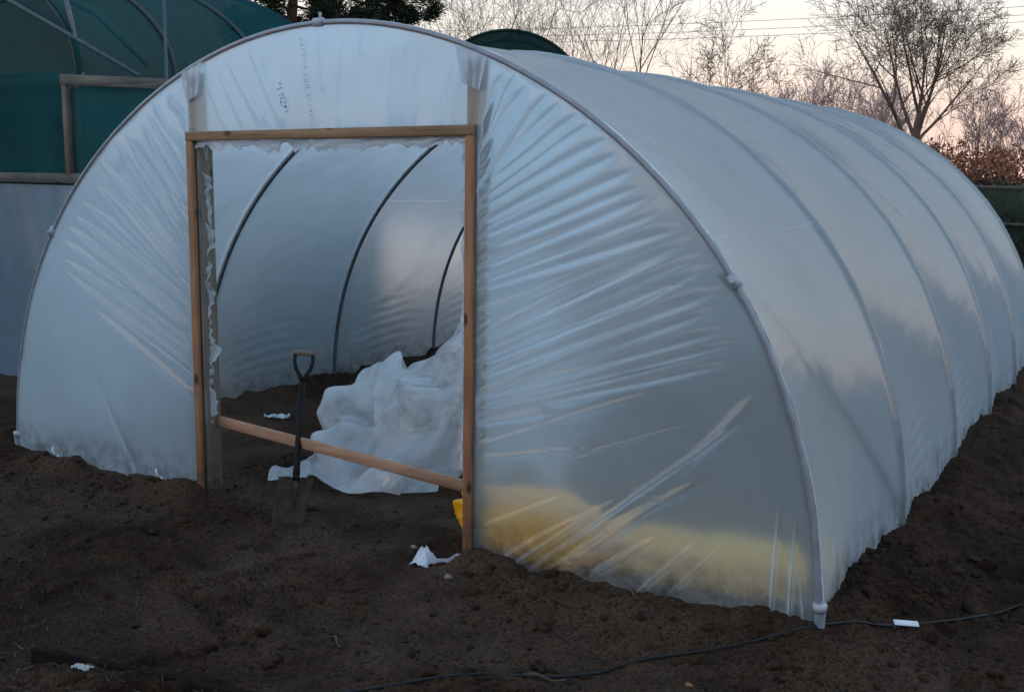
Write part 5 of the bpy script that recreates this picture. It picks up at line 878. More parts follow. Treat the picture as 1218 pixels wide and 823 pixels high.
-4,-4,-6,-4,2,4,5,5,-2,0,0,3,4,4,1,-6,2,3,5,5,6,6,7,6,5,5,6,7,8,8,9,10,4,4,2,0,-2,-4,-2,-5,-9,-8,-5,-2,1,2,2,2,2,2,1,1,2,4,5,7,8,7,3,-1,2,1,1,0,-1,-2,-1,-1,1,2,3,1,-2,-4,-5,-4,-4,
-2,1,3,6,8,9,9,7,6,3,2,1,0,0,2,2,3,4,2,2,3,3,1,-4,-7,-5,-2,3,6,8,9,10,7,4,-1,-6,-2,-3,-5,-2,3,6,4,4,-1,-4,1,4,4,4,-1,-3,2,4,5,5,5,6,6,5,4,4,6,7,9,9,9,9,5,3,1,-1,-4,-4,-1,-5,-9,-7,
-3,-1,1,1,2,1,1,0,0,2,2,4,5,7,7,6,5,0,1,0,0,-2,-1,-1,-1,0,2,3,2,-1,-3,-5,-5,-5,-3,0,2,6,8,9,9,8,7,4,3,1,0,0,0,0,1,3,2,5,1,3,3,3,-2,-6,-5,0,4,7,9,9,8,5,1,-3,-6,-4,-3,-3,3,4,4,6,1,
-1,-5,3,2,4,3,-3,1,3,4,5,4,6,5,5,3,3,5,6,8,9,10,9,9,4,3,0,-2,-5,-3,-1,-5,-8,-5,-2,0,1,0,1,0,-1,0,0,1,3,5,6,6,7,5,4,0,0,-1,-1,-2,-2,0,0,2,2,2,1,-3,-4,-6,-5,-4,-1,1,5,8,9,9,10,7,6,3,
2,1,-1,0,0,0,0,2,1,2,5,2,3,2,2,-6,-3,1,6,8,9,8,6,3,-5,-3,-4,-3,-3,1,0,3,7,3,0,-3,-2,5,2,3,3,-2,3,3,3,5,5,5,4,3,2,3,5,7,9,10,10,9,9,3,1,-1,-2,-5,-1,-2,-5,-6,-3,-1,0,0,0,0,-2,-1,-1,
1,2,3,5,7,6,6,4,2,0,-2,-2,-1,-2,-1,0,1,3,2,1,-1,-4,-5,-6,-5,-2,1,3,7,9,10,10,8,7,4,3,1,0,0,0,0,0,-1,3,1,-1,1,5,3,3,3,-4,-2,3,6,9,8,7,4,0,-4,-4,-3,-2,-1,1,-2,0,4,2,-1,2,1,5,3,2,1,1,
3,3,4,5,4,5,3,1,2,4,6,7,10,10,10,9,7,2,-2,-1,-2,-2,-1,-2,-4,-4,-1,-1,0,-1,0,-2,-2,-1,-1,1,2,5,5,7,6,5,2,1,-2,-2,-2,-2,-2,0,0,2,3,2,0,-3,-5,-6,-5,-4,0,3,6,8,10,10,9,8,5,4,0,-1,-2,2,
1,0,0,-1,2,1,1,-1,4,4,4,4,-4,0,4,7,8,7,6,2,-1,-4,-4,-2,-1,3,-2,-2,2,2,1,1,1,2,3,3,2,1,3,2,4,5,4,4,3,2,1,2,5,7,8,10,11,9,8,7,0,-2,-1,-2,-1,0,-2,-4,-2,0,-1,0,-1,-2,-2,-2,-1,-1,2,4,5,
6,6,5,3,1,0,-2,-3,-3,-2,-2,0,1,3,2,1,-1,-5,-5,-6,-4,-1,1,6,7,9,11,9,9,6,4,1,-2,-4,-2,0,2,2,2,1,0,1,1,-1,4,6,4,3,-2,1,6,7,6,6,4,1,-2,-3,-3,-1,1,2,-2,-1,2,2,0,2,1,1,3,3,2,2,2,4,4,4,
4,3,3,0,2,3,6,8,9,10,10,9,6,7,-1,-1,-1,-2,-1,-1,-2,-2,0,-1,0,-1,-1,-2,-3,-2,-1,1,3,4,6,6,5,4,2,-1,-1,-2,-3,-4,-2,-2,1,1,2,2,0,-3,-5,-6,-5,-2,1,4,7,9,10,10,9,7,4,2,-2,-5,-3,-3,-1,0,
0,1,1,2,2,3,4,6,6,4,1,0,1,5,7,6,5,3,0,-2,-2,-2,1,3,0,-3,1,1,-1,4,1,2,1,2,3,2,2,4,4,4,4,3,2,2,1,2,5,6,9,10,10,10,7,4,6,-1,-1,-1,-1,-1,-1,-2,-1,0,0,0,-1,-2,-3,-3,-1,1,2,3,6,5,6,4,2,
1,-2,-2,-2,-3,-4,-2,-2,1,1,2,1,-1,-4,-6,-5,-3,0,3,5,8,10,10,10,8,5,2,-1,-4,-4,-4,-3,-2,0,-1,1,1,3,4,5,6,6,5,3,2,1,1,3,5,7,4,3,0,-2,-1,-1,3,3,-3,-1,2,1,-1,-1,6,2,1,2,2,2,3,4,4,4,3,
2,2,2,2,4,6,8,9,11,9,8,5,3,7,-2,0,-1,-1,-1,-2,-1,0,0,0,0,-2,-3,-2,-2,0,2,3,5,6,6,4,3,1,-2,-2,-2,-2,-3,-3,-3,-1,-1,1,1,1,-2,-6,-5,-4,-1,2,5,7,9,10,10,9,6,2,0,-3,-5,-4,-4,-3,-2,-1,0,
1,3,4,5,7,6,6,3,3,2,2,1,1,4,4,5,4,0,-1,-1,1,4,2,-4,1,1,-2,0,1,4,4,2,1,2,2,3,3,4,3,3,3,2,3,4,5,7,9,10,10,9,6,4,1,7,0,-1,-2,-2,-2,-2,0,1,0,0,-1,-2,-3,-2,0,1,3,5,6,6,5,4,1,-3,-5,0,-1,
-2,-2,-2,-2,-2,-1,-1,0,0,-3,-5,-5,-2,1,4,6,9,9,10,9,7,4,0,-3,-4,-5,-4,-4,-3,-2,0,0,2,4,6,6,7,6,4,3,2,3,3,1,1,1,3,3,5,0,1,1,2,3,2,-3,1,1,-1,0,2,2,3,2,1,2,3,2,3,4,4,2,3,3,3,5,6,9,10,
10,10,7,4,2,2,8,-2,-3,-3,-3,-1,0,0,1,1,-1,-1,-2,-2,-1,1,3,5,5,7,6,4,2,-2,-6,-5,0,0,0,-2,-1,-1,-2,-2,-2,-2,0,-5,-4,-3,0,3,5,8,9,10,9,8,4,1,-3,-4,-5,-4,-4,-4,-2,-2,2,1,2,5,7,8,6,5,3,
0,3,4,3,2,1,1,2,3,2,1,2,2,2,4,-2,1,2,1,0,0,2,2,1,1,1,3,3,2,3,3,3,4,3,3,4,6,7,10,9,9,8,6,4,3,2,3,-4,-4,-3,-1,-1,1,2,1,0,-1,-1,-2,-1,1,2,5,6,7,7,5,3,0,-4,-8,-5,-1,0,1,0,0,-1,-1,-2,
-4,-3,-2,-4,-3,-1,2,4,7,8,10,9,8,5,2,-2,-4,-5,-5,-4,-4,-3,-2,1,-1,3,5,7,7,8,5,4,-1,1,3,4,4,2,2,3,2,2,1,1,1,2,3,3,-2,3,2,0,0,3,1,0,0,1,2,2,3,2,3,3,4,3,3,2,2,6,9,10,8,8,6,5,7,5,3,-2,
-4,-3,-2,0,1,2,1,1,0,-1,0,-1,-1,2,5,6,7,8,6,5,1,-2,-6,-8,-6,-1,0,2,1,1,0,-1,-3,-4,-4,-3,-3,-2,1,3,6,8,9,9,8,6,2,-1,-3,-5,-5,-5,-4,-3,-3,-1,0,2,5,7,7,8,7,4,1,-3,1,3,4,4,4,4,3,2,2,0,
1,1,2,2,1,2,3,1,1,1,2,-1,0,0,2,1,2,3,3,3,3,4,2,3,2,2,4,8,9,8,5,6,6,7,8,5,-2,-4,-2,0,0,2,2,1,1,-1,0,0,0,1,4,6,8,8,7,6,3,0,-4,-7,-8,-6,-1,1,2,2,1,0,-1,-2,-4,-4,-4,-2,0,2,4,7,9,9,8,6,
4,0,-3,-5,-5,-5,-4,-4,-3,-1,-1,2,4,6,8,8,7,5,2,-2,-3,1,3,4,4,5,5,4,3,1,1,0,0,2,3,1,3,3,0,0,1,0,0,1,2,1,1,1,2,5,3,4,3,2,2,2,3,4,6,6,7,5,6,6,8,8,6,-2,-3,-1,0,2,2,1,1,0,0,0,1,2,2,5,8,
9,8,6,5,2,-1,-5,-8,-7,-5,-2,2,3,1,1,-1,-1,-2,-2,-4,-3,-2,1,4,6,8,9,8,7,4,1,-2,-5,-5,-5,-5,-4,-3,-2,-1,2,3,6,8,8,8,6,2,-2,-3,-2,1,3,3,5,4,6,4,4,3,0,0,1,2,2,2,4,2,0,0,0,0,1,2,1,2,1,
0,2,3,4,5,3,2,2,3,3,4,5,5,5,4,6,6,7,8,7,-2,-2,0,1,3,1,1,1,0,-1,1,3,3,2,8,9,9,2,6,3,6,-2,-5,-7,-8,-4,-3,4,2,1,0,-1,-3,0,0,-3,-3,0,3,5,7,8,8,7,6,2,-2,-4,-5,-5,-5,-4,-3,-3,0,0,3,6,7,
9,8,6,3,-1,-4,-3,-1,2,2,3,4,4,5,5,5,4,2,0,1,1,3,3,3,1,0,0,0,1,2,2,1,1,2,1,2,3,3,3,3,3,2,4,3,5,3,3,4,4,6,6,8,7,6,-1,-1,1,2,2,1,1,0,0,0,2,4,5,2,10,10,4,1,1,5,7,1,-5,-7,-7,-5,0,0,-4,
3,4,-3,0,0,2,-3,-1,2,4,6,7,8,7,6,4,0,-4,-5,-5,-5,-4,-3,-3,-1,1,2,5,7,8,9,6,4,-1,-3,-4,-2,1,1,2,2,4,4,4,4,6,6,3,1,0,2,3,3,1,1,0,0,2,2,2,2,1,1,2,2,3,3,2,1,3,2,4,4,4,4,2,3,2,4,6,7,6,
7,5,0,0,2,1,2,1,1,-1,1,1,3,5,5,4,10,9,-1,0,2,5,7,4,-6,-7,-6,-3,-2,-3,-4,1,4,3,0,0,1,0,1,2,6,6,8,7,6,5,2,-3,-5,-5,-4,-5,-3,-2,-1,0,1,4,7,8,8,7,5,0,-3,-3,-1,-3,1,1,3,2,3,4,3,3,6,7,4,
2,0,2,2,2,1,1,1,1,2,2,3,2,1,1,2,2,2,1,3,2,2,3,4,5,3,3,3,2,2,5,6,6,6,5,5,2,1,1,2,1,0,0,1,0,2,4,6,7,4,10,5,-2,0,2,4,6,6,-5,-6,-6,-6,-4,-3,-1,1,2,3,3,2,2,1,2,4,6,8,7,6,5,3,0,-5,-4,-5,
-4,-3,-2,-1,-1,1,4,5,8,8,7,4,1,-2,-1,-1,-2,-3,1,2,3,2,3,3,3,4,4,7,5,2,0,2,2,1,1,2,1,2,3,2,2,2,2,1,2,2,1,1,2,3,2,3,4,5,4,2,2,2,2,6,6,5,5,5,5,5,0,1,1,0,0,0,0,1,3,5,7,7,4,11,1,-2,0,2,
4,6,5,-3,-6,-7,-6,-4,-2,0,2,3,4,3,2,2,1,2,5,7,8,6,5,4,2,-3,-4,-5,-3,-3,-2,-1,-1,1,2,5,6,7,7,4,2,0,0,0,-2,-3,-2,1,3,3,2,3,2,4,5,5,5,4,3,0,1,1,1,2,3,1,3,2,2,3,1,2,1,1,1,2,2,2,2,3,3,
5,4,3,2,2,1,5,5,6,5,4,4,5,6,0,0,-1,0,0,0,0,2,3,5,8,8,4,9,0,-1,-1,2,3,4,6,-2,-6,-6,-6,-3,-1,1,3,4,4,2,3,1,0,2,8,7,6,6,4,3,1,-5,-3,-3,-2,-3,-1,-1,1,1,4,4,6,6,5,3,2,2,0,-2,-4,-2,-1,2,
2,3,3,2,4,4,5,6,5,3,1,1,0,2,1,2,2,2,2,3,2,2,2,1,1,1,1,2,2,3,2,3,3,5,3,2,1,2,4,6,5,5,4,4,4,4,7,-1,-1,-1,0,-1,0,1,2,3,6,8,7,5,7,0,-1,1,2,3,5,0,1,-7,-6,-5,-2,0,2,4,4,3,3,1,1,2,1,6,8,
7,4,4,4,-3,-2,-2,-2,-3,-2,0,-1,1,3,4,5,5,5,4,4,2,0,-1,-4,-3,-2,0,2,3,2,3,3,4,5,6,6,4,2,1,0,1,2,2,2,1,2,2,2,3,2,2,1,0,1,2,1,3,2,3,3,3,4,3,1,2,4,5,5,5,4,4,3,4,4,7,-1,-1,-2,-1,0,-1,1,
3,5,5,8,6,5,5,0,1,2,2,3,3,3,-3,-7,-7,-4,0,2,4,4,3,2,2,2,0,2,2,3,6,7,5,5,4,-1,-1,-3,-2,-3,-1,-1,1,2,3,4,5,5,5,4,3,1,-2,-3,-3,-3,-2,1,3,2,3,3,3,5,6,7,5,4,1,0,0,1,2,2,2,1,1,3,2,2,2,2,
1,0,1,2,2,3,2,3,3,3,4,2,2,3,4,5,5,5,3,4,3,4,5,7,-1,-2,-1,-1,-1,0,1,4,5,6,6,5,4,3,2,2,3,4,3,2,1,-6,-7,-5,-1,1,3,4,3,3,1,1,1,2,1,2,1,4,6,5,6,5,2,-1,-2,-3,-2,-1,0,1,2,4,5,5,5,4,3,2,
-1,-3,-4,-3,-2,-1,2,2,3,2,3,5,7,7,7,4,2,-1,0,1,1,2,1,1,3,1,3,2,2,2,1,1,0,2,2,2,2,4,2,3,3,3,2,3,4,5,5,4,3,3,3,3,4,3,7,-1,-2,-1,-1,-1,1,2,4,5,6,5,4,3,2,2,3,4,4,2,2,-2,-6,-6,-2,1,3,3,
3,2,2,1,1,0,1,2,2,1,2,4,5,6,6,3,0,-1,-3,-2,-1,1,2,3,4,6,5,4,4,1,0,-3,-3,-4,-2,-2,0,2,2,2,4,5,7,8,7,6,2,-1,-2,1,2,1,1,1,2,2,3,2,2,2,2,0,1,1,1,3,2,3,3,3,3,2,2,3,4,4,4,3,2,2,2,3,2,2,
1,7,-1,-2,-1,-1,0,2,3,4,5,5,4,3,1,2,1,3,4,4,3,2,-3,-6,-3,0,2,3,3,2,2,1,1,0,-1,3,1,2,1,2,3,4,4,5,5,2,-2,-1,-1,0,1,2,4,5,5,5,3,2,0,-2,-3,-3,-3,-2,-1,0,2,2,4,6,7,8,8,6,3,1,-4,-1,2,1,
1,1,2,2,2,2,2,2,2,2,1,0,2,2,2,2,3,3,3,3,2,2,3,3,2,1,-1,2,2,2,2,2,1,1,8,-2,-1,-2,0,1,1,4,5,5,5,3,1,0,2,1,2,3,3,4,2,-4,-4,0,2,2,3,2,2,1,1,0,0,-1,2,2,2,1,3,3,3,3,3,4,4,-1,-1,0,0,2,4,
4,5,5,4,2,1,-2,-3,-3,-3,-2,-1,0,1,2,3,6,7,8,8,7,4,2,-1,-6,0,2,2,1,0,2,3,3,2,3,1,1,2,0,1,2,2,1,2,3,4,4,2,1,2,-1,1,0,1,1,1,1,2,1,2,2,3,7,-2,-1,-1,0,1,3,4,6,5,4,1,-1,0,2,3,0,1,3,4,1,
-2,-1,0,2,3,2,3,1,1,1,-1,-2,1,2,2,2,2,3,3,3,2,2,3,4,0,-1,1,1,3,4,5,5,4,3,1,-1,-3,-3,-3,-2,-2,0,1,2,3,5,7,8,8,8,5,3,0,-5,-4,1,2,1,1,2,2,3,2,2,2,2,1,1,1,2,0,0,2,3,5,4,3,2,1,0,1,0,0,
1,0,-1,0,1,2,4,4,6,7,-1,-1,0,0,2,5,5,6,3,2,0,-3,-1,2,4,1,0,2,3,1,-1,0,2,3,2,3,2,2,0,0,-1,-3,1,3,2,2,3,3,2,3,2,2,2,1,1,2,1,2,4,5,5,4,3,1,0,-2,-3,-3,-2,-2,0,0,2,3,4,7,8,8,8,7,4,1,-3,
-7,-2,2,1,2,1,3,2,3,2,2,2,1,1,1,1,1,-1,1,5,5,4,4,1,1,1,0,1,0,1,0,0,0,0,2,3,4,6,6,7,-1,0,0,2,4,6,6,4,2,0,-2,-4,-1,1,3,3,2,0,2,1,0,0,3,3,3,3,2,1,1,-2,-3,-1,2,2,3,2,3,3,3,2,2,2,2,1,1,
2,2,3,4,5,4,4,2,0,-2,-3,-2,-3,-1,0,0,1,3,4,5,8,9,9,7,5,3,-2,-6,-7,0,2,2,2,2,2,3,2,3,2,1,1,1,1,0,-1,2,5,5,5,3,2,1,0,1,0,1,0,0,-1,1,0,2,2,5,6,6,6,8,-1,1,2,3,6,6,4,3,1,-2,-4,-4,-1,1,
1,3,3,2,0,2,0,2,3,3,3,3,2,1,-1,-2,-3,0,2,2,2,2,2,4,3,2,3,2,2,1,1,2,3,4,4,5,3,2,1,-1,-3,-2,-2,-1,0,0,1,2,3,5,7,9,9,8,6,4,-1,-5,-8,-3,2,2,2,2,2,3,2,2,2,3,1,1,1,0,0,2,5,5,5,3,2,1,0,0,
0,1,0,0,-1,0,0,1,3,4,5,6,6,4,7,1,2,3,5,6,5,4,1,-1,-3,-5,-3,-1,1,1,3,2,2,0,2,1,2,4,4,2,3,1,0,-2,-3,-2,1,2,2,2,1,2,3,4,3,4,2,2,1,1,3,3,5,4,3,3,1,-1,-2,-2,-1,-1,0,0,0,2,3,4,6,9,9,8,8,
5,-2,-5,-7,-5,2,2,2,2,2,3,2,2,2,2,2,2,1,1,0,2,4,6,5,4,2,-1,0,1,0,-1,1,0,-1,-1,0,-1,1,4,5,6,6,5,1,8,1,4,4,6,6,4,3,0,-3,-4,-5,-2,0,1,1,2,2,1,1,1,2,3,4,3,3,2,0,-1,-3,-2,-1,1,3,1,1,1,
3,3,4,4,4,2,2,1,1,3,4,5,3,3,2,0,-3,-1,0,-1,0,0,0,2,2,3,6,7,9,9,8,6,-2,-5,-7,-5,2,2,2,2,2,2,2,2,2,3,2,2,1,1,2,1,4,5,6,5,2,1,-1,-1,1,0,0,0,-1,-1,-1,-2,-2,0,5,7,6,6,3,-1,7,3,5,5,6,5,
3,-4,1,-2,-4,-3,-1,1,2,2,1,2,-1,1,1,1,4,4,3,2,2,0,-2,-3,-2,0,2,2,1,0,2,3,3,5,4,4,3,1,1,2,3,4,4,3,2,1,-2,0,0,0,0,-1,0,1,2,3,5,6,8,8,9,7,-2,-6,-6,-5,2,3,2,2,2,2,2,2,2,2,3,2,1,2,1,2,
3,5,6,5,4,1,-1,-1,0,2,-1,0,-1,-2,-2,-2,-1,-3,-1,5,8,8,5,2,-3,8,4,6,6,5,5,-3,-3,-2,-1,-2,-1,1,2,2,-1,-1,0,2,2,1,0,4,4,3,2,2,0,-3,-2,-3,1,2,2,0,1,2,4,5,5,4,4,1,1,1,2,1,1,4,5,3,2,1,
-1,0,-1,0,0,0,1,2,4,5,7,7,9,9,-3,-4,-4,-7,2,4,1,2,2,2,2,2,3,2,2,3,2,2,1,1,2,4,6,5,3,6,-2,0,-1,2,0,-1,-2,-4,-2,-1,1,-1,-4,-3,4,10,8,4,1,-4,8,5,6,6,5,3,-3,-3,-2,-3,0,0,2,0,0,-5,2,3,
2,4,1,-2,4,3,3,3,2,-1,-3,-3,-2,2,0,1,2,2,3,5,5,5,4,2,1,1,1,2,0,1,0,4,4,5,3,1,-1,-2,0,0,0,2,3,4,4,7,9,9,-3,-5,-4,-3,3,3,2,2,2,2,2,2,0,2,4,3,4,2,1,0,0,3,5,5,6,4,0,4,-2,0,2,-2,-2,-4,
-2,-1,1,1,-2,-7,-4,4,9,8,4,0,-4,8,5,6,6,4,0,-1,-3,-4,-1,1,-1,-4,-3,-2,5,3,3,3,4,1,-2,3,3,4,3,2,-2,-3,-4,0,2,0,1,2,3,4,6,5,3,1,3,2,1,1,2,0,0,0,2,3,5,5,3,-1,-2,0,0,1,2,2,4,5,8,9,-1,
-6,-2,-1,3,3,2,3,1,2,0,3,2,2,2,4,3,4,2,1,0,-1,1,6,6,6,3,0,0,1,1,-1,-2,-2,-2,-1,-2,2,2,-4,-9,-5,3,8,8,4,0,-4,7,6,5,5,2,-1,-1,-3,-2,1,-4,-6,-4,-2,5,5,4,3,4,4,1,-3,2,4,4,4,2,-2,-4,-3,
0,1,1,2,2,5,4,3,4,0,4,4,2,1,1,1,0,1,1,2,2,4,3,3,1,-2,1,0,1,2,3,4,4,9,1,-3,-2,1,2,3,3,2,2,0,1,1,2,3,4,3,4,4,2,2,-1,-1,-5,8,4,7,2,4,1,0,1,1,-2,-1,0,0,-3,-1,2,0,-6,-10,-6,1,7,8,3,0,
-2,6,6,5,3,0,-3,-1,0,2,-2,-6,-7,-5,5,3,1,5,5,6,4,1,-2,1,3,4,6,3,-3,-5,-3,2,1,1,2,4,3,0,2,3,5,5,3,1,1,1,2,0,1,2,3,2,3,1,2,0,1,1,0,1,2,3,5,4,6,-3,0,1,2,2,3,3,2,1,0,0,1,3,4,4,4,5,3,2,
1,-3,-2,-7,7,9,4,2,2,2,3,0,0,0,1,1,-1,-3,-4,2,-2,-6,-10,-6,-1,5,6,4,0,-1,7,5,4,1,-3,0,1,2,-1,-3,-6,-8,-4,1,3,7,6,6,5,4,1,-1,1,3,4,4,5,-4,-5,-1,1,1,2,3,1,-1,0,3,7,6,4,2,2,1,1,1,2,1,
3,3,2,2,1,1,0,1,1,0,2,2,4,4,4,2,0,1,0,1,2,3,4,2,0,0,1,2,3,5,5,5,3,4,1,-1,-4,-3,-7,2,10,7,4,2,2,0,1,2,0,3,1,-2,-7,-1,2,-4,-7,-9,-6,-3,1,4,4,1,0,5,5,2,-1,0,2,2,1,-2,-5,-7,-7,-4,2,4,
7,6,6,6,4,0,2,2,3,4,3,3,-4,-4,-1,1,2,1,1,-2,-1,2,8,7,5,3,2,1,1,1,2,2,2,3,3,1,2,0,1,1,1,1,0,2,2,4,4,4,-1,2,-1,1,3,4,3,3,1,0,0,1,3,4,6,5,4,4,4,0,-3,-6,-3,-6,-5,9,7,7,5,4,1,1,1,2,2,0,
-6,-5,0,2,-6,-8,-8,-6,-3,-1,1,2,2,2,6,3,1,1,3,2,1,0,-3,-6,-8,-6,-3,3,4,8,5,6,6,4,-1,0,3,4,4,4,2,-4,-3,0,2,0,0,-3,-2,1,7,9,5,4,3,2,1,2,1,2,2,2,2,2,1,1,2,2,1,1,1,1,1,2,3,5,3,-1,0,2,
3,4,3,3,2,0,-1,1,2,4,5,6,5,4,5,2,-2,-5,-6,-3,-5,-7,1,7,6,6,6,6,5,0,2,-3,3,-6,-5,3,-4,-7,-7,-6,-4,-3,-2,0,1,1,2,6,2,2,3,3,1,1,-2,-3,-7,-8,-5,-1,3,5,8,5,5,5,2,0,1,1,2,3,4,4,0,-4,1,0,
-1,-2,-3,-1,5,9,7,5,3,3,1,1,2,2,2,1,1,1,1,2,2,2,3,2,2,0,2,1,1,3,4,3,2,2,3,3,3,2,2,1,-1,-1,2,3,5,6,5,6,5,4,0,-4,-6,-6,-2,-4,-6,-4,-1,5,5,7,8,10,6,1,-4,1,-6,-4,1,-6,-6,-6,-4,-4,-2,
-2,-1,0,0,1,7,3,3,3,2,1,0,-3,-4,-7,-8,-3,0,3,6,7,5,4,3,2,2,2,0,1,1,2,4,3,-2,0,-2,-3,-3,-3,3,9,8,6,4,3,2,1,1,2,3,2,2,0,-1,-1,3,3,3,3,3,2,1,1,2,1,2,2,4,1,3,4,4,3,3,1,0,-1,0,3,4,6,5,
6,7,4,2,-2,-5,-6,-5,-2,-3,-3,-4,-4,-4,3,6,9,11,11,6,-5,-2,-4,-4,-4,-5,-4,-4,-4,-2,-3,-3,-1,-1,-1,-1,8,4,3,2,2,0,-1,-3,-5,-6,-7,-2,1,4,5,6,5,3,1,1,1,4,3,0,0,1,1,2,1,-2,-2,-2,-3,-3,
8,9,7,5,3,3,1,1,2,3,4,1,1,-2,-1,-1,3,4,4,4,3,2,1,2,1,2,2,2,3,3,5,4,3,2,2,0,-1,0,1,4,5,5,7,7,5,3,0,-3,-5,-7,-3,-2,-1,-1,-3,-3,-5,-7,2,8,11,12,7,1,-2,-3,-4,-4,-4,-5,-3,-3,-2,-4,-2,
-2,-3,-2,-1,9,3,3,2,1,0,-2,-5,-4,-7,-3,-1,2,4,5,5,4,0,0,1,-2,4,5,3,1,0,1,0,0,-1,-3,-2,-3,-1,10,7,6,4,3,5,0,1,3,5,2,1,0,-2,-3,0,4,5,5,4,3,2,2,1,1,2,2,3,3,4,3,3,2,2,1,1,0,1,2,5,5,7,
7,6,4,1,-1,-5,-6,-4,-2,-1,0,1,-2,-4,-6,-8,-8,6,11,12,8,4,0,-2,-3,-3,-4,-5,-2,-2,-3,-3,-3,-3,-3,-3,-2,8,3,3,1,1,0,-4,-6,-4,-4,-1,0,3,3,4,5,1,-3,0,0,-1,2,6,5,3,1,0,0,-2,-2,-2,-2,-2,
0,4,6,4,6,5,6,1,3,4,4,0,-3,1,1,-3,1,5,6,6,4,3,2,2,1,1,1,2,3,4,3,4,2,1,1,1,1,1,2,3,4,7,7,7,5,2,0,-3,-4,-6,-3,1,1,1,1,-1,-5,-7,-9,-11,-3,11,10,9,4,2,0,-1,-1,-2,-4,-1,-3,-2,-3,-3,-4,
-3,-4,-3,8,3,2,1,1,0,-5,-5,-4,-2,0,1,2,4,3,1,-3,-3,2,-1,-1,1,6,6,5,3,0,-1,-1,-3,-3,-2,-2,0,4,4,6,5,5,5,1,4,5,4,-3,-3,2,-1,-2,4,7,7,6,4,2,2,2,1,1,2,3,4,4,3,2,1,1,1,0,1,0,2,4,5,7,7,
6,3,1,-1,-3,-5,-4,0,2,2,3,1,-2,-5,-8,-10,-12,-9,6,9,7,5,2,1,0,0,1,2,-1,-2,-2,-3,-3,-4,-3,-4,-3,7,3,1,1,0,0,-3,-5,-2,-2,0,2,3,3,0,-3,-4,-3,2,-1,0,3,5,6,5,5,0,0,-2,-3,-3,-3,-2,0,4,4,
6,5,5,1,4,5,5,3,-1,-5,0,-2,1,7,8,7,5,3,3,2,1,2,2,4,3,4,4,2,1,0,1,0,1,-1,0,2,4,6,7,6,4,3,0,-3,-3,-4,-1,2,3,4,3,0,-2,-7,-10,-9,-11,-11,-2,6,5,4,2,1,1,2,2,3,2,1,-1,-1,-2,-3,-3,-4,-4,
7,2,1,0,0,0,-1,-4,-2,-1,2,2,1,0,-3,-5,-4,-2,2,-1,2,5,6,7,5,4,-1,0,-1,-3,-3,-3,-3,0,4,4,5,3,3,2,6,5,5,2,-2,-2,-5,0,6,9,8,6,4,3,3,2,2,2,4,4,4,3,2,1,1,0,1,-1,0,-2,0,3,5,5,6,5,3,1,-1,
-2,-3,-2,1,4,5,4,3,0,-4,-8,-11,-10,-9,-10,-8,1,4,3,0,2,2,2,3,3,3,2,1,0,0,-2,-2,-2,-3,5,1,1,0,0,-1,1,-1,-1,0,1,1,-1,-3,-5,-5,-4,-1,2,1,4,7,7,6,5,2,-2,0,0,-3,-3,-2,-1,-1,1,2,4,4,0,6,
5,5,3,-3,2,-5,-1,4,10,9,7,5,4,3,2,3,3,3,4,5,3,3,1,1,0,0,-1,-2,-2,-1,1,3,5,5,5,4,1,0,-1,-2,-1,0,3,5,6,4,2,-1,-5,-9,-12,-9,-8,-8,-7,-4,-2,1,0,1,2,2,3,4,3,2,2,0,0,0,0,-1,0,2,1,1,0,0,
0,1,0,1,1,0,0,-3,-4,-7,-5,-2,0,2,4,6,8,7,6,4,0,-3,0,1,-1,-3,-2,0,0,1,1,-1,1,0,4,8,5,-2,-3,0,0,3,10,9,8,6,5,3,3,3,3,4,4,5,4,3,2,1,-1,-1,-2,-2,-3,-2,0,3,4,4,4,4,1,1,-1,-1,0,0,2,5,6,
6,4,1,-2,-7,-10,-11,-8,-7,-5,-5,-4,-3,-2,-2,-2,-1,1,2,2,3,2,2,0,0,0,0,2,2,-1,2,0,1,1,1,2,2,1,2,0,-2,-5,-6,-7,-5,0,2,3,6,8,8,7,5,2,0,-4,-1,2,1,-1,-2,0,1,1,0,0,-3,-3,2,3,3,5,-3,0,3,
9,10,8,7,5,4,3,3,3,5,4,5,5,4,2,1,0,-2,-3,-4,-4,-2,-1,2,4,4,3,3,0,1,0,1,0,1,1,4,6,7,5,4,-1,-4,-8,-9,-10,-7,-5,-4,-4,-2,-2,-3,-3,-5,-4,-3,0,1,2,1,1,0,0,0,1,2,4,-2,1,2,1,2,3,3,3,3,1,
-2,-3,-6,-7,-7,-4,1,4,5,8,8,8,7,4,1,-2,-3,-1,2,2,1,1,1,1,-1,-1,-1,-3,-4,-3,2,4,-2,2,4,9,9,9,7,5,5,4,2,4,4,5,6,5,5,3,1,0,-2,-4,-5,-6,-3,-1,2,4,3,4,1,2,1,2,0,1,0,0,2,5,7,7,5,1,-2,-5,
-9,-9,-8,-5,-3,-3,-2,-2,-2,-3,-5,-5,-5,-5,-3,-2,0,0,-1,0,0,0,2,3,5,-2,1,3,3,4,4,4,4,2,-1,-2,-6,-7,-7,-7,-3,3,6,7,9,8,8,5,3,1,-2,-3,-1,3,2,3,3,3,1,0,-3,-4,-3,-3,-4,-3,1,2,5,8,9,8,7,
6,5,4,3,3,4,6,6,6,5,4,2,1,-3,-4,-6,-7,-4,-2,2,3,4,4,1,1,2,2,2,2,-1,-1,-1,4,6,7,7,3,0,-4,-6,-8,-8,-7,-3,-1,-1,-1,-2,-3,-4,-5,-5,-6,-5,-4,-4,-3,-3,-1,-1,-1,1,2,3,5,-2,3,4,5,5,4,5,3,
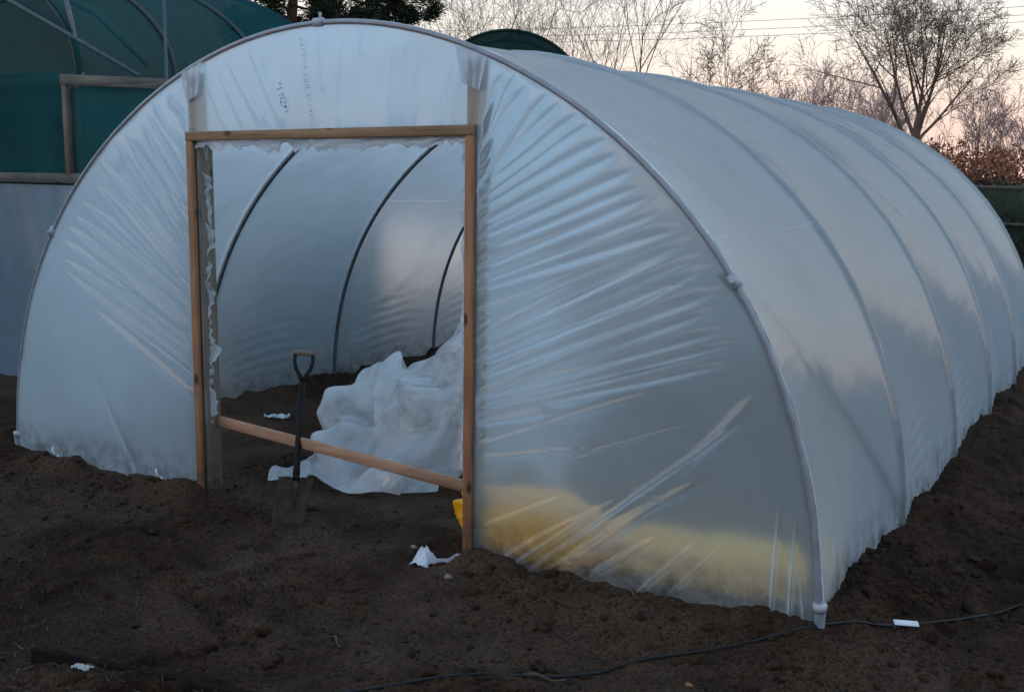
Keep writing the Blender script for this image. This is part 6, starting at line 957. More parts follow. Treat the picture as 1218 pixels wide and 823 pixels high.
2,-2,-5,-7,-8,-7,-6,-2,5,7,9,9,8,7,5,2,0,-1,-1,-2,3,4,4,4,3,2,0,-2,-5,-5,-3,-3,-2,1,3,6,8,7,7,6,5,5,3,3,3,5,7,6,6,5,4,1,-2,-5,-6,-7,-6,-3,0,4,4,4,3,0,0,3,2,2,1,-2,-2,1,5,7,7,6,1,
-2,-5,-7,-7,-7,-4,-1,1,0,-1,-2,-4,-5,-5,-6,-5,-5,-4,-5,-4,-5,-3,-2,-2,1,1,4,4,1,5,5,6,4,5,5,3,0,-4,-7,-8,-8,-7,-5,-1,7,8,9,9,8,6,4,1,0,-1,0,1,5,5,5,4,4,1,-1,-2,-4,-5,-4,-2,0,1,4,6,
7,6,5,5,4,4,3,3,4,6,7,7,6,4,2,-1,-4,-6,-7,-7,-5,-1,3,4,5,5,-2,-1,2,3,3,2,0,-3,-2,2,6,8,6,4,-1,-4,-6,-6,-6,-5,-1,1,2,0,-1,-3,-4,-6,-5,-6,-5,-4,-4,-4,-5,-6,-5,-3,-2,-1,1,3,3,4,6,6,5,
5,4,5,1,-2,-6,-8,-9,-8,-6,-4,0,6,9,10,9,7,5,3,0,0,1,2,4,6,7,6,4,3,0,-1,-2,-3,-4,-4,-2,0,3,5,5,6,4,5,4,3,3,3,4,3,7,8,7,5,4,0,-3,-6,-7,-8,-6,-3,2,4,5,5,4,-2,-4,1,4,4,2,0,-4,-1,3,7,7,
5,1,-2,-5,-6,-6,-4,-2,1,3,2,0,-2,-3,-5,-6,-7,-5,-5,-4,-3,-3,-5,-6,-5,-4,-3,-2,0,1,2,7,6,4,5,5,4,4,0,-5,-8,-9,-10,-7,-5,-3,0,6,10,9,9,6,4,2,0,1,3,5,6,8,7,7,4,2,0,-2,-2,-2,-2,-3,-1,
1,3,4,4,4,4,3,3,3,3,3,2,5,8,8,7,4,1,-2,-5,-6,-8,-6,-4,-1,4,5,5,5,4,-3,-6,0,4,4,2,0,-5,0,5,7,6,3,-1,-4,-5,-5,-4,-3,1,3,4,2,-1,-2,-5,-6,-7,-6,-6,-4,-3,-2,-3,-4,-5,-5,-4,-4,-1,-2,0,
-1,6,5,4,5,5,5,2,-3,-8,-9,-10,-9,-7,-4,-1,-1,5,10,9,7,5,3,2,2,2,6,7,8,9,8,6,4,1,0,-2,-2,-1,-1,-1,1,1,3,3,3,2,3,2,3,2,2,1,5,7,8,7,6,2,-1,-4,-5,-7,-6,-6,-2,2,5,5,6,6,3,-4,-6,-4,4,3,
3,0,-4,2,6,6,5,0,-3,-4,-5,-4,-3,1,3,4,3,2,-1,-4,-5,-7,-8,-6,-5,-4,-2,-3,-2,-3,-4,-3,-4,-3,-2,-2,-2,-3,4,5,5,6,4,4,0,-6,-10,-10,-10,-9,-5,-3,-1,0,3,8,8,6,4,3,3,3,4,8,9,11,9,8,6,3,0,
-1,-1,-2,0,0,0,1,2,2,2,1,2,2,2,3,3,2,0,7,8,8,5,3,1,-3,-4,-6,-6,-5,-3,0,4,5,6,6,6,3,-5,-6,-4,-1,1,4,1,-2,4,6,5,3,-2,-4,-5,-4,-2,0,3,5,4,3,1,-2,-5,-7,-8,-7,-6,-5,-3,-3,-2,-2,-1,-2,
-3,-2,-2,-2,-3,-4,-4,4,6,6,5,5,2,-4,-9,-10,-11,-10,-7,-4,-2,0,0,0,5,6,4,4,4,4,4,7,10,12,11,10,8,4,2,0,-1,-1,-1,0,1,1,1,1,1,1,-1,1,2,2,3,3,5,2,8,8,5,3,2,-1,-3,-5,-5,-5,-3,0,3,4,6,6,
6,7,2,-5,-6,-5,-3,-2,2,1,4,5,5,4,-1,-3,-4,-4,-3,0,2,5,5,5,2,0,-3,-6,-8,-8,-7,-6,-4,-3,-3,-3,-1,-1,-1,-1,-1,-1,-1,-4,-4,-5,5,7,5,5,4,-1,-6,-11,-11,-10,-9,-6,-3,-1,0,-1,0,2,3,3,3,4,
5,6,8,13,13,11,10,7,4,1,0,-1,-1,0,1,1,2,2,1,0,-2,-2,-1,1,2,3,4,6,7,6,5,4,3,0,-2,-3,-4,-3,-3,0,2,4,6,5,7,7,6,2,-6,-6,-4,-3,-1,0,2,4,4,4,1,-2,-5,-3,-4,0,2,4,6,5,4,2,-1,-4,-7,-9,-8,
-6,-6,-4,-3,-3,-3,-3,0,-1,1,0,0,-2,-2,-4,-5,6,6,6,5,2,-5,-8,-11,-11,-10,-7,-5,-2,0,0,-2,-2,0,1,2,2,4,5,7,10,13,14,12,9,6,3,1,0,-1,1,1,2,2,3,2,1,-2,-4,-4,-2,-1,2,3,5,6,7,6,5,3,2,0,
-2,-3,-2,-2,1,2,4,5,6,6,6,8,6,2,-5,-6,-4,-2,-1,0,1,3,3,1,-1,-4,-4,-3,-1,1,4,6,6,5,3,2,-2,-6,-8,-8,-8,-6,-5,-4,-3,-3,-4,-4,-2,0,0,1,1,1,-2,-3,-5,7,6,5,4,-2,-6,-10,-11,-10,-8,-6,-5,
-1,0,-1,-2,-4,-2,0,0,2,3,6,7,11,14,13,11,9,5,3,1,0,1,2,3,3,4,3,2,0,-5,-6,-5,-3,0,1,2,5,7,6,6,4,3,1,-1,-2,-1,0,1,4,4,6,6,5,6,7,8,6,2,-5,-4,-4,-2,-1,0,0,1,1,0,-3,-4,-4,-2,0,3,6,7,6,
4,4,0,-4,-6,-8,-8,-6,-6,-5,-4,-3,-5,-4,-5,-3,-1,0,1,3,1,0,-2,-4,6,6,5,0,-4,-7,-10,-10,-8,-7,-6,-4,-1,1,-2,-4,-5,-3,-2,-1,1,3,5,7,12,13,12,10,7,5,3,2,2,3,3,5,4,5,3,3,-3,-6,-8,-6,-3,
0,1,3,4,6,6,4,3,2,1,0,-1,1,2,4,6,7,6,6,5,7,7,8,5,2,-2,-4,-3,-1,-1,-1,0,-2,-2,-3,-3,-4,-2,-1,1,5,7,7,6,4,3,-1,-5,-7,-7,-7,-6,-5,-5,-4,-5,-5,-5,-6,-4,-2,1,1,3,2,2,-2,-4,13,4,4,4,2,0,
-2,-3,-5,-5,-4,1,6,6,7,7,3,0,-4,-5,-5,-4,-4,-2,-1,-3,-2,0,2,1,2,1,1,0,-1,0,0,-1,0,-1,-1,-2,-1,0,0,0,0,0,0,0,0,0,5,5,6,3,2,1,1,2,2,4,6,7,6,3,1,1,-1,0,-2,-2,-3,-1,-2,0,0,0,0,0,-1,-1,
0,1,3,4,7,8,9,7,2,-3,-5,-4,-4,-3,-1,0,4,-1,0,-3,-4,-5,-6,-6,-7,-7,-7,-5,-5,-4,-3,4,4,4,3,0,-1,-3,-3,-5,-4,-4,2,6,8,6,6,2,-3,-5,-5,-6,-4,-2,1,0,-3,-1,1,3,3,1,2,1,0,0,0,0,0,0,0,-1,
-3,-2,-2,-5,0,1,-1,0,0,1,4,5,5,4,2,0,0,1,3,4,5,7,6,6,4,2,1,0,0,-2,-2,-2,-1,-1,0,-1,0,-1,-2,-2,-2,-1,1,3,5,8,8,9,5,2,-3,-4,-5,-3,-2,1,1,2,1,0,-3,-4,-6,-6,-7,-7,-7,-6,-6,-4,-3,-3,5,
3,3,1,0,-2,-4,-4,-5,-4,-2,3,7,8,6,4,0,-5,-6,-6,-4,-3,0,3,0,-2,0,2,3,3,2,2,2,0,0,1,0,1,0,0,-2,-2,-4,-2,-6,-3,0,0,0,1,2,5,5,3,2,0,0,0,2,4,5,6,7,7,6,4,3,2,0,0,-2,-1,-2,0,-1,0,-1,-1,
-2,-3,-4,-3,-1,1,4,6,7,9,8,4,0,-2,-4,-4,-3,0,2,2,2,1,-1,-2,-5,-6,-7,-7,-7,-7,-6,-5,-3,-3,-2,5,2,2,0,-3,-4,-5,-5,-3,-3,0,4,8,7,6,1,-3,-5,-7,-5,-3,-1,2,3,0,-1,2,3,3,3,3,2,2,2,0,1,1,
0,1,-1,-2,-3,-4,-3,-6,-4,0,0,0,1,3,4,3,1,1,0,0,2,2,5,6,7,7,7,6,4,4,2,1,0,-1,-1,-1,0,0,0,-1,-3,-4,-4,-4,-3,-1,1,4,6,8,8,7,3,-1,-3,-3,-3,-1,1,2,3,2,1,-1,-4,-5,-6,-7,-7,-8,-6,-5,-4,
-3,-2,-3,5,1,-1,-2,-5,-6,-5,-4,-1,-1,0,6,8,6,4,-1,-5,-7,-6,-3,-1,0,4,3,0,1,2,4,3,4,3,3,2,2,0,1,1,1,0,-1,-2,-3,-4,-4,-5,-5,-1,0,0,1,2,2,2,1,1,0,0,3,3,6,6,7,8,6,6,5,4,3,1,1,-1,1,0,1,
0,-1,-2,-4,-5,-5,-5,-3,0,2,4,6,7,7,6,1,-1,-2,-3,-2,0,2,3,3,2,1,-2,-4,-6,-7,-7,-7,-7,-5,-5,-3,-3,-2,-2,4,-2,-3,-5,-6,-5,-5,-2,0,0,1,6,8,5,1,-4,-6,-6,-4,-1,0,1,4,3,1,2,4,3,4,4,4,3,3,
1,2,0,2,0,0,-2,-2,-3,-4,-4,-5,-5,-1,-1,0,0,1,2,1,1,0,0,2,3,4,6,7,7,7,7,6,5,4,3,2,2,1,1,2,1,0,-2,-3,-5,-6,-5,-5,-2,0,2,4,6,6,6,4,0,-1,-3,-1,-1,2,2,4,3,1,0,-3,-5,-6,-7,-7,-7,-6,-4,
-4,-3,-2,-2,-2,1,-4,-5,-6,-6,-5,-3,0,0,0,2,7,7,2,-2,-5,-6,-4,-1,0,0,1,4,3,2,4,3,4,3,3,4,4,5,3,1,1,1,0,0,-2,-3,-3,-3,-4,-4,-5,-2,-1,-1,-1,1,1,1,0,0,1,2,4,5,6,7,8,6,6,6,6,4,4,2,3,3,
3,3,1,-1,-2,-5,-6,-6,-6,-4,-2,1,2,4,5,5,5,2,-1,-2,-1,-1,1,2,4,3,3,1,-1,-4,-5,-7,-7,-7,-6,-5,-4,-3,-3,-2,-2,-2,-1,-6,-6,-6,-6,-4,0,0,0,1,2,7,4,0,-3,-5,-5,-1,0,0,0,2,4,3,2,2,2,2,2,2,
3,7,8,8,2,1,0,1,-1,-2,-3,-3,-3,-4,-4,-3,-2,-2,-2,-1,0,1,0,0,1,1,3,4,6,6,7,7,6,6,6,6,4,4,4,5,4,5,3,1,-2,-4,-5,-6,-7,-5,-3,-2,1,3,4,4,3,2,1,-1,-2,-1,1,2,3,3,4,2,1,-2,-5,-6,-7,-7,-6,
-5,-5,-3,-3,-3,-2,-3,-2,-3,-6,-6,-6,-6,-1,0,0,1,1,3,5,2,-2,-4,-4,-2,0,0,0,0,4,3,2,0,1,-1,1,1,3,4,8,9,11,7,1,0,0,-1,-2,-2,-3,-3,-4,-3,-2,-2,-2,-2,-2,0,0,0,0,0,5,3,3,5,7,6,6,6,6,6,6,
5,5,6,6,6,5,2,1,-3,-4,-6,-7,-5,-5,-2,-1,1,3,3,2,2,0,0,-2,-1,0,1,3,4,3,4,2,-1,-3,-6,-6,-7,-6,-6,-4,-4,-3,-3,-3,-3,-3,-4,-2,-7,-6,-6,-4,0,0,0,2,2,2,3,0,-2,-4,-3,0,0,0,0,3,4,2,0,-2,
-1,-1,0,1,4,5,8,11,10,11,1,1,0,0,-2,-2,-2,-3,-3,-3,-1,-2,-3,-1,-2,-2,0,0,0,2,4,3,4,5,6,5,5,6,5,6,6,7,7,7,8,7,5,2,-1,-3,-5,-6,-6,-5,-4,-1,0,1,2,2,0,0,0,-2,-1,-1,1,2,3,4,3,3,2,-2,-5,
-6,-6,-6,-6,-5,-4,-3,-3,-3,-4,-4,-4,-5,-3,-7,-6,-6,-1,0,0,1,2,2,1,1,0,-3,-3,-1,0,0,0,3,4,3,1,-3,-3,-3,-1,0,2,4,7,10,11,10,9,3,1,1,0,0,-1,-2,-3,-3,-2,-1,-2,-2,-2,-1,-2,-1,-1,2,2,2,
5,4,5,5,5,4,5,5,6,7,8,9,9,9,7,4,2,-2,-4,-5,-6,-5,-4,-2,-1,0,1,1,0,-1,-1,-2,-2,-1,1,1,3,3,4,3,2,1,-4,-5,-6,-6,-6,-5,-4,-4,-3,-3,-4,-4,-5,-6,-6,-3,-7,-6,-4,0,0,0,2,3,2,0,-1,-1,-2,-2,
-1,0,1,4,3,4,2,-2,-4,-5,-3,0,0,2,6,9,9,10,10,7,2,2,2,2,1,0,-1,-2,-3,-1,-1,-2,-2,-3,-1,-1,-1,-1,1,2,3,5,5,4,5,4,2,5,5,7,8,9,11,10,9,7,4,0,-2,-4,-5,-5,-4,-3,-2,0,1,0,0,-2,-2,-2,-2,
-2,-1,1,2,3,3,4,2,2,-1,-5,-5,-6,-6,-5,-5,-3,-4,-3,-4,-4,-6,-6,-6,-7,-2,-7,-6,-2,0,0,2,3,3,1,-2,-1,-2,-1,-1,0,2,3,4,4,2,0,-5,-6,-5,0,-1,0,3,7,9,9,9,9,4,3,1,2,2,3,2,1,-1,-2,-1,-1,-1,
-2,-2,-2,0,-1,-1,0,3,4,5,5,4,3,4,2,4,5,8,9,11,12,11,8,6,3,0,-2,-5,-4,-4,-3,-2,-1,0,0,0,-2,-2,-3,-3,-2,-2,0,1,3,3,3,3,2,0,-2,-5,-6,-6,-5,-5,-3,-4,-3,-4,-4,-6,-6,-7,-7,-7,-3,-6,-5,
-1,0,2,3,5,2,-2,-3,-1,-1,-1,1,2,4,4,3,3,1,-4,-6,-7,-5,-1,2,-1,6,7,9,8,9,5,2,1,1,2,4,4,4,3,1,0,-2,-1,-1,0,-1,-2,-1,0,0,1,2,5,5,4,3,3,2,2,4,6,9,11,12,12,11,8,5,2,-1,-2,-4,-4,-3,-2,
-1,0,-1,0,-2,-2,-3,-3,-3,-3,-1,1,1,3,3,3,2,1,-1,-4,-5,-6,-5,-4,-4,-3,-3,-4,-4,-6,-6,-8,-7,-8,-6,-3,-5,-4,0,2,4,5,3,0,-4,-3,-1,0,2,3,4,4,4,3,1,-1,-6,-8,-7,-5,0,0,4,6,7,8,8,6,2,1,0,
1,2,5,5,6,5,3,0,-1,-1,-1,0,1,-2,-1,1,1,2,3,4,4,3,3,2,1,3,4,7,10,12,13,12,10,7,4,1,-1,-2,-3,-3,-1,-2,0,-1,0,-2,-2,-3,-4,-3,-3,-2,0,1,1,3,3,3,1,0,-2,-5,-5,-5,-5,-3,-3,-3,-3,-5,-5,-6,
-8,-8,-8,-7,-6,-2,-5,-1,1,4,5,4,2,-3,-4,-2,0,2,4,4,5,4,4,2,0,-4,-8,-9,-7,-4,-1,3,5,6,7,7,7,3,0,-1,-1,2,4,5,7,7,6,3,2,0,-1,0,0,2,0,-1,0,3,3,4,3,2,2,2,1,2,3,5,8,11,13,12,12,8,6,4,1,
-1,-2,-2,-1,-1,0,-1,0,-2,-2,-3,-4,-3,-4,-2,-2,0,2,2,3,2,2,1,-1,-4,-5,-5,-4,-4,-2,-3,-3,-3,-5,-7,-7,-8,-9,-8,-6,-5,-2,-3,0,4,5,5,3,-1,-5,-3,0,3,4,5,5,5,4,3,1,-3,-6,-8,-10,-7,-3,1,4,
6,5,6,7,4,-1,-2,-1,1,2,5,7,8,7,6,4,3,1,0,0,1,2,1,0,2,3,3,4,2,2,1,1,1,2,3,6,9,12,12,12,10,8,5,3,1,0,-1,-2,0,0,0,0,-1,-3,-3,-3,-4,-4,-3,-2,0,0,2,2,3,2,1,0,-3,-4,-4,-4,-4,-2,-2,-3,-3,
-4,-6,-8,-8,-8,-9,-8,-6,-4,-2,0,3,5,5,3,1,-3,-5,-1,3,5,5,6,6,5,3,2,-1,-4,-7,-10,-9,-6,-2,3,4,5,6,5,5,0,-4,-2,0,1,5,6,8,8,8,6,4,2,2,1,2,1,1,2,3,3,4,3,2,2,1,0,1,1,2,4,7,9,12,12,10,9,
7,4,3,3,0,-1,0,0,1,0,-1,-2,-2,-4,-4,-3,-4,-3,-1,0,1,2,3,2,1,1,-2,-3,-4,-4,-3,-2,-2,-2,-3,-3,-6,-7,-8,-8,-9,-8,-7,-6,-4,0,2,4,6,4,2,-1,-5,-3,3,5,6,6,6,6,5,4,0,-3,-5,-9,-9,-9,-5,0,3,
5,5,5,4,2,-3,-5,-2,1,3,5,8,9,9,7,6,3,3,2,2,2,1,2,3,4,4,4,3,2,1,0,0,1,1,3,5,7,9,12,11,8,8,6,4,4,3,1,0,0,1,1,0,-2,-2,-3,-4,-4,-3,-4,-2,0,1,1,2,2,2,1,-1,-2,-3,-4,-3,-2,-1,-2,-2,-3,-4,
-6,-8,-9,-9,-8,-8,-6,-5,-3,0,4,5,5,3,0,-1,-5,0,5,7,7,7,7,6,4,3,-1,-4,-7,-9,-9,-8,-4,2,4,4,4,5,2,-2,-5,-4,-1,3,5,6,9,9,9,7,5,3,2,2,2,2,3,2,4,4,5,4,3,2,0,0,1,0,2,3,6,7,9,10,10,7,6,6,
5,4,4,2,1,1,1,0,0,-2,-3,-4,-3,-4,-4,-2,-2,1,1,2,1,2,1,0,-1,-3,-3,-2,-2,-1,-1,-2,-2,-3,-5,-7,-9,-10,-8,-8,-6,-6,-4,-3,1,4,5,4,2,0,-3,-1,3,6,8,8,8,7,6,4,1,-2,-6,-7,-9,-8,-6,-4,3,4,4,
4,3,0,-6,-4,-2,3,4,5,5,10,9,9,6,5,2,2,2,2,3,3,4,5,4,4,3,2,2,1,1,0,0,2,4,6,7,9,8,8,7,6,6,5,5,3,3,2,1,1,0,-1,-2,-4,-3,-4,-4,-3,-1,0,0,2,1,2,1,0,0,-2,-2,-2,-2,-1,-1,0,-1,-3,-4,-6,-8,
-9,-10,-8,-7,-5,-5,-3,-2,0,4,5,2,2,0,-2,1,6,8,8,9,8,8,5,3,0,-4,-6,-7,-8,-6,-5,-2,1,2,4,4,3,-4,-6,-3,2,3,4,4,8,11,9,8,5,4,2,3,2,2,4,4,5,4,5,3,2,1,1,1,1,1,1,3,4,6,6,7,7,7,6,6,6,6,5,
4,3,2,2,1,-1,-1,-4,-4,-4,-4,-2,-2,0,1,1,1,1,2,0,0,-1,-1,-2,-2,-1,0,0,0,-2,-3,-4,-7,-8,-10,-9,-8,-7,-4,-3,-3,-2,-1,4,4,2,1,0,1,4,7,9,9,9,9,7,5,2,-1,-4,-7,-7,-6,-4,-4,-2,1,0,3,3,3,
-6,-5,1,1,3,3,7,10,10,9,7,4,3,3,2,3,3,4,5,5,4,4,2,2,1,1,1,1,1,2,3,4,5,6,5,6,6,6,6,7,6,5,4,4,2,2,1,-2,-3,-4,-5,-3,-3,-1,0,1,1,0,2,1,1,1,-1,-1,-1,-1,-2,-1,1,0,0,-2,-3,-5,-7,-9,-9,-9,
-7,-6,-3,-3,-2,-3,-1,3,2,2,1,2,4,5,9,10,10,9,9,6,4,1,-1,-5,-5,-6,-4,-3,-3,-2,-1,-1,1,3,3,-6,-5,0,2,4,7,9,10,10,7,6,3,3,2,3,3,4,5,5,5,4,3,1,1,2,1,1,1,1,2,3,5,4,5,4,5,5,6,7,6,6,6,5,
4,2,2,-1,-2,-5,-4,-4,-3,0,0,1,1,1,0,2,1,1,0,-1,-1,0,-2,-1,-1,2,0,0,-2,-4,-6,-8,-8,-9,-7,-6,-4,-4,-2,-3,-3,-1,2,2,1,3,3,5,7,10,11,10,9,8,6,3,1,-2,-4,-4,-4,-2,-2,-1,-3,-2,-3,-1,2,2,
-4,-4,0,3,6,9,9,10,8,7,4,3,2,3,4,4,4,6,5,4,3,2,1,1,2,1,1,1,1,2,4,4,4,3,4,5,5,6,5,6,6,7,5,4,2,1,-1,-4,-5,-4,-3,-1,1,2,1,1,1,1,1,1,0,1,-2,-1,1,-2,-1,-1,2,1,-1,-3,-5,-6,-8,-8,-7,-6,
-4,-4,-3,-3,-3,-4,0,1,1,2,3,5,6,8,12,11,9,9,8,5,2,0,-1,-3,-2,-2,-1,-1,-1,-2,-4,-4,-3,1,2,-4,-2,2,5,7,9,10,9,6,5,4,2,3,3,4,5,5,6,4,4,2,1,1,1,1,0,1,1,2,4,3,4,3,4,4,5,5,5,4,6,6,7,6,3,
2,0,-3,-4,-4,-4,-1,1,2,3,1,1,0,-2,-1,-2,-1,3,3,1,0,-1,-2,0,2,0,-2,-3,-6,-6,-8,-7,-5,-4,-4,-3,-3,-3,-4,-5,0,0,1,2,4,6,8,9,12,11,9,8,7,4,1,1,-1,-1,-1,0,1,-1,-1,-2,-5,-4,-5,0,2,-3,0,
4,6,9,9,9,7,6,3,3,2,4,4,5,5,5,5,4,2,2,1,0,0,-1,1,0,2,4,4,4,4,3,4,5,5,4,5,3,5,6,7,6,3,1,-1,-3,-4,-4,-2,1,2,3,2,1,1,1,-1,0,-2,-4,4,2,1,0,-2,-2,0,3,-1,-3,-5,-5,-7,-7,-5,-4,-3,-3,-2,
-4,-4,-5,-5,-1,0,1,2,5,8,10,8,12,11,8,8,6,3,1,1,1,0,1,1,1,0,-1,-3,-4,-5,-5,-2,1,0,2,6,7,9,9,8,5,5,2,2,3,5,4,6,5,5,5,3,1,1,-1,-1,-1,0,0,2,3,4,5,4,4,4,5,5,5,5,3,3,3,7,6,6,3,0,-2,-3,
-4,-2,-1,3,3,3,1,2,1,1,0,-2,-6,1,3,3,0,-2,-2,-2,2,2,-3,-3,-6,-6,-6,-6,-4,-2,-2,-2,-3,-4,-4,-6,-6,0,0,0,4,6,9,11,8,12,9,8,7,4,3,1,2,2,2,3,1,2,0,-2,-3,-4,-4,-5,-3,1,1,5,7,8,9,8,6,4,
3,2,3,4,5,5,6,5,5,3,2,1,-1,-2,-2,-1,0,1,3,4,4,5,5,5,5,6,5,4,4,3,3,3,5,7,5,3,-1,-2,-4,-2,-2,1,4,3,3,2,2,2,0,-5,-7,0,3,3,3,-1,-1,-2,-1,2,0,-4,-5,-6,-6,-5,-4,-3,-1,-2,-2,-3,-4,-5,-6,
-6,0,0,0,5,8,10,10,8,11,8,8,6,3,2,2,3,4,3,3,3,1,-1,-2,-4,-3,-4,-4,-2,1,4,6,8,8,8,6,5,3,2,3,3,5,6,5,6,5,4,2,1,-1,-3,-2,-2,-1,1,2,3,5,5,5,5,6,7,6,5,4,2,4,3,4,3,6,5,2,-1,-2,-3,-2,0,2,
4,3,3,2,3,0,-8,-6,-3,5,4,2,3,-3,0,-1,-1,2,-3,-5,-6,-5,-5,-4,-3,-1,-1,-2,-2,-4,-4,-6,-6,-6,0,0,3,6,8,10,9,8,10,8,7,4,3,2,3,4,4,4,4,2,1,-2,-2,-4,-4,-3,-3,0,3,5,8,8,8,6,6,3,3,1,4,4,6,
6,5,6,4,3,1,-1,-3,-4,-2,-2,0,2,3,4,5,5,6,6,7,7,4,5,5,4,3,3,4,2,5,5,2,-1,-3,-2,-1,1,3,3,4,2,3,1,-7,-6,-7,4,5,4,3,1,-3,-1,0,0,0,-5,-6,-5,-4,-3,-4,-2,-1,-1,-1,-3,-4,-6,-5,-6,-6,0,2,5,
7,8,10,7,7,9,8,6,3,2,3,3,6,5,4,4,1,0,-2,-3,-4,-4,-2,0,1,4,7,8,8,7,6,4,3,2,3,4,5,6,6,6,5,3,2,-2,-3,-4,-3,-3,0,1,3,5,5,5,5,6,7,7,7,5,3,4,6,3,4,2,2,5,5,1,-2,-2,-1,0,1,3,3,4,2,2,-5,-7,
-6,-7,1,4,6,7,3,-1,-1,0,0,-3,-6,-4,-3,-3,-5,-3,-1,-1,-1,-2,-3,-5,-5,-6,-6,-5,-1,7,6,8,8,8,6,7,8,6,4,3,2,4,5,6,5,5,2,1,-1,-3,-4,-3,-3,0,1,2,6,8,9,7,7,5,3,2,3,3,5,6,6,6,6,4,2,-1,-3,
-5,-4,-3,-1,1,3,5,5,5,5,6,7,7,6,6,5,3,5,6,4,3,1,1,5,5,-1,-1,-1,0,0,2,3,4,3,2,-2,-9,-5,-7,-6,3,5,3,6,7,0,-1,0,-1,-5,-3,-3,-3,-3,-5,-2,-1,-1,-1,-3,-4,-5,-5,-6,-5,-5,0,7,8,8,9,8,6,6,
7,4,3,3,4,5,6,6,5,3,2,-1,-2,-3,-4,-3,-1,1,3,4,6,8,9,8,5,5,3,3,3,4,6,6,6,6,5,2,0,-3,-5,-5,-3,-2,0,4,5,5,5,5,6,7,7,6,6,4,4,5,6,7,3,1,0,3,4,6,0,-1,-1,-1,1,3,3,3,2,1,-6,-9,-5,-8,0,3,2,
5,5,6,1,-1,0,-2,-2,-4,-3,-3,-3,-3,-2,-1,-1,-3,-3,-4,-5,-5,-5,-5,-5,0,7,8,9,10,8,6,6,4,4,3,4,5,6,6,6,4,2,0,-2,-3,-4,-3,-2,0,3,4,6,6,8,9,7,6,5,3,3,4,5,6,7,6,5,3,0,-2,-5,-5,-4,-2,0,3,
5,6,5,5,5,7,7,7,6,5,4,4,6,6,5,2,1,0,3,3,6,3,-1,-1,-1,1,3,3,2,2,-2,-9,-6,-7,-6,1,3,6,2,5,4,3,-1,-1,-2,-1,-3,-2,-3,-3,-3,-2,-2,-2,-3,-3,-4,-5,-5,-5,-4,-5,1,8,9,10,9,8,6,4,4,4,4,4,5,
7,6,4,3,0,-1,-3,-3,-4,-2,-2,2,5,5,7,6,8,8,7,6,6,4,3,4,6,6,7,6,3,1,-2,-4,-5,-5,-3,0,3,5,6,5,5,6,6,7,7,6,5,5,4,5,5,6,4,1,2,0,1,4,5,5,1,0,-1,1,3,2,2,0,-5,-10,-5,-8,-4,5,4,5,4,2,3,2,
-1,0,0,-1,-1,-3,-3,-3,-4,-3,-3,-3,-2,-4,-3,-5,-4,-5,-5,-4,5,9,11,10,8,6,5,4,3,3,4,5,6,6,5,3,1,-1,-2,-4,-3,-3,-2,1,6,6,4,5,7,6,7,7,7,6,6,4,4,7,6,7,4,2,-2,-4,-4,-5,-3,-1,2,4,7,5,6,5,
6,6,7,7,5,5,4,5,5,6,4,4,2,1,0,1,1,5,5,4,2,1,0,2,2,0,-1,-7,-10,-6,-8,-1,4,7,6,4,3,2,0,-2,-2,-2,-1,-1,-1,-2,-3,-3,-3,-3,-2,-4,-4,-4,-4,-3,-4,-4,-6,10,10,10,9,6,5,4,3,3,3,4,6,5,6,4,1,
0,-2,-4,-3,-3,-2,0,5,5,6,5,5,4,6,6,7,6,7,7,6,4,8,6,5,3,-1,-4,-4,-5,-3,-2,2,4,6,6,6,5,5,6,7,7,6,3,5,6,5,6,4,4,4,2,3,-1,-1,1,2,5,4,5,3,3,1,-1,0,-2,-9,-9,-7,-5,0,5,7,5,4,4,1,-1,-3,-4,
-1,-1,-6,0,-1,-3,-1,-3,-3,-4,-6,-5,-6,-4,-3,-1,-1,-4,12,10,9,7,5,4,2,3,3,3,5,5,5,5,2,0,-1,-4,-4,-3,-2,0,3,5,5,7,5,4,4,5,5,5,7,7,8,8,5,7,6,3,0,-3,-4,-4,-3,-2,1,3,6,6,6,4,6,6,6,7,6,
4,5,6,5,5,5,5,4,3,4,2,-1,-1,-1,1,2,4,5,4,4,2,0,0,-3,-10,-8,-7,-2,3,5,5,5,5,3,0,-2,-5,-4,0,-3,-5,-3,-1,-3,-3,-6,-6,-5,-7,-6,-6,-3,-1,2,1,-2,12,9,7,6,4,3,2,3,3,4,4,5,4,4,1,-1,-4,-4,
-4,-2,0,1,4,6,4,7,5,4,4,4,4,6,5,7,8,9,8,6,4,1,-2,-3,-5,-3,-1,0,3,5,6,6,4,5,6,6,7,6,5,5,5,5,6,5,5,4,4,5,4,2,-1,-2,-1,-1,1,3,3,4,5,4,1,0,-4,-10,-7,-5,1,4,6,5,6,3,1,-2,-3,-4,-5,-1,-4,
-5,-4,-2,-4,-6,-8,-9,-8,-7,-6,-5,-2,1,2,3,1,12,7,7,4,3,3,2,3,3,4,5,4,3,3,0,-4,-5,-5,-3,0,1,3,4,5,5,7,5,4,3,3,5,5,5,7,8,9,8,5,2,0,-3,-4,-2,-2,0,1,4,6,6,5,5,5,6,6,6,6,5,5,5,6,5,6,5,
4,5,5,4,1,0,-2,-1,-1,0,1,1,3,5,5,3,-1,-4,-9,-6,-1,3,6,6,5,4,2,-2,-4,-3,-4,-4,-4,-4,-5,-3,-4,-6,-8,-10,-11,-10,-9,-6,-3,-1,1,3,3,2,11,6,5,4,3,2,2,3,4,5,4,3,2,2,-2,-5,-6,-5,0,0,1,4,
5,4,5,7,5,3,2,4,4,5,6,7,8,8,7,4,1,-2,-3,-2,-1,0,0,2,5,6,5,5,5,5,7,6,6,5,5,5,5,5,7,7,4,6,6,4,3,1,0,-1,-1,0,0,-1,0,0,4,6,3,-1,-4,-7,-4,2,5,7,6,4,2,-1,-4,-4,-4,-3,-3,-3,-5,-5,-5,-5,
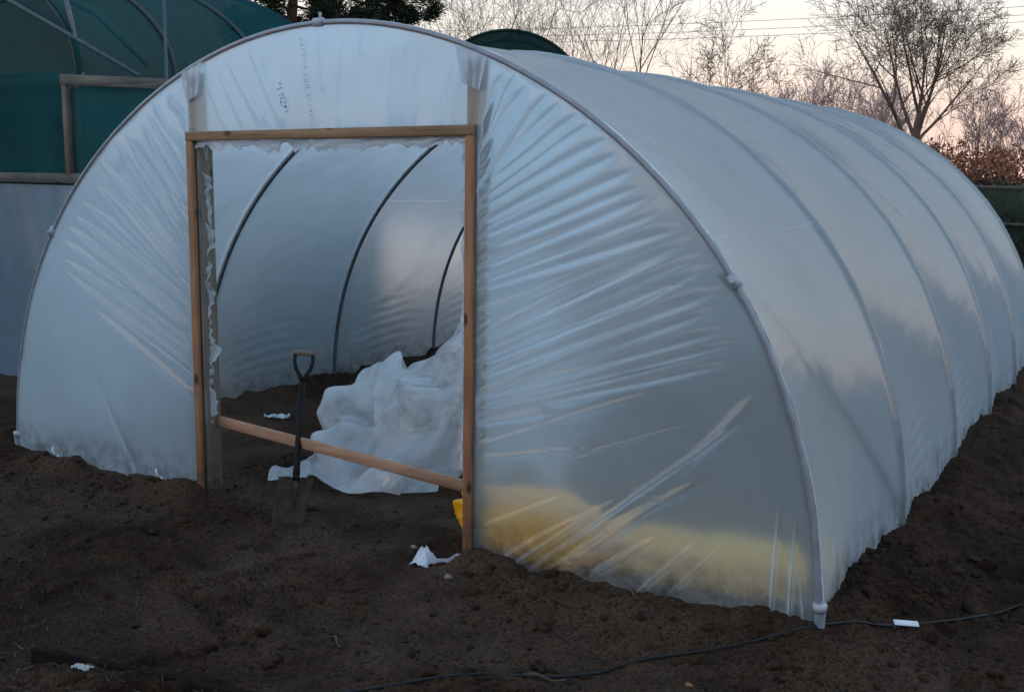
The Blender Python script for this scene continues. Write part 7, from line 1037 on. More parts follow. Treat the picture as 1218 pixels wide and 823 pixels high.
-8,-10,-12,-12,-12,-9,-6,-2,0,1,2,2,3,10,5,4,3,3,2,3,4,4,5,3,2,0,2,-4,-7,-6,1,1,-1,0,3,6,4,5,5,5,1,4,4,5,5,7,7,6,8,6,2,0,-2,-2,0,-1,0,-1,4,6,5,5,5,5,6,6,6,5,5,5,5,5,7,7,6,7,7,4,4,
2,1,1,0,0,0,0,-1,-3,-1,2,6,3,-1,-5,-4,0,5,6,7,5,3,-1,-3,-5,-5,-4,-3,-3,-2,-3,-5,-7,-7,-10,-12,-13,-13,-12,-9,-5,-2,0,0,2,2,1,8,5,4,3,2,3,4,4,5,3,3,0,-1,2,-7,-7,-1,1,0,0,0,3,6,4,3,
5,4,4,3,4,4,6,7,7,6,6,4,1,-1,0,-1,0,-2,-1,0,6,6,5,4,5,6,6,6,5,5,4,6,5,6,8,8,8,7,6,4,3,1,1,1,1,1,0,0,-1,-3,-3,1,4,4,-1,-4,-1,4,6,6,6,3,1,-2,-5,-5,-5,-3,-3,-3,-3,-2,-5,-8,-10,-11,
-13,-14,-13,-11,-9,-6,-1,-1,1,0,1,0,8,4,4,3,3,4,4,5,4,3,1,-2,-2,2,-8,-5,1,0,1,0,1,3,5,3,3,4,5,4,2,5,5,6,7,7,5,4,2,0,0,0,-1,-2,-2,0,3,6,5,5,5,5,6,6,4,3,3,5,8,8,8,9,9,9,6,4,2,-5,0,1,
2,5,3,2,1,-1,-2,-3,-1,3,3,-1,-1,3,5,7,6,4,2,-2,-4,-5,-4,-4,-3,-2,-1,-2,-4,-7,-10,-12,-13,-13,-14,-13,-10,-7,-7,-1,-1,0,-1,0,-1,7,4,3,3,4,5,5,5,4,2,-1,-3,-2,2,-9,-2,1,0,1,2,2,2,4,2,
2,4,3,4,5,5,6,6,7,5,3,3,0,1,1,-2,-1,-2,-2,0,6,5,5,5,6,5,6,3,1,3,5,8,9,10,10,11,9,7,4,0,-5,-4,0,2,3,5,5,2,2,1,0,-2,-1,1,2,1,2,4,6,6,5,3,0,-3,-5,-4,-3,-3,-1,-1,-1,-3,-6,-9,-11,-14,
-14,-14,-13,-11,-9,-7,-6,-3,-1,-1,-1,-2,-2,4,4,4,4,5,6,5,5,3,1,-1,-4,-2,1,-8,0,1,1,2,2,1,2,4,2,1,3,4,4,4,6,6,6,6,4,1,2,2,0,-2,-2,-1,-3,-1,3,6,5,6,5,6,5,2,1,3,5,8,10,11,11,12,9,8,3,
-1,-5,-4,-4,0,3,5,6,4,2,3,2,1,1,-1,0,1,3,4,6,6,5,4,1,-1,-4,-5,-3,-2,-1,0,-1,-1,-4,-8,-11,-13,-15,-14,-14,-12,-10,-8,-6,-5,-3,-2,-2,-3,-3,-3,3,5,5,5,6,6,6,4,2,0,-1,-4,-3,1,-6,0,2,2,
3,2,2,2,2,1,1,3,4,4,5,5,6,5,5,2,0,3,4,-4,-3,-2,-1,-2,0,5,5,6,6,5,5,3,0,3,5,8,11,11,12,12,10,7,3,-2,-4,-4,-5,-3,2,4,6,4,4,2,2,2,3,2,1,0,2,4,6,6,6,4,3,0,-2,-4,-3,-3,0,0,1,-1,-2,-6,
-9,-13,-14,-16,-14,-12,-11,-9,-7,-6,-4,-4,-3,-3,-4,-4,-3,2,5,7,6,7,7,5,3,2,-1,-1,-4,-2,0,-4,1,2,2,3,3,1,3,2,0,1,3,4,5,5,5,5,5,3,0,-1,1,7,-2,-4,-4,-2,0,0,6,6,5,5,5,4,1,2,4,8,10,13,
13,11,10,7,3,-1,-4,-5,-4,-5,-1,3,5,5,4,2,2,2,2,3,3,3,3,4,4,5,5,7,5,2,-1,-3,-2,-3,-1,1,1,1,-1,-4,-8,-11,-13,-15,-16,-13,-11,-10,-7,-6,-5,-5,-4,-5,-4,-5,-4,-4,0,7,7,8,8,6,5,3,1,-1,
-1,-2,-2,0,-3,1,2,2,4,2,2,-1,5,1,1,4,4,5,5,5,5,4,1,-4,-2,2,8,2,-4,-3,-3,-2,1,3,5,6,6,4,3,2,3,7,10,12,13,12,10,7,4,-1,-3,-5,-5,-4,-4,0,5,5,3,3,1,2,2,4,4,4,4,5,5,5,5,5,3,6,2,-1,-2,
-2,-2,0,2,2,1,-2,-6,-9,-12,-15,-15,-14,-12,-10,-8,-7,-5,-5,-4,-5,-5,-6,-5,-4,-4,0,8,8,9,8,6,4,2,1,1,-1,-1,-2,0,-1,1,2,2,2,2,1,2,4,2,4,3,4,4,5,6,5,2,-1,-5,-5,2,8,6,-1,-3,-2,-2,-1,2,
3,4,6,5,2,3,6,9,11,13,12,11,8,4,0,-3,-4,-5,-5,-4,-3,2,5,3,2,2,2,3,4,5,5,6,5,5,4,6,5,6,3,0,5,0,-2,-2,-2,2,3,2,0,-4,-7,-11,-13,-14,-15,-12,-11,-8,-7,-6,-5,-4,-5,-5,-5,-5,-5,-4,-3,0,
8,10,8,8,6,3,2,2,0,0,0,0,0,1,2,2,1,1,2,1,3,4,3,4,3,5,5,6,5,3,0,-4,-8,-4,1,9,7,2,0,-1,-2,-1,-1,1,4,5,5,3,5,8,10,12,12,11,9,5,1,-2,-5,-5,-5,-5,-3,-2,4,3,2,2,2,4,5,6,6,6,5,6,4,5,6,5,
5,2,2,2,2,-2,-3,0,3,3,1,-2,-5,-9,-12,-13,-14,-12,-11,-9,-7,-5,-5,-4,-5,-5,-5,-6,-5,-5,-4,-3,-1,10,9,9,7,5,3,2,1,1,1,0,1,2,3,3,3,1,1,0,2,4,3,5,3,4,5,6,6,4,1,-3,-7,-9,-3,2,6,7,5,3,2,
0,-2,-2,-1,3,3,4,5,7,10,11,12,11,9,6,2,-2,-3,-5,-6,-5,-4,-2,-1,2,2,3,3,5,5,7,7,6,6,6,5,4,4,6,5,4,2,3,2,2,-2,-3,0,4,2,0,-4,-7,-10,-12,-13,-12,-11,-9,-7,-5,-4,-4,-5,-5,-6,-5,-6,-5,
-5,-3,-3,0,10,9,8,6,3,2,1,2,3,2,2,3,4,2,5,4,2,1,-1,2,4,5,3,4,6,6,6,5,2,-1,-6,-9,-10,-3,2,5,6,5,5,4,3,0,-1,-3,2,3,4,6,9,10,12,11,9,7,3,-1,-4,-4,-6,-5,-4,-3,-2,1,2,2,4,4,6,8,7,7,6,5,
6,5,3,4,6,5,4,2,2,2,2,-3,-2,1,4,1,-3,-5,-9,-11,-12,-12,-10,-9,-6,-6,-2,-4,-4,-5,-5,-6,-6,-6,-4,-4,-3,-2,0,10,8,7,4,2,1,3,4,4,3,2,5,5,2,3,6,4,1,0,2,4,4,5,6,6,7,6,3,-1,-5,-8,-10,-9,
-1,1,4,4,4,5,5,5,4,0,-2,1,3,5,7,10,10,11,10,7,3,1,-3,-5,-5,-6,-4,-4,-1,0,1,2,4,4,6,8,8,7,6,5,5,7,4,2,4,5,5,3,3,2,2,1,-2,-2,3,2,-2,-4,-8,-10,-11,-11,-9,-8,-6,-5,-3,-3,-4,-4,-5,-5,
-5,-6,-5,-4,-3,-2,-3,0,9,8,5,2,2,4,4,6,3,3,4,6,6,2,1,4,6,3,1,3,4,5,6,6,8,6,4,1,-4,-7,-9,-10,-8,-1,2,2,3,4,4,5,6,5,4,1,1,1,6,8,10,10,10,7,5,1,-2,-4,-6,-5,-5,-4,-2,-1,2,2,4,4,5,7,8,
8,7,5,6,4,8,2,2,4,4,4,3,3,3,2,0,-2,0,2,-1,-4,-7,-8,-9,-9,-10,-8,-6,-5,-3,-4,-3,-4,-4,-6,-5,-6,-4,-3,-3,-3,-3,-3,-1,9,6,4,2,4,5,6,5,3,3,6,7,6,4,1,1,4,5,3,4,4,7,7,7,7,5,2,-2,-6,-8,
-10,-10,-7,0,2,3,2,3,3,5,5,7,4,2,1,5,7,8,10,9,8,5,2,-1,-4,-5,-5,-6,-4,-2,-1,1,3,4,5,5,6,7,8,7,6,6,5,5,6,2,2,3,4,3,2,3,4,4,-2,-2,0,0,-3,-6,-7,-8,-8,-9,-8,-7,-5,-4,-3,-3,-4,-5,-5,-6,
-5,-4,-4,-3,-3,-4,-4,-4,-1,8,6,3,3,5,6,6,4,4,5,7,7,6,4,3,2,2,3,5,3,6,7,8,8,6,3,0,-4,-8,-9,-10,-9,-4,0,3,4,3,2,2,3,5,5,6,3,3,5,8,8,9,8,6,3,0,-4,-5,-5,-5,-4,-3,-1,1,3,4,6,6,6,5,5,8,
6,7,5,4,8,3,1,3,2,2,4,3,3,4,2,-1,-2,0,-2,-5,-6,-7,-8,-8,-9,-7,-6,-4,-3,-4,-2,-4,-6,-5,-6,-5,-4,-3,-4,-5,-5,-5,-5,-1,7,5,4,5,5,6,5,4,6,6,7,7,6,4,3,3,3,2,6,2,5,3,10,10,7,2,-2,-6,-9,
-10,-9,-8,-2,2,4,5,3,2,1,2,4,5,4,4,5,6,8,8,7,7,4,1,-3,-5,-5,-5,-4,-2,-1,0,3,5,5,6,6,6,5,4,7,8,4,4,7,5,2,2,2,3,2,3,4,4,2,1,0,-2,-1,-4,-5,-6,-7,-9,-8,-8,-7,-5,-2,-3,-5,-2,-5,-6,-5,
-6,-5,-4,-4,-5,-5,-6,-6,-6,-1,6,5,4,5,6,5,6,7,6,6,7,7,5,5,4,3,2,4,4,5,2,1,10,10,8,0,-4,-7,-9,-10,-8,-6,0,3,5,5,3,2,2,2,3,3,3,4,6,7,7,7,6,5,3,-2,-4,-5,-4,-4,-3,-1,0,3,4,5,6,5,5,4,5,
7,8,5,2,7,7,3,2,3,4,3,3,3,3,2,1,0,0,-1,-2,-5,-6,-7,-8,-8,-8,-8,-6,-3,-1,-3,-4,-5,-5,-6,-6,-5,-6,-5,-5,-5,-6,-6,-6,-5,-1,6,4,5,5,6,7,5,8,6,7,7,6,5,4,4,1,3,2,9,4,-4,6,11,9,6,-1,-6,
-8,-8,-9,-7,-4,2,5,5,4,3,3,2,2,2,1,2,4,7,6,7,6,5,4,1,-4,-4,-4,-4,-2,-1,-1,2,4,5,5,4,4,4,5,7,9,3,5,6,8,3,3,3,4,3,4,3,3,1,2,0,0,0,1,-4,-6,-7,-7,-9,-8,-8,-7,-4,-3,0,-4,-4,-6,-6,-6,-5,
-5,-6,-7,-6,-5,-5,-6,-6,-5,-1,5,5,5,6,7,7,6,7,7,7,6,6,3,2,-1,0,4,9,11,3,-7,10,10,8,2,-1,-6,-9,-8,-7,-6,0,4,5,5,3,3,3,2,1,0,0,2,4,8,3,6,5,5,3,1,-2,-4,-4,-3,-2,0,1,2,5,4,3,3,3,5,8,9,
7,5,4,8,4,3,3,4,4,4,2,3,2,2,1,0,1,2,-2,-5,-6,-8,-9,-10,-6,-7,-6,-4,0,-2,-5,-5,-6,-6,-6,-4,-5,-7,-8,-6,-6,-5,-5,-5,-5,-1,5,5,6,8,8,7,5,7,6,7,6,2,-1,-1,-1,2,9,10,12,3,-7,9,10,5,2,-2,
-7,-8,-7,-7,-3,5,5,4,4,3,3,1,1,-1,0,0,4,5,6,4,3,3,3,3,0,0,-3,-3,-3,0,0,2,3,4,2,3,2,5,7,10,6,6,6,7,5,3,3,4,4,4,3,0,2,3,2,3,0,3,3,-6,-6,-7,-9,-9,-7,-8,-4,-6,-3,1,-5,-6,-5,-7,-5,-5,
-3,-6,-7,-9,-8,-5,-4,-5,-5,-5,-1,5,5,8,8,8,7,6,6,7,5,-1,-1,-1,0,-1,6,10,11,12,3,-6,7,9,4,1,-3,-6,-7,-7,-4,1,5,5,5,3,2,2,-1,-2,-3,2,3,5,6,5,4,3,0,0,1,1,0,0,-1,-3,1,1,2,3,2,2,1,4,7,
10,7,7,7,6,5,4,3,3,4,2,5,4,2,2,1,2,3,1,3,5,-8,-9,-8,-8,-7,-8,-7,-6,-5,3,-5,-6,-6,-6,-6,-6,-3,-1,-8,-8,-10,-8,-5,-3,-5,-5,-6,-2,5,7,8,9,7,7,6,7,5,-1,-3,-1,-2,2,4,7,9,13,10,3,-7,7,6,
3,1,-2,-6,-6,-6,-1,6,4,4,4,2,0,-2,-3,-2,0,4,5,5,5,5,3,3,0,0,-2,-1,0,2,0,-1,3,2,1,2,1,1,1,6,11,9,8,7,5,5,4,5,3,2,2,3,4,5,3,2,2,1,3,2,2,4,-6,-7,-11,-7,-9,-6,-7,-6,1,-5,-6,-6,-6,-7,
-5,-6,3,-6,-8,-9,-10,-8,-5,-4,-4,-6,-6,-2,6,7,9,8,7,7,7,5,0,-2,-4,-1,3,5,8,7,9,9,8,2,-6,2,5,3,2,-1,-6,-5,-4,2,6,5,3,2,-1,-3,-4,-2,1,3,6,5,4,5,4,3,2,0,-1,-1,-1,0,0,2,2,3,2,1,1,1,0,
3,10,9,9,7,5,5,4,5,5,2,2,2,3,5,4,4,2,1,2,3,2,2,3,-4,-9,-7,-10,-8,-7,-6,0,-6,-5,-6,-7,-7,-6,-6,-6,5,-7,-9,-9,-10,-8,-5,-4,-5,-5,-7,-2,6,8,9,7,8,7,5,3,0,-4,-4,-1,5,6,7,8,9,9,7,3,-3,
-1,1,1,2,2,-5,-5,-1,6,4,3,2,-1,-4,-4,-3,1,3,4,7,4,5,4,4,3,1,0,0,0,0,1,1,1,2,3,2,1,1,0,1,4,10,9,6,6,5,4,5,6,5,2,1,3,4,4,4,3,2,1,3,4,1,0,4,-1,-11,-5,-7,-7,-8,-6,-6,-5,-5,-7,-6,-8,-6,
-1,-7,1,-8,-9,-9,-10,-7,-6,-4,-5,-6,-7,-2,6,9,8,7,8,5,4,3,-1,-5,-4,1,5,7,7,8,9,9,7,1,2,1,0,-1,0,0,-4,-5,1,6,4,1,-1,-4,-4,-3,0,3,5,5,5,4,5,4,3,2,1,0,0,1,2,1,2,2,2,3,3,3,2,-1,0,2,9,
8,5,5,5,5,6,7,4,1,2,4,3,4,5,2,1,2,5,2,0,0,4,0,-9,-6,-5,-5,-6,-6,-7,-8,-8,-5,-8,-9,-1,-2,-7,-3,-9,-9,-9,-9,-7,-6,-5,-6,-6,-6,-3,7,9,7,7,6,5,4,2,-1,-5,-3,2,6,6,8,8,9,8,6,0,-1,1,0,0,
1,0,-3,-2,2,5,1,-1,-4,-4,-4,0,2,4,5,6,4,4,6,3,2,1,0,1,0,2,2,3,3,2,3,3,5,5,3,0,-1,0,5,6,5,6,6,6,6,6,3,1,3,3,4,5,3,1,2,5,4,1,-1,-1,4,2,-6,-9,-4,-4,-6,-5,-6,-8,-10,-7,-9,-8,1,-5,-4,
-8,-8,-9,-9,-7,-7,-6,-6,-6,-6,-6,-4,8,7,7,6,6,6,4,2,-1,-6,-1,3,6,7,8,9,8,6,4,0,-1,-2,0,0,2,2,0,-3,4,1,-1,-3,-4,-4,-2,2,3,4,6,6,4,4,3,3,2,-1,0,1,2,2,3,3,4,3,4,4,5,7,6,1,-1,0,2,5,5,
5,5,6,6,5,2,1,3,4,4,4,2,2,5,5,1,0,-2,0,4,2,-2,-6,-7,-6,-6,-5,-6,-6,-9,-11,-7,-8,-2,-5,-5,-8,-9,-8,-7,-7,-6,-6,-7,-6,-6,-5,-5,7,7,6,7,8,6,4,1,-1,-5,0,4,7,7,8,9,6,4,3,2,0,-3,-2,-1,1,
3,1,1,1,-1,-3,-4,-4,-3,1,4,6,4,5,3,3,3,4,2,1,1,0,0,2,3,3,4,4,4,4,5,6,7,8,4,2,-1,4,5,4,4,3,1,7,2,2,2,3,4,4,2,3,5,5,2,1,-1,-3,1,3,3,1,-4,-5,-7,-8,-7,-7,-6,-7,-10,-8,-7,-5,-7,-7,-7,
-8,-7,-6,-6,-6,-6,-7,-6,-6,-6,-6,7,6,7,8,8,6,3,2,-1,-4,2,5,6,8,8,9,4,2,2,0,2,1,-1,-3,-1,1,1,2,0,-2,-4,-4,-4,-1,5,4,4,4,4,3,3,3,3,3,0,0,0,2,2,3,4,4,4,5,5,5,6,7,8,6,4,4,2,2,2,2,3,3,
3,2,2,3,4,4,3,3,5,5,3,1,-1,-1,-2,1,3,3,1,-2,-4,-5,-6,-9,-10,-7,-7,-8,-8,-7,-7,-7,-8,-8,-7,-6,-4,-7,-6,-6,-7,-6,-7,-6,-6,6,7,7,9,9,6,2,1,-1,-1,4,6,7,7,8,7,1,1,1,0,2,2,2,-2,-2,0,0,0,
0,-3,-4,-5,-3,2,5,3,5,4,4,3,2,3,4,1,0,1,1,0,3,3,5,4,5,5,5,6,6,6,6,5,4,2,2,2,2,3,4,3,4,3,3,3,4,4,4,4,5,3,2,0,-1,-2,-1,2,3,2,2,0,-4,-4,-6,-9,-11,-8,-7,-7,-7,-6,-8,-8,-8,-8,-4,-7,-6,
-7,-6,-6,-7,-6,-8,-7,-6,6,7,8,10,10,4,0,2,0,3,6,7,7,7,6,2,0,1,1,0,1,2,2,1,-1,-1,0,-1,-2,-3,-4,-4,-2,4,5,3,4,3,3,2,3,3,3,0,0,2,1,1,3,4,5,5,5,5,7,6,5,4,4,4,3,2,2,2,3,4,5,4,4,3,3,4,3,
5,4,5,4,2,1,0,-1,-2,0,2,3,3,2,0,-3,-4,-6,-8,-12,-9,-6,-6,-6,-7,-7,-8,-9,-8,-4,-7,-7,-6,-7,-6,-7,-8,-7,-8,-6,7,7,9,10,10,3,1,3,3,5,6,7,6,5,2,0,0,1,1,0,1,2,2,2,1,-1,1,0,-5,-4,-4,-4,
-1,3,5,3,3,3,4,2,3,3,3,-1,0,2,2,1,3,5,6,6,6,6,5,5,5,4,3,3,2,3,3,3,4,4,5,3,4,2,3,4,3,5,5,4,3,2,0,0,-2,0,1,3,3,4,2,-1,-3,-5,-5,-7,-11,-10,-7,-5,-6,-6,-7,-8,-7,-7,-7,-7,-7,-6,-7,-7,
-8,-8,-9,-7,-5,7,8,9,10,11,6,1,4,4,6,6,5,3,1,0,1,0,2,0,1,1,1,2,2,2,1,2,1,-4,-7,-5,-3,-1,3,4,4,3,2,2,3,3,3,3,1,-2,2,1,2,5,6,6,7,7,5,4,5,4,4,3,3,4,3,4,4,4,3,4,3,2,1,3,3,5,4,5,3,2,1,
0,0,-1,0,3,4,4,4,1,-1,-4,-5,-6,-6,-8,-11,-7,-6,-6,-6,-7,-7,-6,-7,-6,-7,-6,-7,-8,-8,-9,-10,-9,-7,-4,7,8,9,11,10,9,2,6,4,5,3,2,1,1,0,0,1,2,0,1,1,2,2,2,2,1,4,3,-2,-8,-7,-4,-2,4,3,2,2,
3,3,3,3,3,2,2,1,-1,0,4,6,8,8,7,5,4,4,4,5,4,4,4,4,4,4,3,4,2,3,1,1,1,3,4,4,5,4,2,2,0,0,0,0,2,4,5,4,3,1,-3,-4,-5,-6,-5,-6,-8,-8,-6,-6,-7,-7,-7,-6,-6,-7,-6,-6,-7,-9,-9,-10,-10,-9,-7,
-4,7,9,9,10,10,9,6,5,3,2,2,1,1,0,1,0,2,1,0,1,2,2,3,2,2,1,4,5,1,-6,-8,-5,-4,-3,3,2,3,3,4,4,3,3,2,1,0,-1,3,6,8,8,8,6,4,4,4,5,4,5,5,5,4,3,4,2,3,1,1,1,1,2,3,4,4,3,3,2,1,0,0,1,1,4,5,6,
4,2,0,-3,-5,-6,-5,-5,-5,-5,-6,-7,-7,-7,-7,-6,-7,-7,-6,-6,-6,-7,-10,-10,-10,-10,-9,-7,-3,7,9,9,10,9,7,6,4,3,2,2,1,0,1,0,1,2,1,1,2,2,2,3,2,1,1,4,7,4,-3,-6,-5,-5,-4,-3,-2,3,4,5,3,3,3,
3,1,-1,0,6,8,9,8,7,5,3,3,5,5,5,6,5,4,4,3,3,1,1,0,1,1,1,3,3,4,3,3,1,1,1,0,1,1,4,5,7,5,4,1,-1,-4,-5,-6,-5,-4,-4,-4,-4,-6,-6,-7,-6,-7,-8,-7,-7,-6,-7,-8,-10,-10,-11,-9,-8,-6,-3,8,8,10,
8,8,6,5,4,3,3,1,1,0,1,0,2,1,2,1,2,2,3,2,2,2,1,4,6,6,1,-2,-3,-4,-5,-4,-5,-4,2,5,6,4,0,2,0,0,4,8,9,8,8,5,3,3,4,6,6,6,5,5,4,3,3,1,0,0,0,1,1,2,3,3,3,2,2,1,0,-1,1,2,3,5,7,7,6,3,0,-3,-4,
-5,-5,-4,-4,-3,-4,-4,-5,-5,-6,-6,-7,-7,-8,-7,-6,-8,-9,-11,-11,-10,-8,-7,-6,-1,7,9,8,8,6,6,5,4,3,2,1,0,0,1,1,1,2,2,2,2,2,2,3,1,2,1,4,6,5,4,1,0,-2,-3,-4,-6,-6,-4,2,6,3,1,0,1,3,7,9,8,
8,6,3,4,3,5,6,6,7,5,5,3,2,1,0,0,0,0,1,1,3,3,3,1,1,1,0,-1,0,2,3,4,7,7,8,5,2,-1,-3,-4,-5,-4,-4,-2,-3,-3,-4,-5,-5,-5,-6,-7,-7,-6,-7,-7,-9,-11,-11,-10,-10,-7,-7,-5,-1,8,7,7,7,5,6,4,4,
3,1,1,0,0,0,2,2,2,2,2,2,2,2,2,2,2,1,4,5,4,3,2,2,1,1,-2,-4,-7,-6,-3,2,2,2,1,4,6,7,8,8,6,4,3,4,4,6,6,7,6,5,4,2,1,0,0,-1,0,1,1,3,3,3,1,0,-1,0,-1,-1,1,2,4,6,8,8,8,3,1,-1,-3,-4,-4,-3,
-3,-1,-2,-3,-4,-4,-6,-6,-6,-7,-6,-5,-6,-7,-10,-11,-11,-11,-8,-7,-6,-6,0,7,6,6,5,6,5,4,4,2,0,0,0,0,1,2,2,2,2,2,2,3,2,2,2,2,2,2,4,3,2,2,3,2,3,3,-1,-5,-6,-5,-2,1,2,3,5,6,6,7,6,5,3,4,
3,6,6,7,7,6,4,3,1,0,0,-1,0,0,1,2,4,3,2,-1,-2,-2,-2,-1,0,2,3,5,8,8,9,6,2,0,-1,-3,-3,-3,-3,0,-1,-1,-3,-3,-5,-6,-7,-7,-6,-6,-4,-5,-8,-10,-10,-11,-10,-8,-7,-6,-6,-1,5,6,5,5,5,5,4,3,1,
0,-1,0,0,2,2,2,2,2,3,2,2,2,2,2,2,2,1,3,3,2,2,3,3,4,5,4,-2,-5,-5,-3,-1,1,3,5,5,6,5,5,3,3,4,4,6,8,7,7,5,3,2,0,0,-1,0,0,0,2,3,4,4,-2,-2,-3,-3,-3,-1,0,3,4,7,8,10,7,4,2,0,-2,-2,-2,-2,
-1,1,0,-1,-2,-5,-5,-7,-7,-7,-6,-5,-4,-5,-8,-9,-10,-9,-9,-7,-7,-7,-6,-3,5,4,5,5,5,5,3,2,0,0,-1,0,0,2,3,3,2,2,2,2,2,2,2,2,2,2,1,2,2,2,2,3,4,5,6,5,3,-1,-3,-3,-1,-2,0,4,4,5,3,4,2,4,4,
5,7,8,7,6,5,2,1,0,-1,0,-1,1,1,3,3,4,3,-3,-5,-5,-4,-2,-1,2,3,5,8,9,8,6,4,1,0,-1,-2,-1,-1,1,2,1,-1,-3,-5,-7,-7,-8,-6,-6,-4,-4,-5,-7,-8,-9,-8,-7,-7,-7,-7,-7,-5,4,5,5,5,5,5,2,1,-1,-1,
-1,0,2,2,4,3,2,2,2,2,2,2,2,2,1,1,2,1,1,2,3,3,5,5,6,7,4,2,0,-2,-1,-2,-2,3,2,2,2,2,3,4,4,6,8,8,7,5,4,2,0,0,-1,0,0,1,2,3,4,4,1,-4,-7,-6,-5,-2,0,3,4,6,8,9,7,5,2,1,0,0,-1,0,2,2,4,0,-1,
-4,-7,-7,-8,-7,-6,-5,-3,-5,-5,-6,-7,-7,-7,-6,-7,-7,-7,-7,-7,5,6,5,6,4,4,1,0,-1,-2,0,0,2,3,4,4,2,1,2,2,2,2,2,2,1,1,1,1,1,2,3,4,5,5,7,5,5,3,2,-1,-1,-1,0,0,0,1,1,1,3,4,5,7,9,7,7,4,3,
1,1,0,-1,1,0,1,3,4,5,3,0,-7,-8,-7,-4,-2,1,3,5,7,8,8,5,4,2,1,0,0,1,2,3,5,3,0,-3,-5,-7,-8,-7,-7,-5,-4,-4,-5,-5,-6,-6,-5,-6,-6,-6,-6,-7,-7,-5,5,6,6,5,4,3,0,-2,-1,-1,0,0,3,3,4,5,3,1,1,
1,2,2,2,2,2,0,1,1,1,2,2,5,5,6,5,6,4,3,1,-1,0,-1,0,1,0,0,0,1,4,4,7,7,8,8,5,4,3,1,0,0,1,0,1,3,3,4,5,3,-1,-9,-9,-8,-4,0,1,3,6,6,8,6,5,2,2,1,1,2,2,4,5,5,2,0,-4,-7,-7,-8,-7,-6,-4,-4,-4,
-5,-5,-5,-5,-5,-5,-6,-5,-6,-6,-7,-5,5,6,6,5,4,0,-1,-1,-1,-1,0,1,3,3,4,5,3,2,1,1,1,1,3,3,1,0,1,1,1,2,3,4,5,6,5,5,3,2,0,1,0,1,1,0,0,-1,0,1,3,6,7,7,8,7,5,4,2,1,1,0,1,1,2,3,4,5,4,3,-3,
-9,-10,-7,-4,-1,3,3,5,7,6,5,3,2,2,1,2,3,4,6,6,4,2,-1,-6,-7,-8,-7,-6,-5,-4,-4,-4,-5,-5,-4,-5,-5,-5,-5,-5,-5,-6,-6,-3,4,6,6,4,2,0,-2,-1,-2,0,0,2,3,4,3,4,3,1,1,0,1,2,4,4,0,1,1,1,1,3,
3,5,4,5,5,3,3,1,1,1,1,2,2,1,-1,-1,0,1,3,4,8,8,7,7,4,3,2,1,2,1,1,2,2,3,5,5,5,2,-4,-9,-10,-7,-3,0,1,4,5,6,4,3,3,1,2,2,3,5,6,6,7,4,1,-3,-7,-7,-7,-7,-6,-4,-4,-4,-4,-5,-4,-5,-5,-5,-5,
-5,-4,-5,-5,-5,-1,1,6,6,3,0,-1,-2,-1,-1,0,1,2,3,3,3,2,1,1,0,1,2,4,5,4,1,1,1,1,2,3,4,4,5,3,4,2,2,1,1,2,2,2,2,2,0,0,1,0,3,5,7,6,7,5,3,3,2,2,2,1,2,2,3,4,5,6,4,1,-3,-9,-9,-6,-3,0,1,3,
4,4,3,2,2,1,2,4,4,6,7,7,7,4,-1,-5,-7,-7,-7,-6,-5,-4,-4,-4,-4,-4,-4,-5,-6,-5,-6,-4,-4,-4,-4,-6,-1,0,4,5,1,-1,-1,-1,-1,-1,0,2,2,3,3,1,1,0,-1,0,2,3,5,6,5,2,2,1,2,3,3,4,4,3,3,2,1,1,2,
2,2,2,3,2,1,1,1,1,2,2,5,6,6,5,4,3,2,2,3,2,2,2,3,4,4,6,5,4,1,-2,-10,-7,-4,-2,-1,0,1,3,3,1,1,1,2,3,4,6,7,8,8,6,3,-2,-6,-8,-7,-6,-5,-5,-4,-4,-4,-4,-4,-4,-6,-6,-5,-5,-4,-4,-3,-5,-5,0,
0,0,2,1,-1,-1,0,0,0,0,0,3,4,1,0,-2,-1,-2,0,2,5,6,8,5,4,3,3,3,3,3,3,2,2,2,0,1,1,2,3,2,3,3,2,1,1,0,2,3,3,5,5,5,4,2,3,2,2,3,3,3,3,4,4,4,6,6,4,0,-3,-4,-5,-3,-2,-2,-1,-1,-1,1,0,1,1,2,4,
5,7,8,9,7,6,2,-4,-6,-8,-6,-6,-5,-4,-4,-4,-4,-4,-4,-5,-6,-7,-5,-5,-3,-3,-4,-4,-5,]   # millimetre steps / 3 from one sheet vertex to the next
d = np.array(HEAP_STEPS).reshape(3, 93, 113).transpose(1, 2, 0)
d[:, 0] = np.cumsum(d[:, 0], 0); q = np.cumsum(d, 1) * .003
HV = q.reshape(-1, 3)
HV[:, 2] = (HV[:, 2] - .02) * (1 + .24 * smooth(-.6, .15, HV[:, 0]))
HV[:, 0] = np.where(HV[:, 0] < -.95, -.95 + (HV[:, 0] + .95) * .62, HV[:, 0])
ho = obj('plastic_sheet', HV, grid_faces(93, 113), M['heap'])
sb = ho.modifiers.new('sub', 'SUBSURF'); sb.levels = sb.render_levels = 1
tag(ho, 'crumpled heap of dirty white polythene sheeting lying inside the doorway', 'plastic sheet')

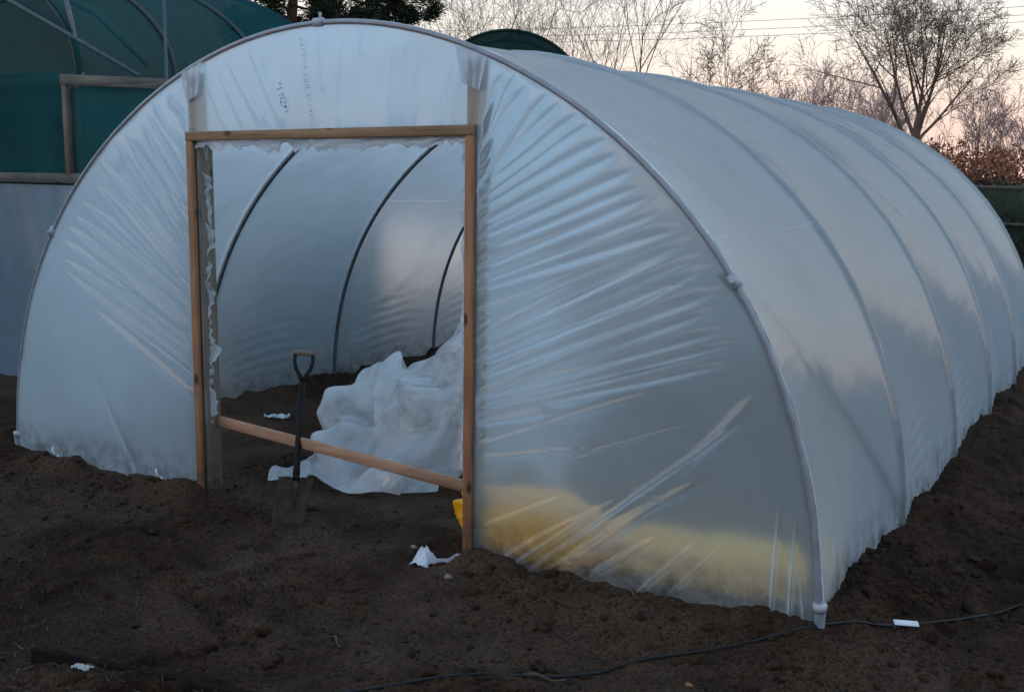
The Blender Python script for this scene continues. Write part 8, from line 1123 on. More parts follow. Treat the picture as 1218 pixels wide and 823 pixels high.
# ------------------------------------------------------------------ yellow sacks behind the film
def sack(c, size, rz, seed, point=0):
    bm = bmesh.new(); bmesh.ops.create_icosphere(bm, subdivisions=5, radius=1)
    V = np.array([v.co[:] for v in bm.verts]); bm.verts.index_update()
    F = np.array([[v.index for v in f.verts] for f in bm.faces]); bm.free()
    u = V[:, 0]
    sq = np.sign(V) * np.abs(V) ** .72
    tap = 1 - point * smooth(.2, -1, u)
    n = fbm(V[:, 0] * 2.1 + V[:, 2], V[:, 1] * 2.1 + V[:, 2] * 1.3, 4, seed)
    cr = -np.abs(fbm(V[:, 0] * 5 + V[:, 1] * 3, V[:, 2] * 4 + V[:, 1] * 2, 3, seed + 5)) * .14
    P = sq * np.array(size) * .5
    P[:, 1] *= tap; P[:, 2] *= (1 - .7 * (1 - tap))
    P = P * (1 + .16 * n + cr)[:, None]
    ca, sa = math.cos(rz), math.sin(rz)
    P = np.stack([P[:, 0] * ca - P[:, 1] * sa, P[:, 0] * sa + P[:, 1] * ca, P[:, 2]], -1) + np.array(c)
    P[:, 2] = np.maximum(P[:, 2], .0 + .01 * n)
    return P, F
V, F = sack((1.22, .20, .17), (.98, .38, .42), -.06, 3, .5)
o = obj('sack', V, F, M['yellow']); tag(o, 'bright yellow plastic sack whose pointed end pokes past the right door post', 'sack', 'yellow sacks behind the front film')
V, F = sack((1.86, .33, .12), (1.0, .42, .29), .06, 8, .55)
o = obj('sack', V, F, M['yellow2']); tag(o, 'dull yellow sack lying in the middle behind the right film panel', 'sack', 'yellow sacks behind the front film')
V, F = sack((2.33, .40, .13), (.54, .48, .27), .1, 14, .1)
o = obj('sack', V, F, M['yellow2']); tag(o, 'pale yellow sack in the front corner by the right hoop foot', 'sack', 'yellow sacks behind the front film')
# ------------------------------------------------------------------ spade
tip = Vector((-.180, -.080, gz(-.18, -.08) - .035)); top = Vector((-.352, .235, .905))
zd = (top - tip).normalized(); camdir = (Vector((3.9, -4.5, 1.9)) - tip).normalized()
xd = (zd.cross(-camdir)).normalized() * -1; xd = (Matrix.Rotation(.15, 3, zd) @ xd)
if xd.x < 0: xd = -xd
yd = zd.cross(xd).normalized()
MS = Matrix((xd, yd, zd)).transposed().to_4x4(); MS.translation = tip
SL = (top - tip).length
SP = thing('spade', 'muddy digging spade with D handle stuck in the soil against the cross rail', 'spade', matrix=MS)
# blade
nu, nv = 13, 15; V = []
for j in range(nv):
    v = j / (nv - 1)
    for i in range(nu):
        u = i / (nu - 1) * 2 - 1
        w = (.088 + .012 * v)
        z = v * .285 + (1 - v) ** 3 * .020 * (1 - abs(u) ** 3) * -1 + .006 * (1 - abs(u)) * (v > .99)
        y = .014 * (u * u) * -1 - .02 * (v - .5) ** 2
        V.append((u * w - .035 * (1 - v), y, z))
V = np.array(V); F = grid_faces(nu if False else nv, nu)
V2 = V + np.array([0, .004, 0]); n0 = len(V)
rim = [i for i in range(nu)] + [j * nu + nu - 1 for j in range(1, nv)] + [(nv - 1) * nu + i for i in range(nu - 2, -1, -1)] + [j * nu for j in range(nv - 2, 0, -1)]
FF = [tuple(f) for f in F] + [tuple(x + n0 for x in f[::-1]) for f in F] + [(rim[i], rim[(i + 1) % len(rim)], rim[(i + 1) % len(rim)] + n0, rim[i] + n0) for i in range(len(rim))]
bl = MB().add(np.concatenate([V, V2]), FF)
bl.tube([(-.1, -.012, .286), (-.03, -.006, .288)], .006, 6).tube([(.03, -.006, .288), (.1, -.012, .286)], .006, 6)
bl.tube([(0, -.004, .12), (0, -.012, .22), (0, -.008, .30)], [.003, .014, .02], 10)
bl.build('blade', M['spade_blade'], SP, local=True)
sh = MB().tube([(0, -.008, .27), (0, -.004, .36), (0, 0, .5), (0, 0, SL - .175)], [.021, .0195, .0185, .018], 12)
sh.build('shaft', M['spade_shaft'], SP, local=True)
dh = MB()
for sg in (-1, 1):
    dh.tube([(0, 0, SL - .18), (sg * .012, 0, SL - .15), (sg * .042, 0, SL - .10), (sg * .053, 0, SL - .055), (sg * .050, 0, SL - .005)], [.014, .0125, .011, .0105, .011], 8)
hd_ = dh.build('handle', M['spade_shaft'], SP, local=True)
MB().tube([(-.062, 0, SL - .008), (-.03, 0, SL - .006), (.03, 0, SL - .006), (.062, 0, SL - .008)], [.0135, .016, .016, .0135], 12).build('grip', M['spade_grip'], hd_, local=True)

# ------------------------------------------------------------------ things lying on the soil
HP = [(.55, -2.35), (.95, -1.93), (1.341, -1.497), (1.63, -1.17), (1.913, -.883), (2.02, -.70), (2.128, -.55), (2.42, -.31), (2.70, -.075), (2.86, .13), (2.99, .325), (3.22, .69), (3.447, 1.053), (3.8, 1.7), (4.3, 2.6)]
def spline(P, n):
    P = np.array(P, float); t = np.linspace(0, len(P) - 1, n); out = []
    for a in t:
        i = min(int(a), len(P) - 2); f = a - i
        p0, p1, p2, p3 = P[max(i - 1, 0)], P[i], P[i + 1], P[min(i + 2, len(P) - 1)]
        out.append(.5 * ((2 * p1) + (p2 - p0) * f + (2 * p0 - 5 * p1 + 4 * p2 - p3) * f * f + (3 * p1 - p0 - 3 * p2 + p3) * f ** 3))
    return np.array(out)
hs = spline(HP, 220); hz = ground_h(hs[:, 0], hs[:, 1], False)
hz = np.convolve(np.pad(hz, 6, 'edge'), np.ones(13) / 13, 'valid') + .010
o = MB().tube(np.column_stack([hs, hz]), .0060, 8).build('hose', M['hose']); tag(o, 'thin black hose snaking over the soil past the right hoop foot', 'hose')

def crumple_sheet(c, w, h, rz, seed, lift=.05, curl=0):
    n, m = 22, 16
    A, B = np.meshgrid(np.linspace(-.5, .5, n), np.linspace(-.5, .5, m), indexing='ij')
    z = lift * (np.abs(fbm(A * 4 + seed, B * 4, 3, seed)) * 2 + curl * (A * A + B * B) * 3)
    x = A * w * (1 + .3 * fbm(A * 3, B * 3 + 7, 2, seed + 1)) ; y = B * h * (1 + .4 * fbm(A * 3 + 5, B * 3, 2, seed + 2))
    ca, sa = math.cos(rz), math.sin(rz)
    zz = ground_h(c[0] + x * 0, c[1] + y * 0)
    return np.stack([c[0] + x * ca - y * sa, c[1] + x * sa + y * ca, zz + .012 + z], -1).reshape(-1, 3), grid_faces(n, m)
# bent scrap: upright little tent plus ribbon to the post
bx, by = .775, -.135; bz = gz(bx, by)
sc = MB()
n, m = 12, 10; A, B = np.meshgrid(np.linspace(0, 1, n), np.linspace(-1, 1, m), indexing='ij')
pk = .105 * (1 - .75 * np.abs(B) ** 1.3) * np.sin(PI * np.clip(A * .95 + .05, 0, 1)) ** .7
V = np.stack([bx - .055 + .11 * A + .02 * fbm(A * 3, B * 3, 3, 3), by + .055 * B + .02 * fbm(A * 4 + 3, B * 2, 3, 5), bz + .002 + pk * (1 + .5 * fbm(A * 5, B * 4, 3, 9))], -1).reshape(-1, 3)
sc.add(V, grid_faces(n, m))
rb = [(bx + .05, by + .03, bz + .03), (bx + .10, by + .06, bz + .022), (bx + .13, by + .09, bz + .05), (bx + .16, by + .10, bz + .04), (bx + .19, by + .13, bz + .06)]
rv = []
for i, p in enumerate(rb):
    w = (.012, .02, .016, .026, .02)[i]
    rv += [(p[0], p[1], p[2] - w * .6), (p[0] + .006, p[1] - .006, p[2] + w)]
sc.add(rv, [(2 * i, 2 * i + 1, 2 * i + 3, 2 * i + 2) for i in range(4)])
o = sc.build('plastic_scrap', M['scrap'], smooth_=False); tag(o, 'torn white film scrap with a ribbon end beside the right door post', 'plastic scrap')
V, F = crumple_sheet((-2.03, 1.77), .20, .07, .35, 4, .03); o = obj('plastic_scrap', V, F, M['scrap']); tag(o, 'small white litter scrap on the soil deep inside the tunnel', 'plastic scrap')
M['muddy_scrap'] = film('muddy_scrap_film', clear=.08, diff=.5, trans=.25, dirt=1.0, tint=(.6, .6, .58))
V, F = crumple_sheet((.385, -1.90), .085, .035, .2, 9, .012); o = obj('plastic_scrap', V, F, M['muddy_scrap']); tag(o, 'muddy white scrap by the dark board in the near left corner', 'plastic scrap')
# white tag on the hose
tz = gz(3.045, .371)
lab = MB().box((3.045, .372, tz + .030), (.115, .030, .006), Matrix.Rotation(.62, 3, 'Z') @ Matrix.Rotation(.10, 3, 'Y') @ Matrix.Rotation(.5, 3, 'X'), .002)
lab.tube([(3.005, .345, tz + .025), (3.0, .338, tz + .012)], .004, 6)
o = lab.build('plant_label', M['white_plastic']); tag(o, 'white plastic tag lying on the hose at the tunnel corner', 'label')
# half buried dark board in the near left corner
o = MB().beam((.055, -1.885, -.040), (1.20, -1.655, -.05), .030, .10, .004).build('board', M['dark_board']); tag(o, 'dark weathered board half sunk in the near left soil', 'board')
# stones
def stone(x, y, s, seed, mat, lab_, cat='stone', nm='stone'):
    bm = bmesh.new(); bmesh.ops.create_icosphere(bm, subdivisions=3, radius=1); bm.verts.index_update()
    V = np.array([v.co[:] for v in bm.verts]); F = np.array([[v.index for v in f.verts] for f in bm.faces]); bm.free()
    V = V * (1 + .5 * fbm(V[:, 0] * 1.3 + seed, V[:, 1] * 1.3 + V[:, 2], 3, seed))[:, None] * np.array([1, .8, .6]) * s
    V[:, 0] += x; V[:, 1] += y; V[:, 2] += gz(x, y) + s * .25
    o = obj(nm, V, F, mat); tag(o, lab_, cat)
stone(1.015, -.275, .022, 2, M['stone'], 'pale pebble on the soil in front of the right door post')
stone(2.42, -.62, .016, 5, M['brick_bit'], 'small orange brick chip lying just in front of the hose', 'brick chip', 'brick_chip')
stone(.62, -.02, .018, 7, M['stone'], 'grey pebble on the soil in the doorway')
# sticks
def stick(a, b, r, lab_):
    P = [(a[0] + (b[0] - a[0]) * t, a[1] + (b[1] - a[1]) * t + .006 * math.sin(t * 7)) for t in np.linspace(0, 1, 7)]
    P = [(x, y, gz((a[0] + b[0]) / 2, (a[1] + b[1]) / 2) + .012 + .01 * math.sin(i)) for i, (x, y) in enumerate(P)]
    o = MB().tube(P, [r * (1 - .5 * i / 6) for i in range(7)], 6).build('stick', M['straw']); tag(o, lab_, 'stick')
stick((1.83, -.93), (1.99, -.86), .009, 'pale broken stick lying against the hose')
stick((.98, -1.10), (1.07, -1.14), .005, 'short reddish twig on the open soil in front of the doorway')
stick((1.88, .0 - .06), (1.96, -.10), .006, 'dark twig poking from the earth under the right film panel')
# straw and grass in the near left corner
def blades(n, x0, x1, y0, y1, hgt, flat, mat, name, lab_, cat, seed):
    r = random.Random(seed); V = []; F = []
    for i in range(n):
        x, y = r.uniform(x0, x1), r.uniform(y0, y1); a = r.uniform(0, 2 * PI); L = hgt * r.uniform(.5, 1.3); z = gz(x, y)
        dx, dy = math.cos(a), math.sin(a); w = r.uniform(.0012, .0028)
        up = 0.1 if flat else r.uniform(.5, 1)
        k = len(V)
        for s, ww in ((0, 1), (.5, .8), (1, .15)):
            hx = x + dx * L * s * (1 - up * .7); hy = y + dy * L * s * (1 - up * .7); hz_ = z + .005 + L * up * (s - .35 * s * s)
            V += [(hx - dy * w * ww, hy + dx * w * ww, hz_), (hx + dy * w * ww, hy - dx * w * ww, hz_ + .001)]
        F += [(k, k + 1, k + 3, k + 2), (k + 2, k + 3, k + 5, k + 4)]
    o = obj(name, V, F, mat); tag(o, lab_, cat, kind='stuff')
blades(170, -.1, 1.1, -2.3, -1.78, .06, True, M['straw'], 'straw', 'dead straw and plant bits littering the near left corner', 'straw', 3)
blades(260, -1.2, .0, -1.9, -1.0, .035, False, M['grass'], 'grass', 'thin grass sprouting from the trodden soil at the left', 'grass', 4)

# ------------------------------------------------------------------ netted tunnel next door
NT = thing('net_tunnel', 'tall green shade net tunnel with weathered timber rails behind the left side', 'net tunnel', (-8.15, 1.7, 0))
NC, NW, NZ0, NH = -9.0, 4.4, 2.80, 1.58
def narch(t): return np.array([NC + NW * math.cos(t), 0, NZ0 + NH * math.sin(t)])
Y0, Y1 = 2.05, 5.55
V = []; tn = np.linspace(0, PI, 60)
ring = [(NC + NW, -.1)] + [(narch(t)[0], narch(t)[2]) for t in tn] + [(NC - NW, -.1)]
nyy = 24
for j in range(nyy):
    y = Y0 + (Y1 - Y0) * j / (nyy - 1); sag = .05 * abs(math.sin(PI * j / (nyy - 1) * 2))
    for (x, z) in ring: V.append((x - (x - NC) * sag / NW, y, z - (sag if z > 1 else 0)))
obj('net_cover', np.array(V), grid_faces(nyy, len(ring)), M['net'], NT)
def end_net(y, z_low, name):
    xs = np.linspace(NC - NW, NC + NW, 90); V = []
    ztop = NZ0 + NH * np.sqrt(np.maximum(1 - ((xs - NC) / NW) ** 2, 0))
    for x, zt in zip(xs, ztop):
        for s in np.linspace(0, 1, 24):
            z = z_low + (zt - z_low) * s
            V.append((x, y + .03 * float(vnoise(x * .9, z * .9, 3)), z))
    return obj(name, np.array(V), grid_faces(90, 24), M['net'], NT)
end_net(Y0, -.1, 'end_net'); end_net(Y1, -.1, 'end_net')
xs = np.linspace(-13.2, -3.04, 90); zs_ = np.linspace(1.80, 2.74 - .0, 14); A, B = np.meshgrid(xs, zs_, indexing='ij')
obj('screen_net', np.stack([A, 1.70 + .03 * fbm(A * .9, B * 2, 3, 3), np.where(A > -4.3, np.minimum(B, 2.60), B)], -1).reshape(-1, 3), grid_faces(90, 14), M['net'], NT)
for y in (Y0 + .02, 3.2, 4.4, Y1 - .03):
    MB().tube([(NC + NW - .03, y, -.1)] + [(NC + (NW - .04) * math.cos(t), y, NZ0 + (NH - .05) * math.sin(t)) for t in tn] + [(NC - NW + .03, y, -.1)], .024, 8).build('hoop', M['pole_dark'], NT)
M['pole'] = simple('pale_pole', (.04, .08, .085), (.07, .12, .125), 12, .5, .2)
MB().tube([(-6.05, 2.0, 3.64), (-5.35, 2.0, 3.39), (-3.47, 1.76, 2.68)], .020, 8).build('brace_pole', M['pole'], NT)
MB().tube([(-3.43, 2.02, 3.6), (-3.44, 2.02, -.1)], .012, 8).build('upright_pole', M['pole'], NT)
MB().tube([(-4.60, 2.1, 2.6), (-4.62, 2.1, 2.75), (-4.72, 2.1, 3.2), (-4.80, 2.1, 3.45)], .022, 8).build('inner_hoop', M['steel'], NT)
MB().tube([(-7.2, 2.9, 3.9), (-6.3, 2.9, 3.75), (-5.4, 2.9, 3.4), (-4.7, 2.9, 2.9)], .018, 8).build('inner_hoop', M['steel'], NT)
MB().beam((-13.2, 1.665, 1.808), (-4.19, 1.665, 1.835), .05, .085).build('rail', M['grey_x'], NT)
MB().beam((-4.19, 1.66, 1.835), (-3.02, 1.66, 1.86), .05, .085).build('rail', M['grey_x'], NT)
MB().beam((-4.30, 1.655, 2.665), (-3.02, 1.655, 2.590), .05, .085).build('rail', M['grey_x'], NT)
MB().beam((-13.0, 1.80, 2.64), (-4.30, 1.80, 2.64), .05, .13).build('rail', M['grey_x'], NT)
MB().box((-4.262, 1.66, 2.25), (.060, .05, .76)).build('post', M['grey_z'], NT)
MB().box((-4.40, 1.82, 1.26), (.11, .08, 2.7)).build('post', M['grey_z'], NT)
MB().box((-9.0, 1.82, 1.26), (.11, .08, 2.7)).build('post', M['grey_z'], NT)
MB().box((-3.06, 1.74, 1.25), (.07, .06, 2.6)).build('post', M['grey_z'], NT)
MB().beam((-12, 2.6, 2.40), (-4.75, 2.6, 2.40), .06, .20).build('inner_rail', M['grey_x'], NT)
for x0_, x1_ in ((-5.22, -5.05), (-4.98, -4.98), (-4.78, -4.92)):
    MB().tube([(x0_, 2.58, 2.4), (x1_, 2.58, 1.2)], .028, 8).build('inner_strut', M['grey_z'], NT)
# old plastic sheet cladding the lower end wall
xs = np.linspace(-13.3, -3.04, 220); zs = np.linspace(-.12, 1.775, 50)
A, B = np.meshgrid(xs, zs, indexing='ij')
Yw = 1.675 + .03 * fbm(A * 2.3, B * .5, 4, 44) + .012 * fbm(A * 9, B * 1.5, 2, 45)
obj('wall_sheet', np.stack([A, Yw, B], -1).reshape(-1, 3), grid_faces(220, 50), M['old_sheet'], NT)

# distant netted tunnel seen over the roof
DT = thing('net_tunnel', 'distant dark green net tunnel peeping over the white roof', 'net tunnel', (-7.55, 14.3, 0))
ax = Vector((-.51, .86, 0)).normalized(); rx = Vector((.86, .51, 0)).normalized()
V = []; tn = np.linspace(0, PI, 40); c0 = Vector((-7.60, 14.25, 0))
ring = [(1.65, -.1)] + [(1.65 * math.cos(t), 2.92 + 1.68 * math.sin(t)) for t in tn] + [(-1.65, -.1)]
for j in range(16):
    for i, (a, z) in enumerate(ring):
        p = c0 + rx * a + ax * (j * .35); V.append((p.x, p.y, z - (.02 if j % 4 == 2 else 0) + .012 * math.sin(i * 2.1 + j)))
obj('net_cover', np.array(V), grid_faces(16, len(ring)), M['net_far'], DT)
V = []
for a in np.linspace(-1.65, 1.65, 40):
    zt = 2.92 + 1.68 * math.sqrt(max(0, 1 - (a / 1.65) ** 2))
    for s in np.linspace(0, 1, 16):
        p = c0 + rx * a - ax * .0; V.append((p.x, p.y, -.1 + (zt + .1) * s))
obj('end_net', np.array(V), grid_faces(40, 16), M['net_far'], DT)
for j in (0, 5):
    P = [c0 + rx * (1.66 * math.cos(t)) + ax * (j * .35) + Vector((0, 0, 2.92 + 1.69 * math.sin(t))) for t in tn]
    MB().tube([tuple(p) for p in P], .03, 6).build('hoop', M['net_far'] if j == 0 else M['steel'], DT)

# ------------------------------------------------------------------ far side: fence, hedges, trees, cables
CAM = Vector((3.9168, -4.4933, 1.9763)); YAW, PIT, ROL, FPX = -.5441, -.1617, .0128, 1300.35
def bearing(px, dist):
    """ground point at a compass bearing measured on the photograph, dist metres away"""
    a = YAW + math.atan((px - 609) / FPX / math.cos(PIT))
    return CAM.x + math.sin(a) * dist, CAM.y + math.cos(a) * dist

FN = thing('mesh_fence', 'dark green mesh fence with posts beyond the far end of the tunnel', 'fence', (0, 20.3, 0))
fx = [-16 + 2.45 * .3 * 3.32 * k for k in range(13)]
for k, x in enumerate([-15.5 + 2.44 * i for i in range(14)]):
    MB().box((x + .28, 20.3, .85), (.09, .09, 1.95)).build('post', M['fence_net'] if False else M['shrub'], FN)
V = []
for x in np.linspace(-15.4, 16.4, 120):
    for z in np.linspace(.0, 1.72, 8): V.append((x, 20.36 + .03 * math.sin(x * 3 + z), z + .02 * math.sin(x * 1.3)))
obj('fence_mesh', np.array(V), grid_faces(120, 8), M['fence_net'], FN)
for z in (1.70, .95, .12): MB().beam((-15.4, 20.31, z), (16.4, 20.31, z), .05, .06).build('rail', M['grey_x'], FN)

def leaf_mass(n, cx, cy, rx_, ry_, h, z0, s, seed, top_rough=.25):
    r = np.random.default_rng(seed)
    P = []
    while len(P) < n:
        a = r.uniform(-1, 1, (n, 3))
        d = np.abs(a[:, 0]) ** 2.6 + np.abs(a[:, 1]) ** 2.6
        lump = vnoise(a[:, 0] * 4 + seed, a[:, 1] * 3, seed) * .7 + vnoise(a[:, 0] * 11, a[:, 2] * 5, seed + 1) * .5
        ok = (d < 1 + lump) & (a[:, 2] < 1 - top_rough + top_rough * 2 * vnoise(a[:, 0] * 5, a[:, 1] * 5, seed + 2) - .25 * d)
        hole = vnoise(a[:, 0] * 9, a[:, 2] * 7 + a[:, 1] * 5, seed + 4) > -.22
        P += list(a[ok & hole])
    P = np.array(P[:n])
    C = np.stack([cx + P[:, 0] * rx_, cy + P[:, 1] * ry_, z0 + (P[:, 2] * .5 + .5) * h], -1)
    u = r.normal(size=(n, 3)); u /= np.linalg.norm(u, axis=1)[:, None]
    w = np.cross(u, r.normal(size=(n, 3))); w /= np.linalg.norm(w, axis=1)[:, None] + 1e-9
    ss = s * r.uniform(.5, 1.4, (n, 1))
    V = np.stack([C - u * ss, C + w * ss * .5, C + u * ss, C - w * ss * .5], 1).reshape(-1, 3)
    return V, np.arange(4 * n).reshape(-1, 4)

def grow(base, height, seed, trunk_r, fork, spread, n1, levels, lean=(0, 0), child=(4, 6), wig=.10, minr=.003, up=.25):
    """returns polylines [(points, radii, level)] of a bare winter tree"""
    r = random.Random(seed); out = []
    def branch(p, d, L, rad, lev):
        n = 7 if lev < 2 else 5 if lev < 4 else 3
        P = [p]; D = d.copy()
        for i in range(n):
            D = (D + Vector((r.gauss(0, wig), r.gauss(0, wig), r.gauss(0, wig) + up * .18)) * (1 if lev else .4)).normalized()
            P.append(P[-1] + D * (L / n))
        end = .12 if lev < 2 else .3 if lev < levels else .5
        R = [max(minr, rad * (1 - (1 - end) * i / n)) for i in range(n + 1)]
        out.append((P, R, lev))
        if lev >= levels: return
        m = n1 if lev == 0 else r.randint(*child)
        ga = r.uniform(0, 2 * PI)
        for k in range(m):
            t = (fork + (1 - fork) * (k + .5 * r.random()) / m) if lev == 0 else .22 + .78 * (k + r.random() * .8) / m
            t = min(t, 1); i = min(int(t * n), n - 1); f = t * n - i
            q = P[i].lerp(P[i + 1], f); dd = (P[i + 1] - P[i]).normalized()
            ga += 2.4 + r.uniform(-.5, .5)
            pr = dd.orthogonal().normalized(); pr = Matrix.Rotation(ga, 3, dd) @ pr
            ang = r.uniform(.6, 1.15) * spread * (1 - .35 * t if lev == 0 else 1)
            nd = (dd * math.cos(ang) + pr * math.sin(ang)).normalized()
            if nd.z < .02 and lev < 3: nd.z = abs(nd.z) + .12; nd.normalize()
            ll = L * ((.95 - .35 * t) * r.uniform(.75, 1.05) if lev == 0 else r.uniform(.42, .72) * (1.15 - .45 * t))
            rr = max(minr, R[i] * (r.uniform(.5, .66) if lev == 0 else r.uniform(.36, .54)))
            branch(q, nd, ll, rr, lev + 1)
    d0 = Vector((lean[0], lean[1], 1)).normalized()
    branch(Vector(base), d0, height, trunk_r, 0)
    return out

def tree(name, label, cat, px, dist, height, seed, trunk_r, fork, spread, n1, levels, mat, group=None, lean=(0, 0), child=(4, 6), wig=.07, minr=.0045, up=.25):
    x, y = bearing(px, dist); z = gz(x, y) - .05
    T_ = thing(name, label, cat, (x, y, z), group)
    br = grow((x, y, z), height, seed, trunk_r, fork, spread, n1, levels, lean, child, wig, minr, up)
    a, b = MB(), MB()
    for P, R, lev in br:
        V, F = tube([tuple(p) for p in P], R, 8 if lev == 0 else 5 if lev < 3 else 3, False)
        (a if lev == 0 else b).add(V, F)
    a.build('trunk', mat, T_); b.build('crown', mat, T_)
    return T_

WOOD = 'bare winter trees beyond the tunnel'
tree('bare_tree', 'broad many limbed bare tree rising at the right beyond the roof', 'tree', 1058, 30, 4.4, 3, .19, .50, .86, 10, 5, M['bark'], WOOD, (.02, 0), (4, 6), .06, .0045, .20)
tree('bare_tree', 'slim forking bare tree just right of the middle above the roof', 'tree', 757, 27, 5.4, 12, .075, .70, .66, 6, 5, M['bark_red'], WOOD, (0, 0), (3, 5), .06, .0045, .2)
tree('bare_tree', 'bare tree leaning right with long rising limbs beside the slim forking one', 'tree', 800, 28, 3.6, 21, .12, .50, .85, 6, 5, M['bark_red'], WOOD, (.35, .1), (3, 5), .07, .0045, .22)
for i, (px, dd, h, lab_) in enumerate([(520, 31, 5.2, 'pale twiggy bare tree just right of the pines'), (566, 35, 5.5, 'bare reddish tree rising left of the distant green net dome'), (603, 37, 6.2, 'dense red twigged tree directly behind the green net dome'),
                                       (645, 33, 5.4, 'red brown bare tree over the right edge of the green net dome'), (684, 29, 4.6, 'bare tree with a dark stem right of the green net dome'), (722, 38, 5.8, 'thin bare tree filling the gap left of the slim forking tree')]):
    tree('bare_tree', lab_, 'tree', px, dd, h, 40 + i, .085, .22, .82, 8, 4, M['bark_red'] if i else M['bark'], WOOD, (R1.uniform(-.1, .1), 0), (3, 5), .06, .004, .3)
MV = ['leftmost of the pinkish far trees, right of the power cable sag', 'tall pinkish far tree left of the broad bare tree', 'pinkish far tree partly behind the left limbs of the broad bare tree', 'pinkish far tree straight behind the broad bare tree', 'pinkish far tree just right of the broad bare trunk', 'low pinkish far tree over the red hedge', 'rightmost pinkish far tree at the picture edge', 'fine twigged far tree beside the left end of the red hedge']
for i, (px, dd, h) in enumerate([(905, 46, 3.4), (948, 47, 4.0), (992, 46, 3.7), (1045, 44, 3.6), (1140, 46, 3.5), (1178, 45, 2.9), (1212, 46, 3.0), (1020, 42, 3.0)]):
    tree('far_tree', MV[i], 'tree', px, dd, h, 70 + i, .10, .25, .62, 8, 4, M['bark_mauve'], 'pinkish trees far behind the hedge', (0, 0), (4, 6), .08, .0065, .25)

def bush(name, label, cat, px, dist, rx_, ry_, h, n, s, mat, seed, group=None, z0=0.0):
    x, y = bearing(px, dist)
    T_ = thing(name, label, cat, (x, y, 0), group)
    V, F = leaf_mass(n, x, y, rx_, ry_, h, z0, s, seed); obj('crown', V, F, mat, T_, False)
    r = random.Random(seed)
    for k in range(14):
        ax_, ay_ = x + r.uniform(-.8, .8) * rx_, y + r.uniform(-.6, .6) * ry_
        MB().tube([(ax_, ay_, -.1), (ax_ + r.uniform(-.2, .2), ay_, h * .5), (ax_ + r.uniform(-.4, .4), ay_, h * .95)], [.03, .02, .008], 4, False).build('stem', M['bark_red'], T_)
HG = 'red brown hedge plants behind the fence'
bush('hedge', 'red brown beech hedge with a level top at the right edge', 'hedge', 1330, 28.5, 6.6, 1.0, 2.75, 26000, .055, M['beech'], 2, HG)
bush('hedge', 'red brown beech shrub mass below the broad bare tree', 'hedge', 1065, 30.5, 2.7, 1.0, 3.05, 12000, .055, M['beech'], 3, HG)
bush('hedge', 'low red brown shrubs above the far roof edge left of the broad bare tree', 'hedge', 985, 34, 2.6, 1.0, 3.4, 9000, .055, M['beech'], 4, HG)
bush('shrub', 'dark bushy shrub behind the fence at the far roof shoulder', 'shrub', 1152, 26.2, .95, .7, 2.2, 5000, .05, M['shrub'], 5)
bush('shrub', 'dark undergrowth along the mesh fence at the right edge', 'shrub', 1215, 25.2, 2.6, .4, 1.5, 9000, .045, M['shrub'], 6)
bush('shrub', 'low brown scrub under the bare trees left of the roof ridge', 'shrub', 640, 40, 7, 1.2, 3.0, 9000, .07, M['shrub'], 7)

def pine(label, px, dist, height, bare, seed, rad, n):
    x, y = bearing(px, dist); z = gz(x, y) - .05; r = random.Random(seed); q = np.random.default_rng(seed)
    T_ = thing('pine_tree', label, 'tree', (x, y, z), 'pines behind the white tunnel')
    P = [(x + .15 * math.sin(i * .9 + seed), y, z + height * i / 9) for i in range(10)]
    tr = MB().tube(P, [.20 * (1 - .8 * i / 9) for i in range(10)], 8, False); C = []; 
    for k in range(46):
        t = bare + (1 - bare) * (k / 46); a = k * 2.4 + r.uniform(-.4, .4)
        L = rad * (1.05 - .7 * ((t - bare) / (1 - bare)) ** 1.3) * r.uniform(.65, 1.1)
        p0 = np.array([x, y, z + height * t]); d_ = np.array([math.cos(a), math.sin(a), r.uniform(-.15, .35)])
        p1 = p0 + d_ * L * .5; p2 = p0 + d_ * L + np.array([0, 0, .12 * L])
        tr.tube([p0, p1, p2], [.035, .022, .008], 4, False)
        for s in range(9):
            f = .3 + .75 * r.random(); C.append(p0 + (p2 - p0) * f + q.normal(0, .13, 3))
    tr.build('trunk', M['pine_bark'], T_)
    C = np.array(C); m = n // len(C); base = np.repeat(C, m, 0); nn = len(base)
    u = q.normal(size=(nn, 3)); u /= np.linalg.norm(u, axis=1)[:, None]; u[:, 2] = np.abs(u[:, 2]) * .7
    w = np.cross(u, q.normal(size=(nn, 3))); w /= np.linalg.norm(w, axis=1)[:, None]
    st = base + q.normal(0, .09, (nn, 3)); L = q.uniform(.10, .22, (nn, 1))
    V = np.stack([st - w * .016, st + w * .016, st + u * L], 1).reshape(-1, 3)
    obj('crown', V, np.arange(3 * nn).reshape(-1, 3), M['needle'], T_, False)
pine('dark pine with a pale bare stem behind the green net roof edge', 352, 24, 8.5, .36, 2, 2.0, 44000)
pine('dark pine right of the pale stemmed pine above the tunnel apex', 447, 26, 8.6, .38, 5, 2.0, 44000)

# overhead cables
for i, (zl, lab_) in enumerate([(7.05, 'topmost of the three thin overhead cables in the sky'), (6.85, 'middle one of the three thin overhead cables'), (6.70, 'lowest of the three thin overhead cables')]):
    (xa, ya), (xb, yb) = bearing(430, 44), bearing(1500, 40)
    P = [(xa + (xb - xa) * t, ya + (yb - ya) * t, zl - .25 * 4 * t * (1 - t) * (1 + .3 * i) + .35 * t) for t in np.linspace(0, 1, 30)]
    o = MB().tube(P, .0075, 5).build('power_cable', M['wire']); tag(o, lab_, 'cable', 'overhead power cables')

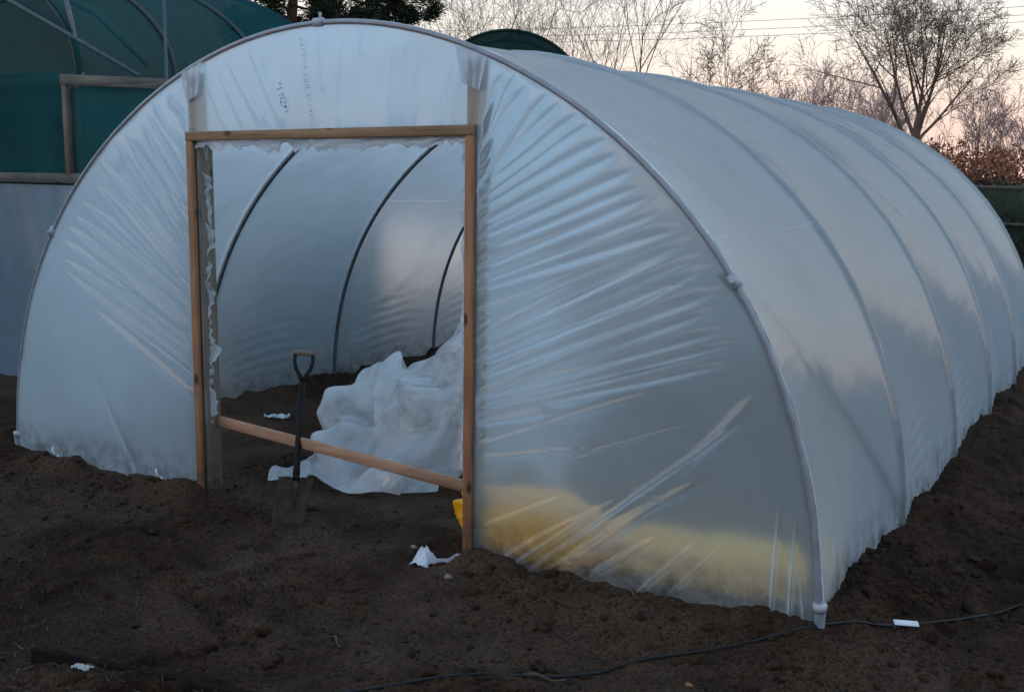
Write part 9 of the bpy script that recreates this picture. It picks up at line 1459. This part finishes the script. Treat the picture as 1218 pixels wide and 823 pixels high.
# ------------------------------------------------------------------ light and sky
w = bpy.data.worlds.new('World'); scene.world = w; w.use_nodes = True
nt = w.node_tree; nt.nodes.clear(); L = nt.links
SUN_EL, SUN_AZ = math.radians(5), math.radians(215)      # low sun behind the photographer, left
sky = nt.nodes.new('ShaderNodeTexSky'); sky.sky_type = 'NISHITA'; sky.sun_disc = False
sky.sun_elevation = SUN_EL; sky.sun_rotation = SUN_AZ
tc = nt.nodes.new('ShaderNodeTexCoord'); sp = nt.nodes.new('ShaderNodeSeparateXYZ'); L.new(tc.outputs['Generated'], sp.inputs[0])
glow = ramp(nt, [(0, (.76, .52, .45)), (.04, (.82, .59, .51)), (.08, (.84, .69, .61)), (.12, (.79, .73, .67)), (.18, (.74, .76, .76)), (.40, (.52, .66, .82)), (1, (.31, .49, .735))], sp.outputs['Z'])
cool = ramp(nt, [(0, (.27, .345, .44)), (.1, (.35, .46, .60)), (.3, (.40, .54, .76)), (1, (.31, .49, .735))], sp.outputs['Z'])
dt = nt.nodes.new('ShaderNodeVectorMath'); dt.operation = 'DOT_PRODUCT'; L.new(tc.outputs['Generated'], dt.inputs[0]); dt.inputs[1].default_value = (.05, .998, 0)
mr = nt.nodes.new('ShaderNodeMapRange'); mr.interpolation_type = 'SMOOTHSTEP'; L.new(dt.outputs['Value'], mr.inputs['Value'])
mr.inputs['From Min'].default_value = -.02; mr.inputs['From Max'].default_value = .62
col = mixc(nt, mr.outputs['Result'], cool, glow)
bg1 = nt.nodes.new('ShaderNodeBackground'); L.new(sky.outputs[0], bg1.inputs[0]); bg1.inputs[1].default_value = .02
bg2 = nt.nodes.new('ShaderNodeBackground'); L.new(col, bg2.inputs[0]); bg2.inputs[1].default_value = 1.05
ad = nt.nodes.new('ShaderNodeAddShader'); L.new(bg1.outputs[0], ad.inputs[0]); L.new(bg2.outputs[0], ad.inputs[1])
wo = nt.nodes.new('ShaderNodeOutputWorld'); L.new(ad.outputs[0], wo.inputs[0])
sl = bpy.data.lights.new('sun', 'SUN'); sl.energy = .20; sl.angle = math.radians(40); sl.color = (1, .86, .76)
so = bpy.data.objects.new('sun', sl); COL.objects.link(so)
sd = Vector((math.sin(SUN_AZ) * math.cos(SUN_EL), math.cos(SUN_AZ) * math.cos(SUN_EL), math.sin(SUN_EL)))
so.rotation_euler = sd.to_track_quat('Z', 'Y').to_euler()

# ------------------------------------------------------------------ camera
cd = bpy.data.cameras.new('camera'); cd.sensor_width = 36; cd.lens = 36 * FPX / 1218; cd.clip_end = 2000; cd.clip_start = .05
co = bpy.data.objects.new('camera', cd); COL.objects.link(co)
fw = Vector((math.sin(YAW) * math.cos(PIT), math.cos(YAW) * math.cos(PIT), math.sin(PIT)))
rt = Vector((math.cos(YAW), -math.sin(YAW), 0)); up = rt.cross(fw)
r2 = rt * math.cos(ROL) + up * math.sin(ROL); u2 = -rt * math.sin(ROL) + up * math.cos(ROL)
mw = Matrix((r2, u2, -fw)).transposed().to_4x4(); mw.translation = CAM
co.matrix_world = mw; scene.camera = co

scene.view_settings.view_transform = 'Standard'; scene.view_settings.look = 'None'
scene.view_settings.exposure = .28; scene.view_settings.gamma = 1
cy = scene.cycles
cy.max_bounces = 18; cy.diffuse_bounces = 8; cy.glossy_bounces = 4; cy.transmission_bounces = 8; cy.transparent_max_bounces = 16
cy.sample_clamp_indirect = 4; cy.caustics_reflective = False; cy.caustics_refractive = True
cy.use_denoising = True
try: cy.denoiser = 'OPENIMAGEDENOISE'
except Exception: pass
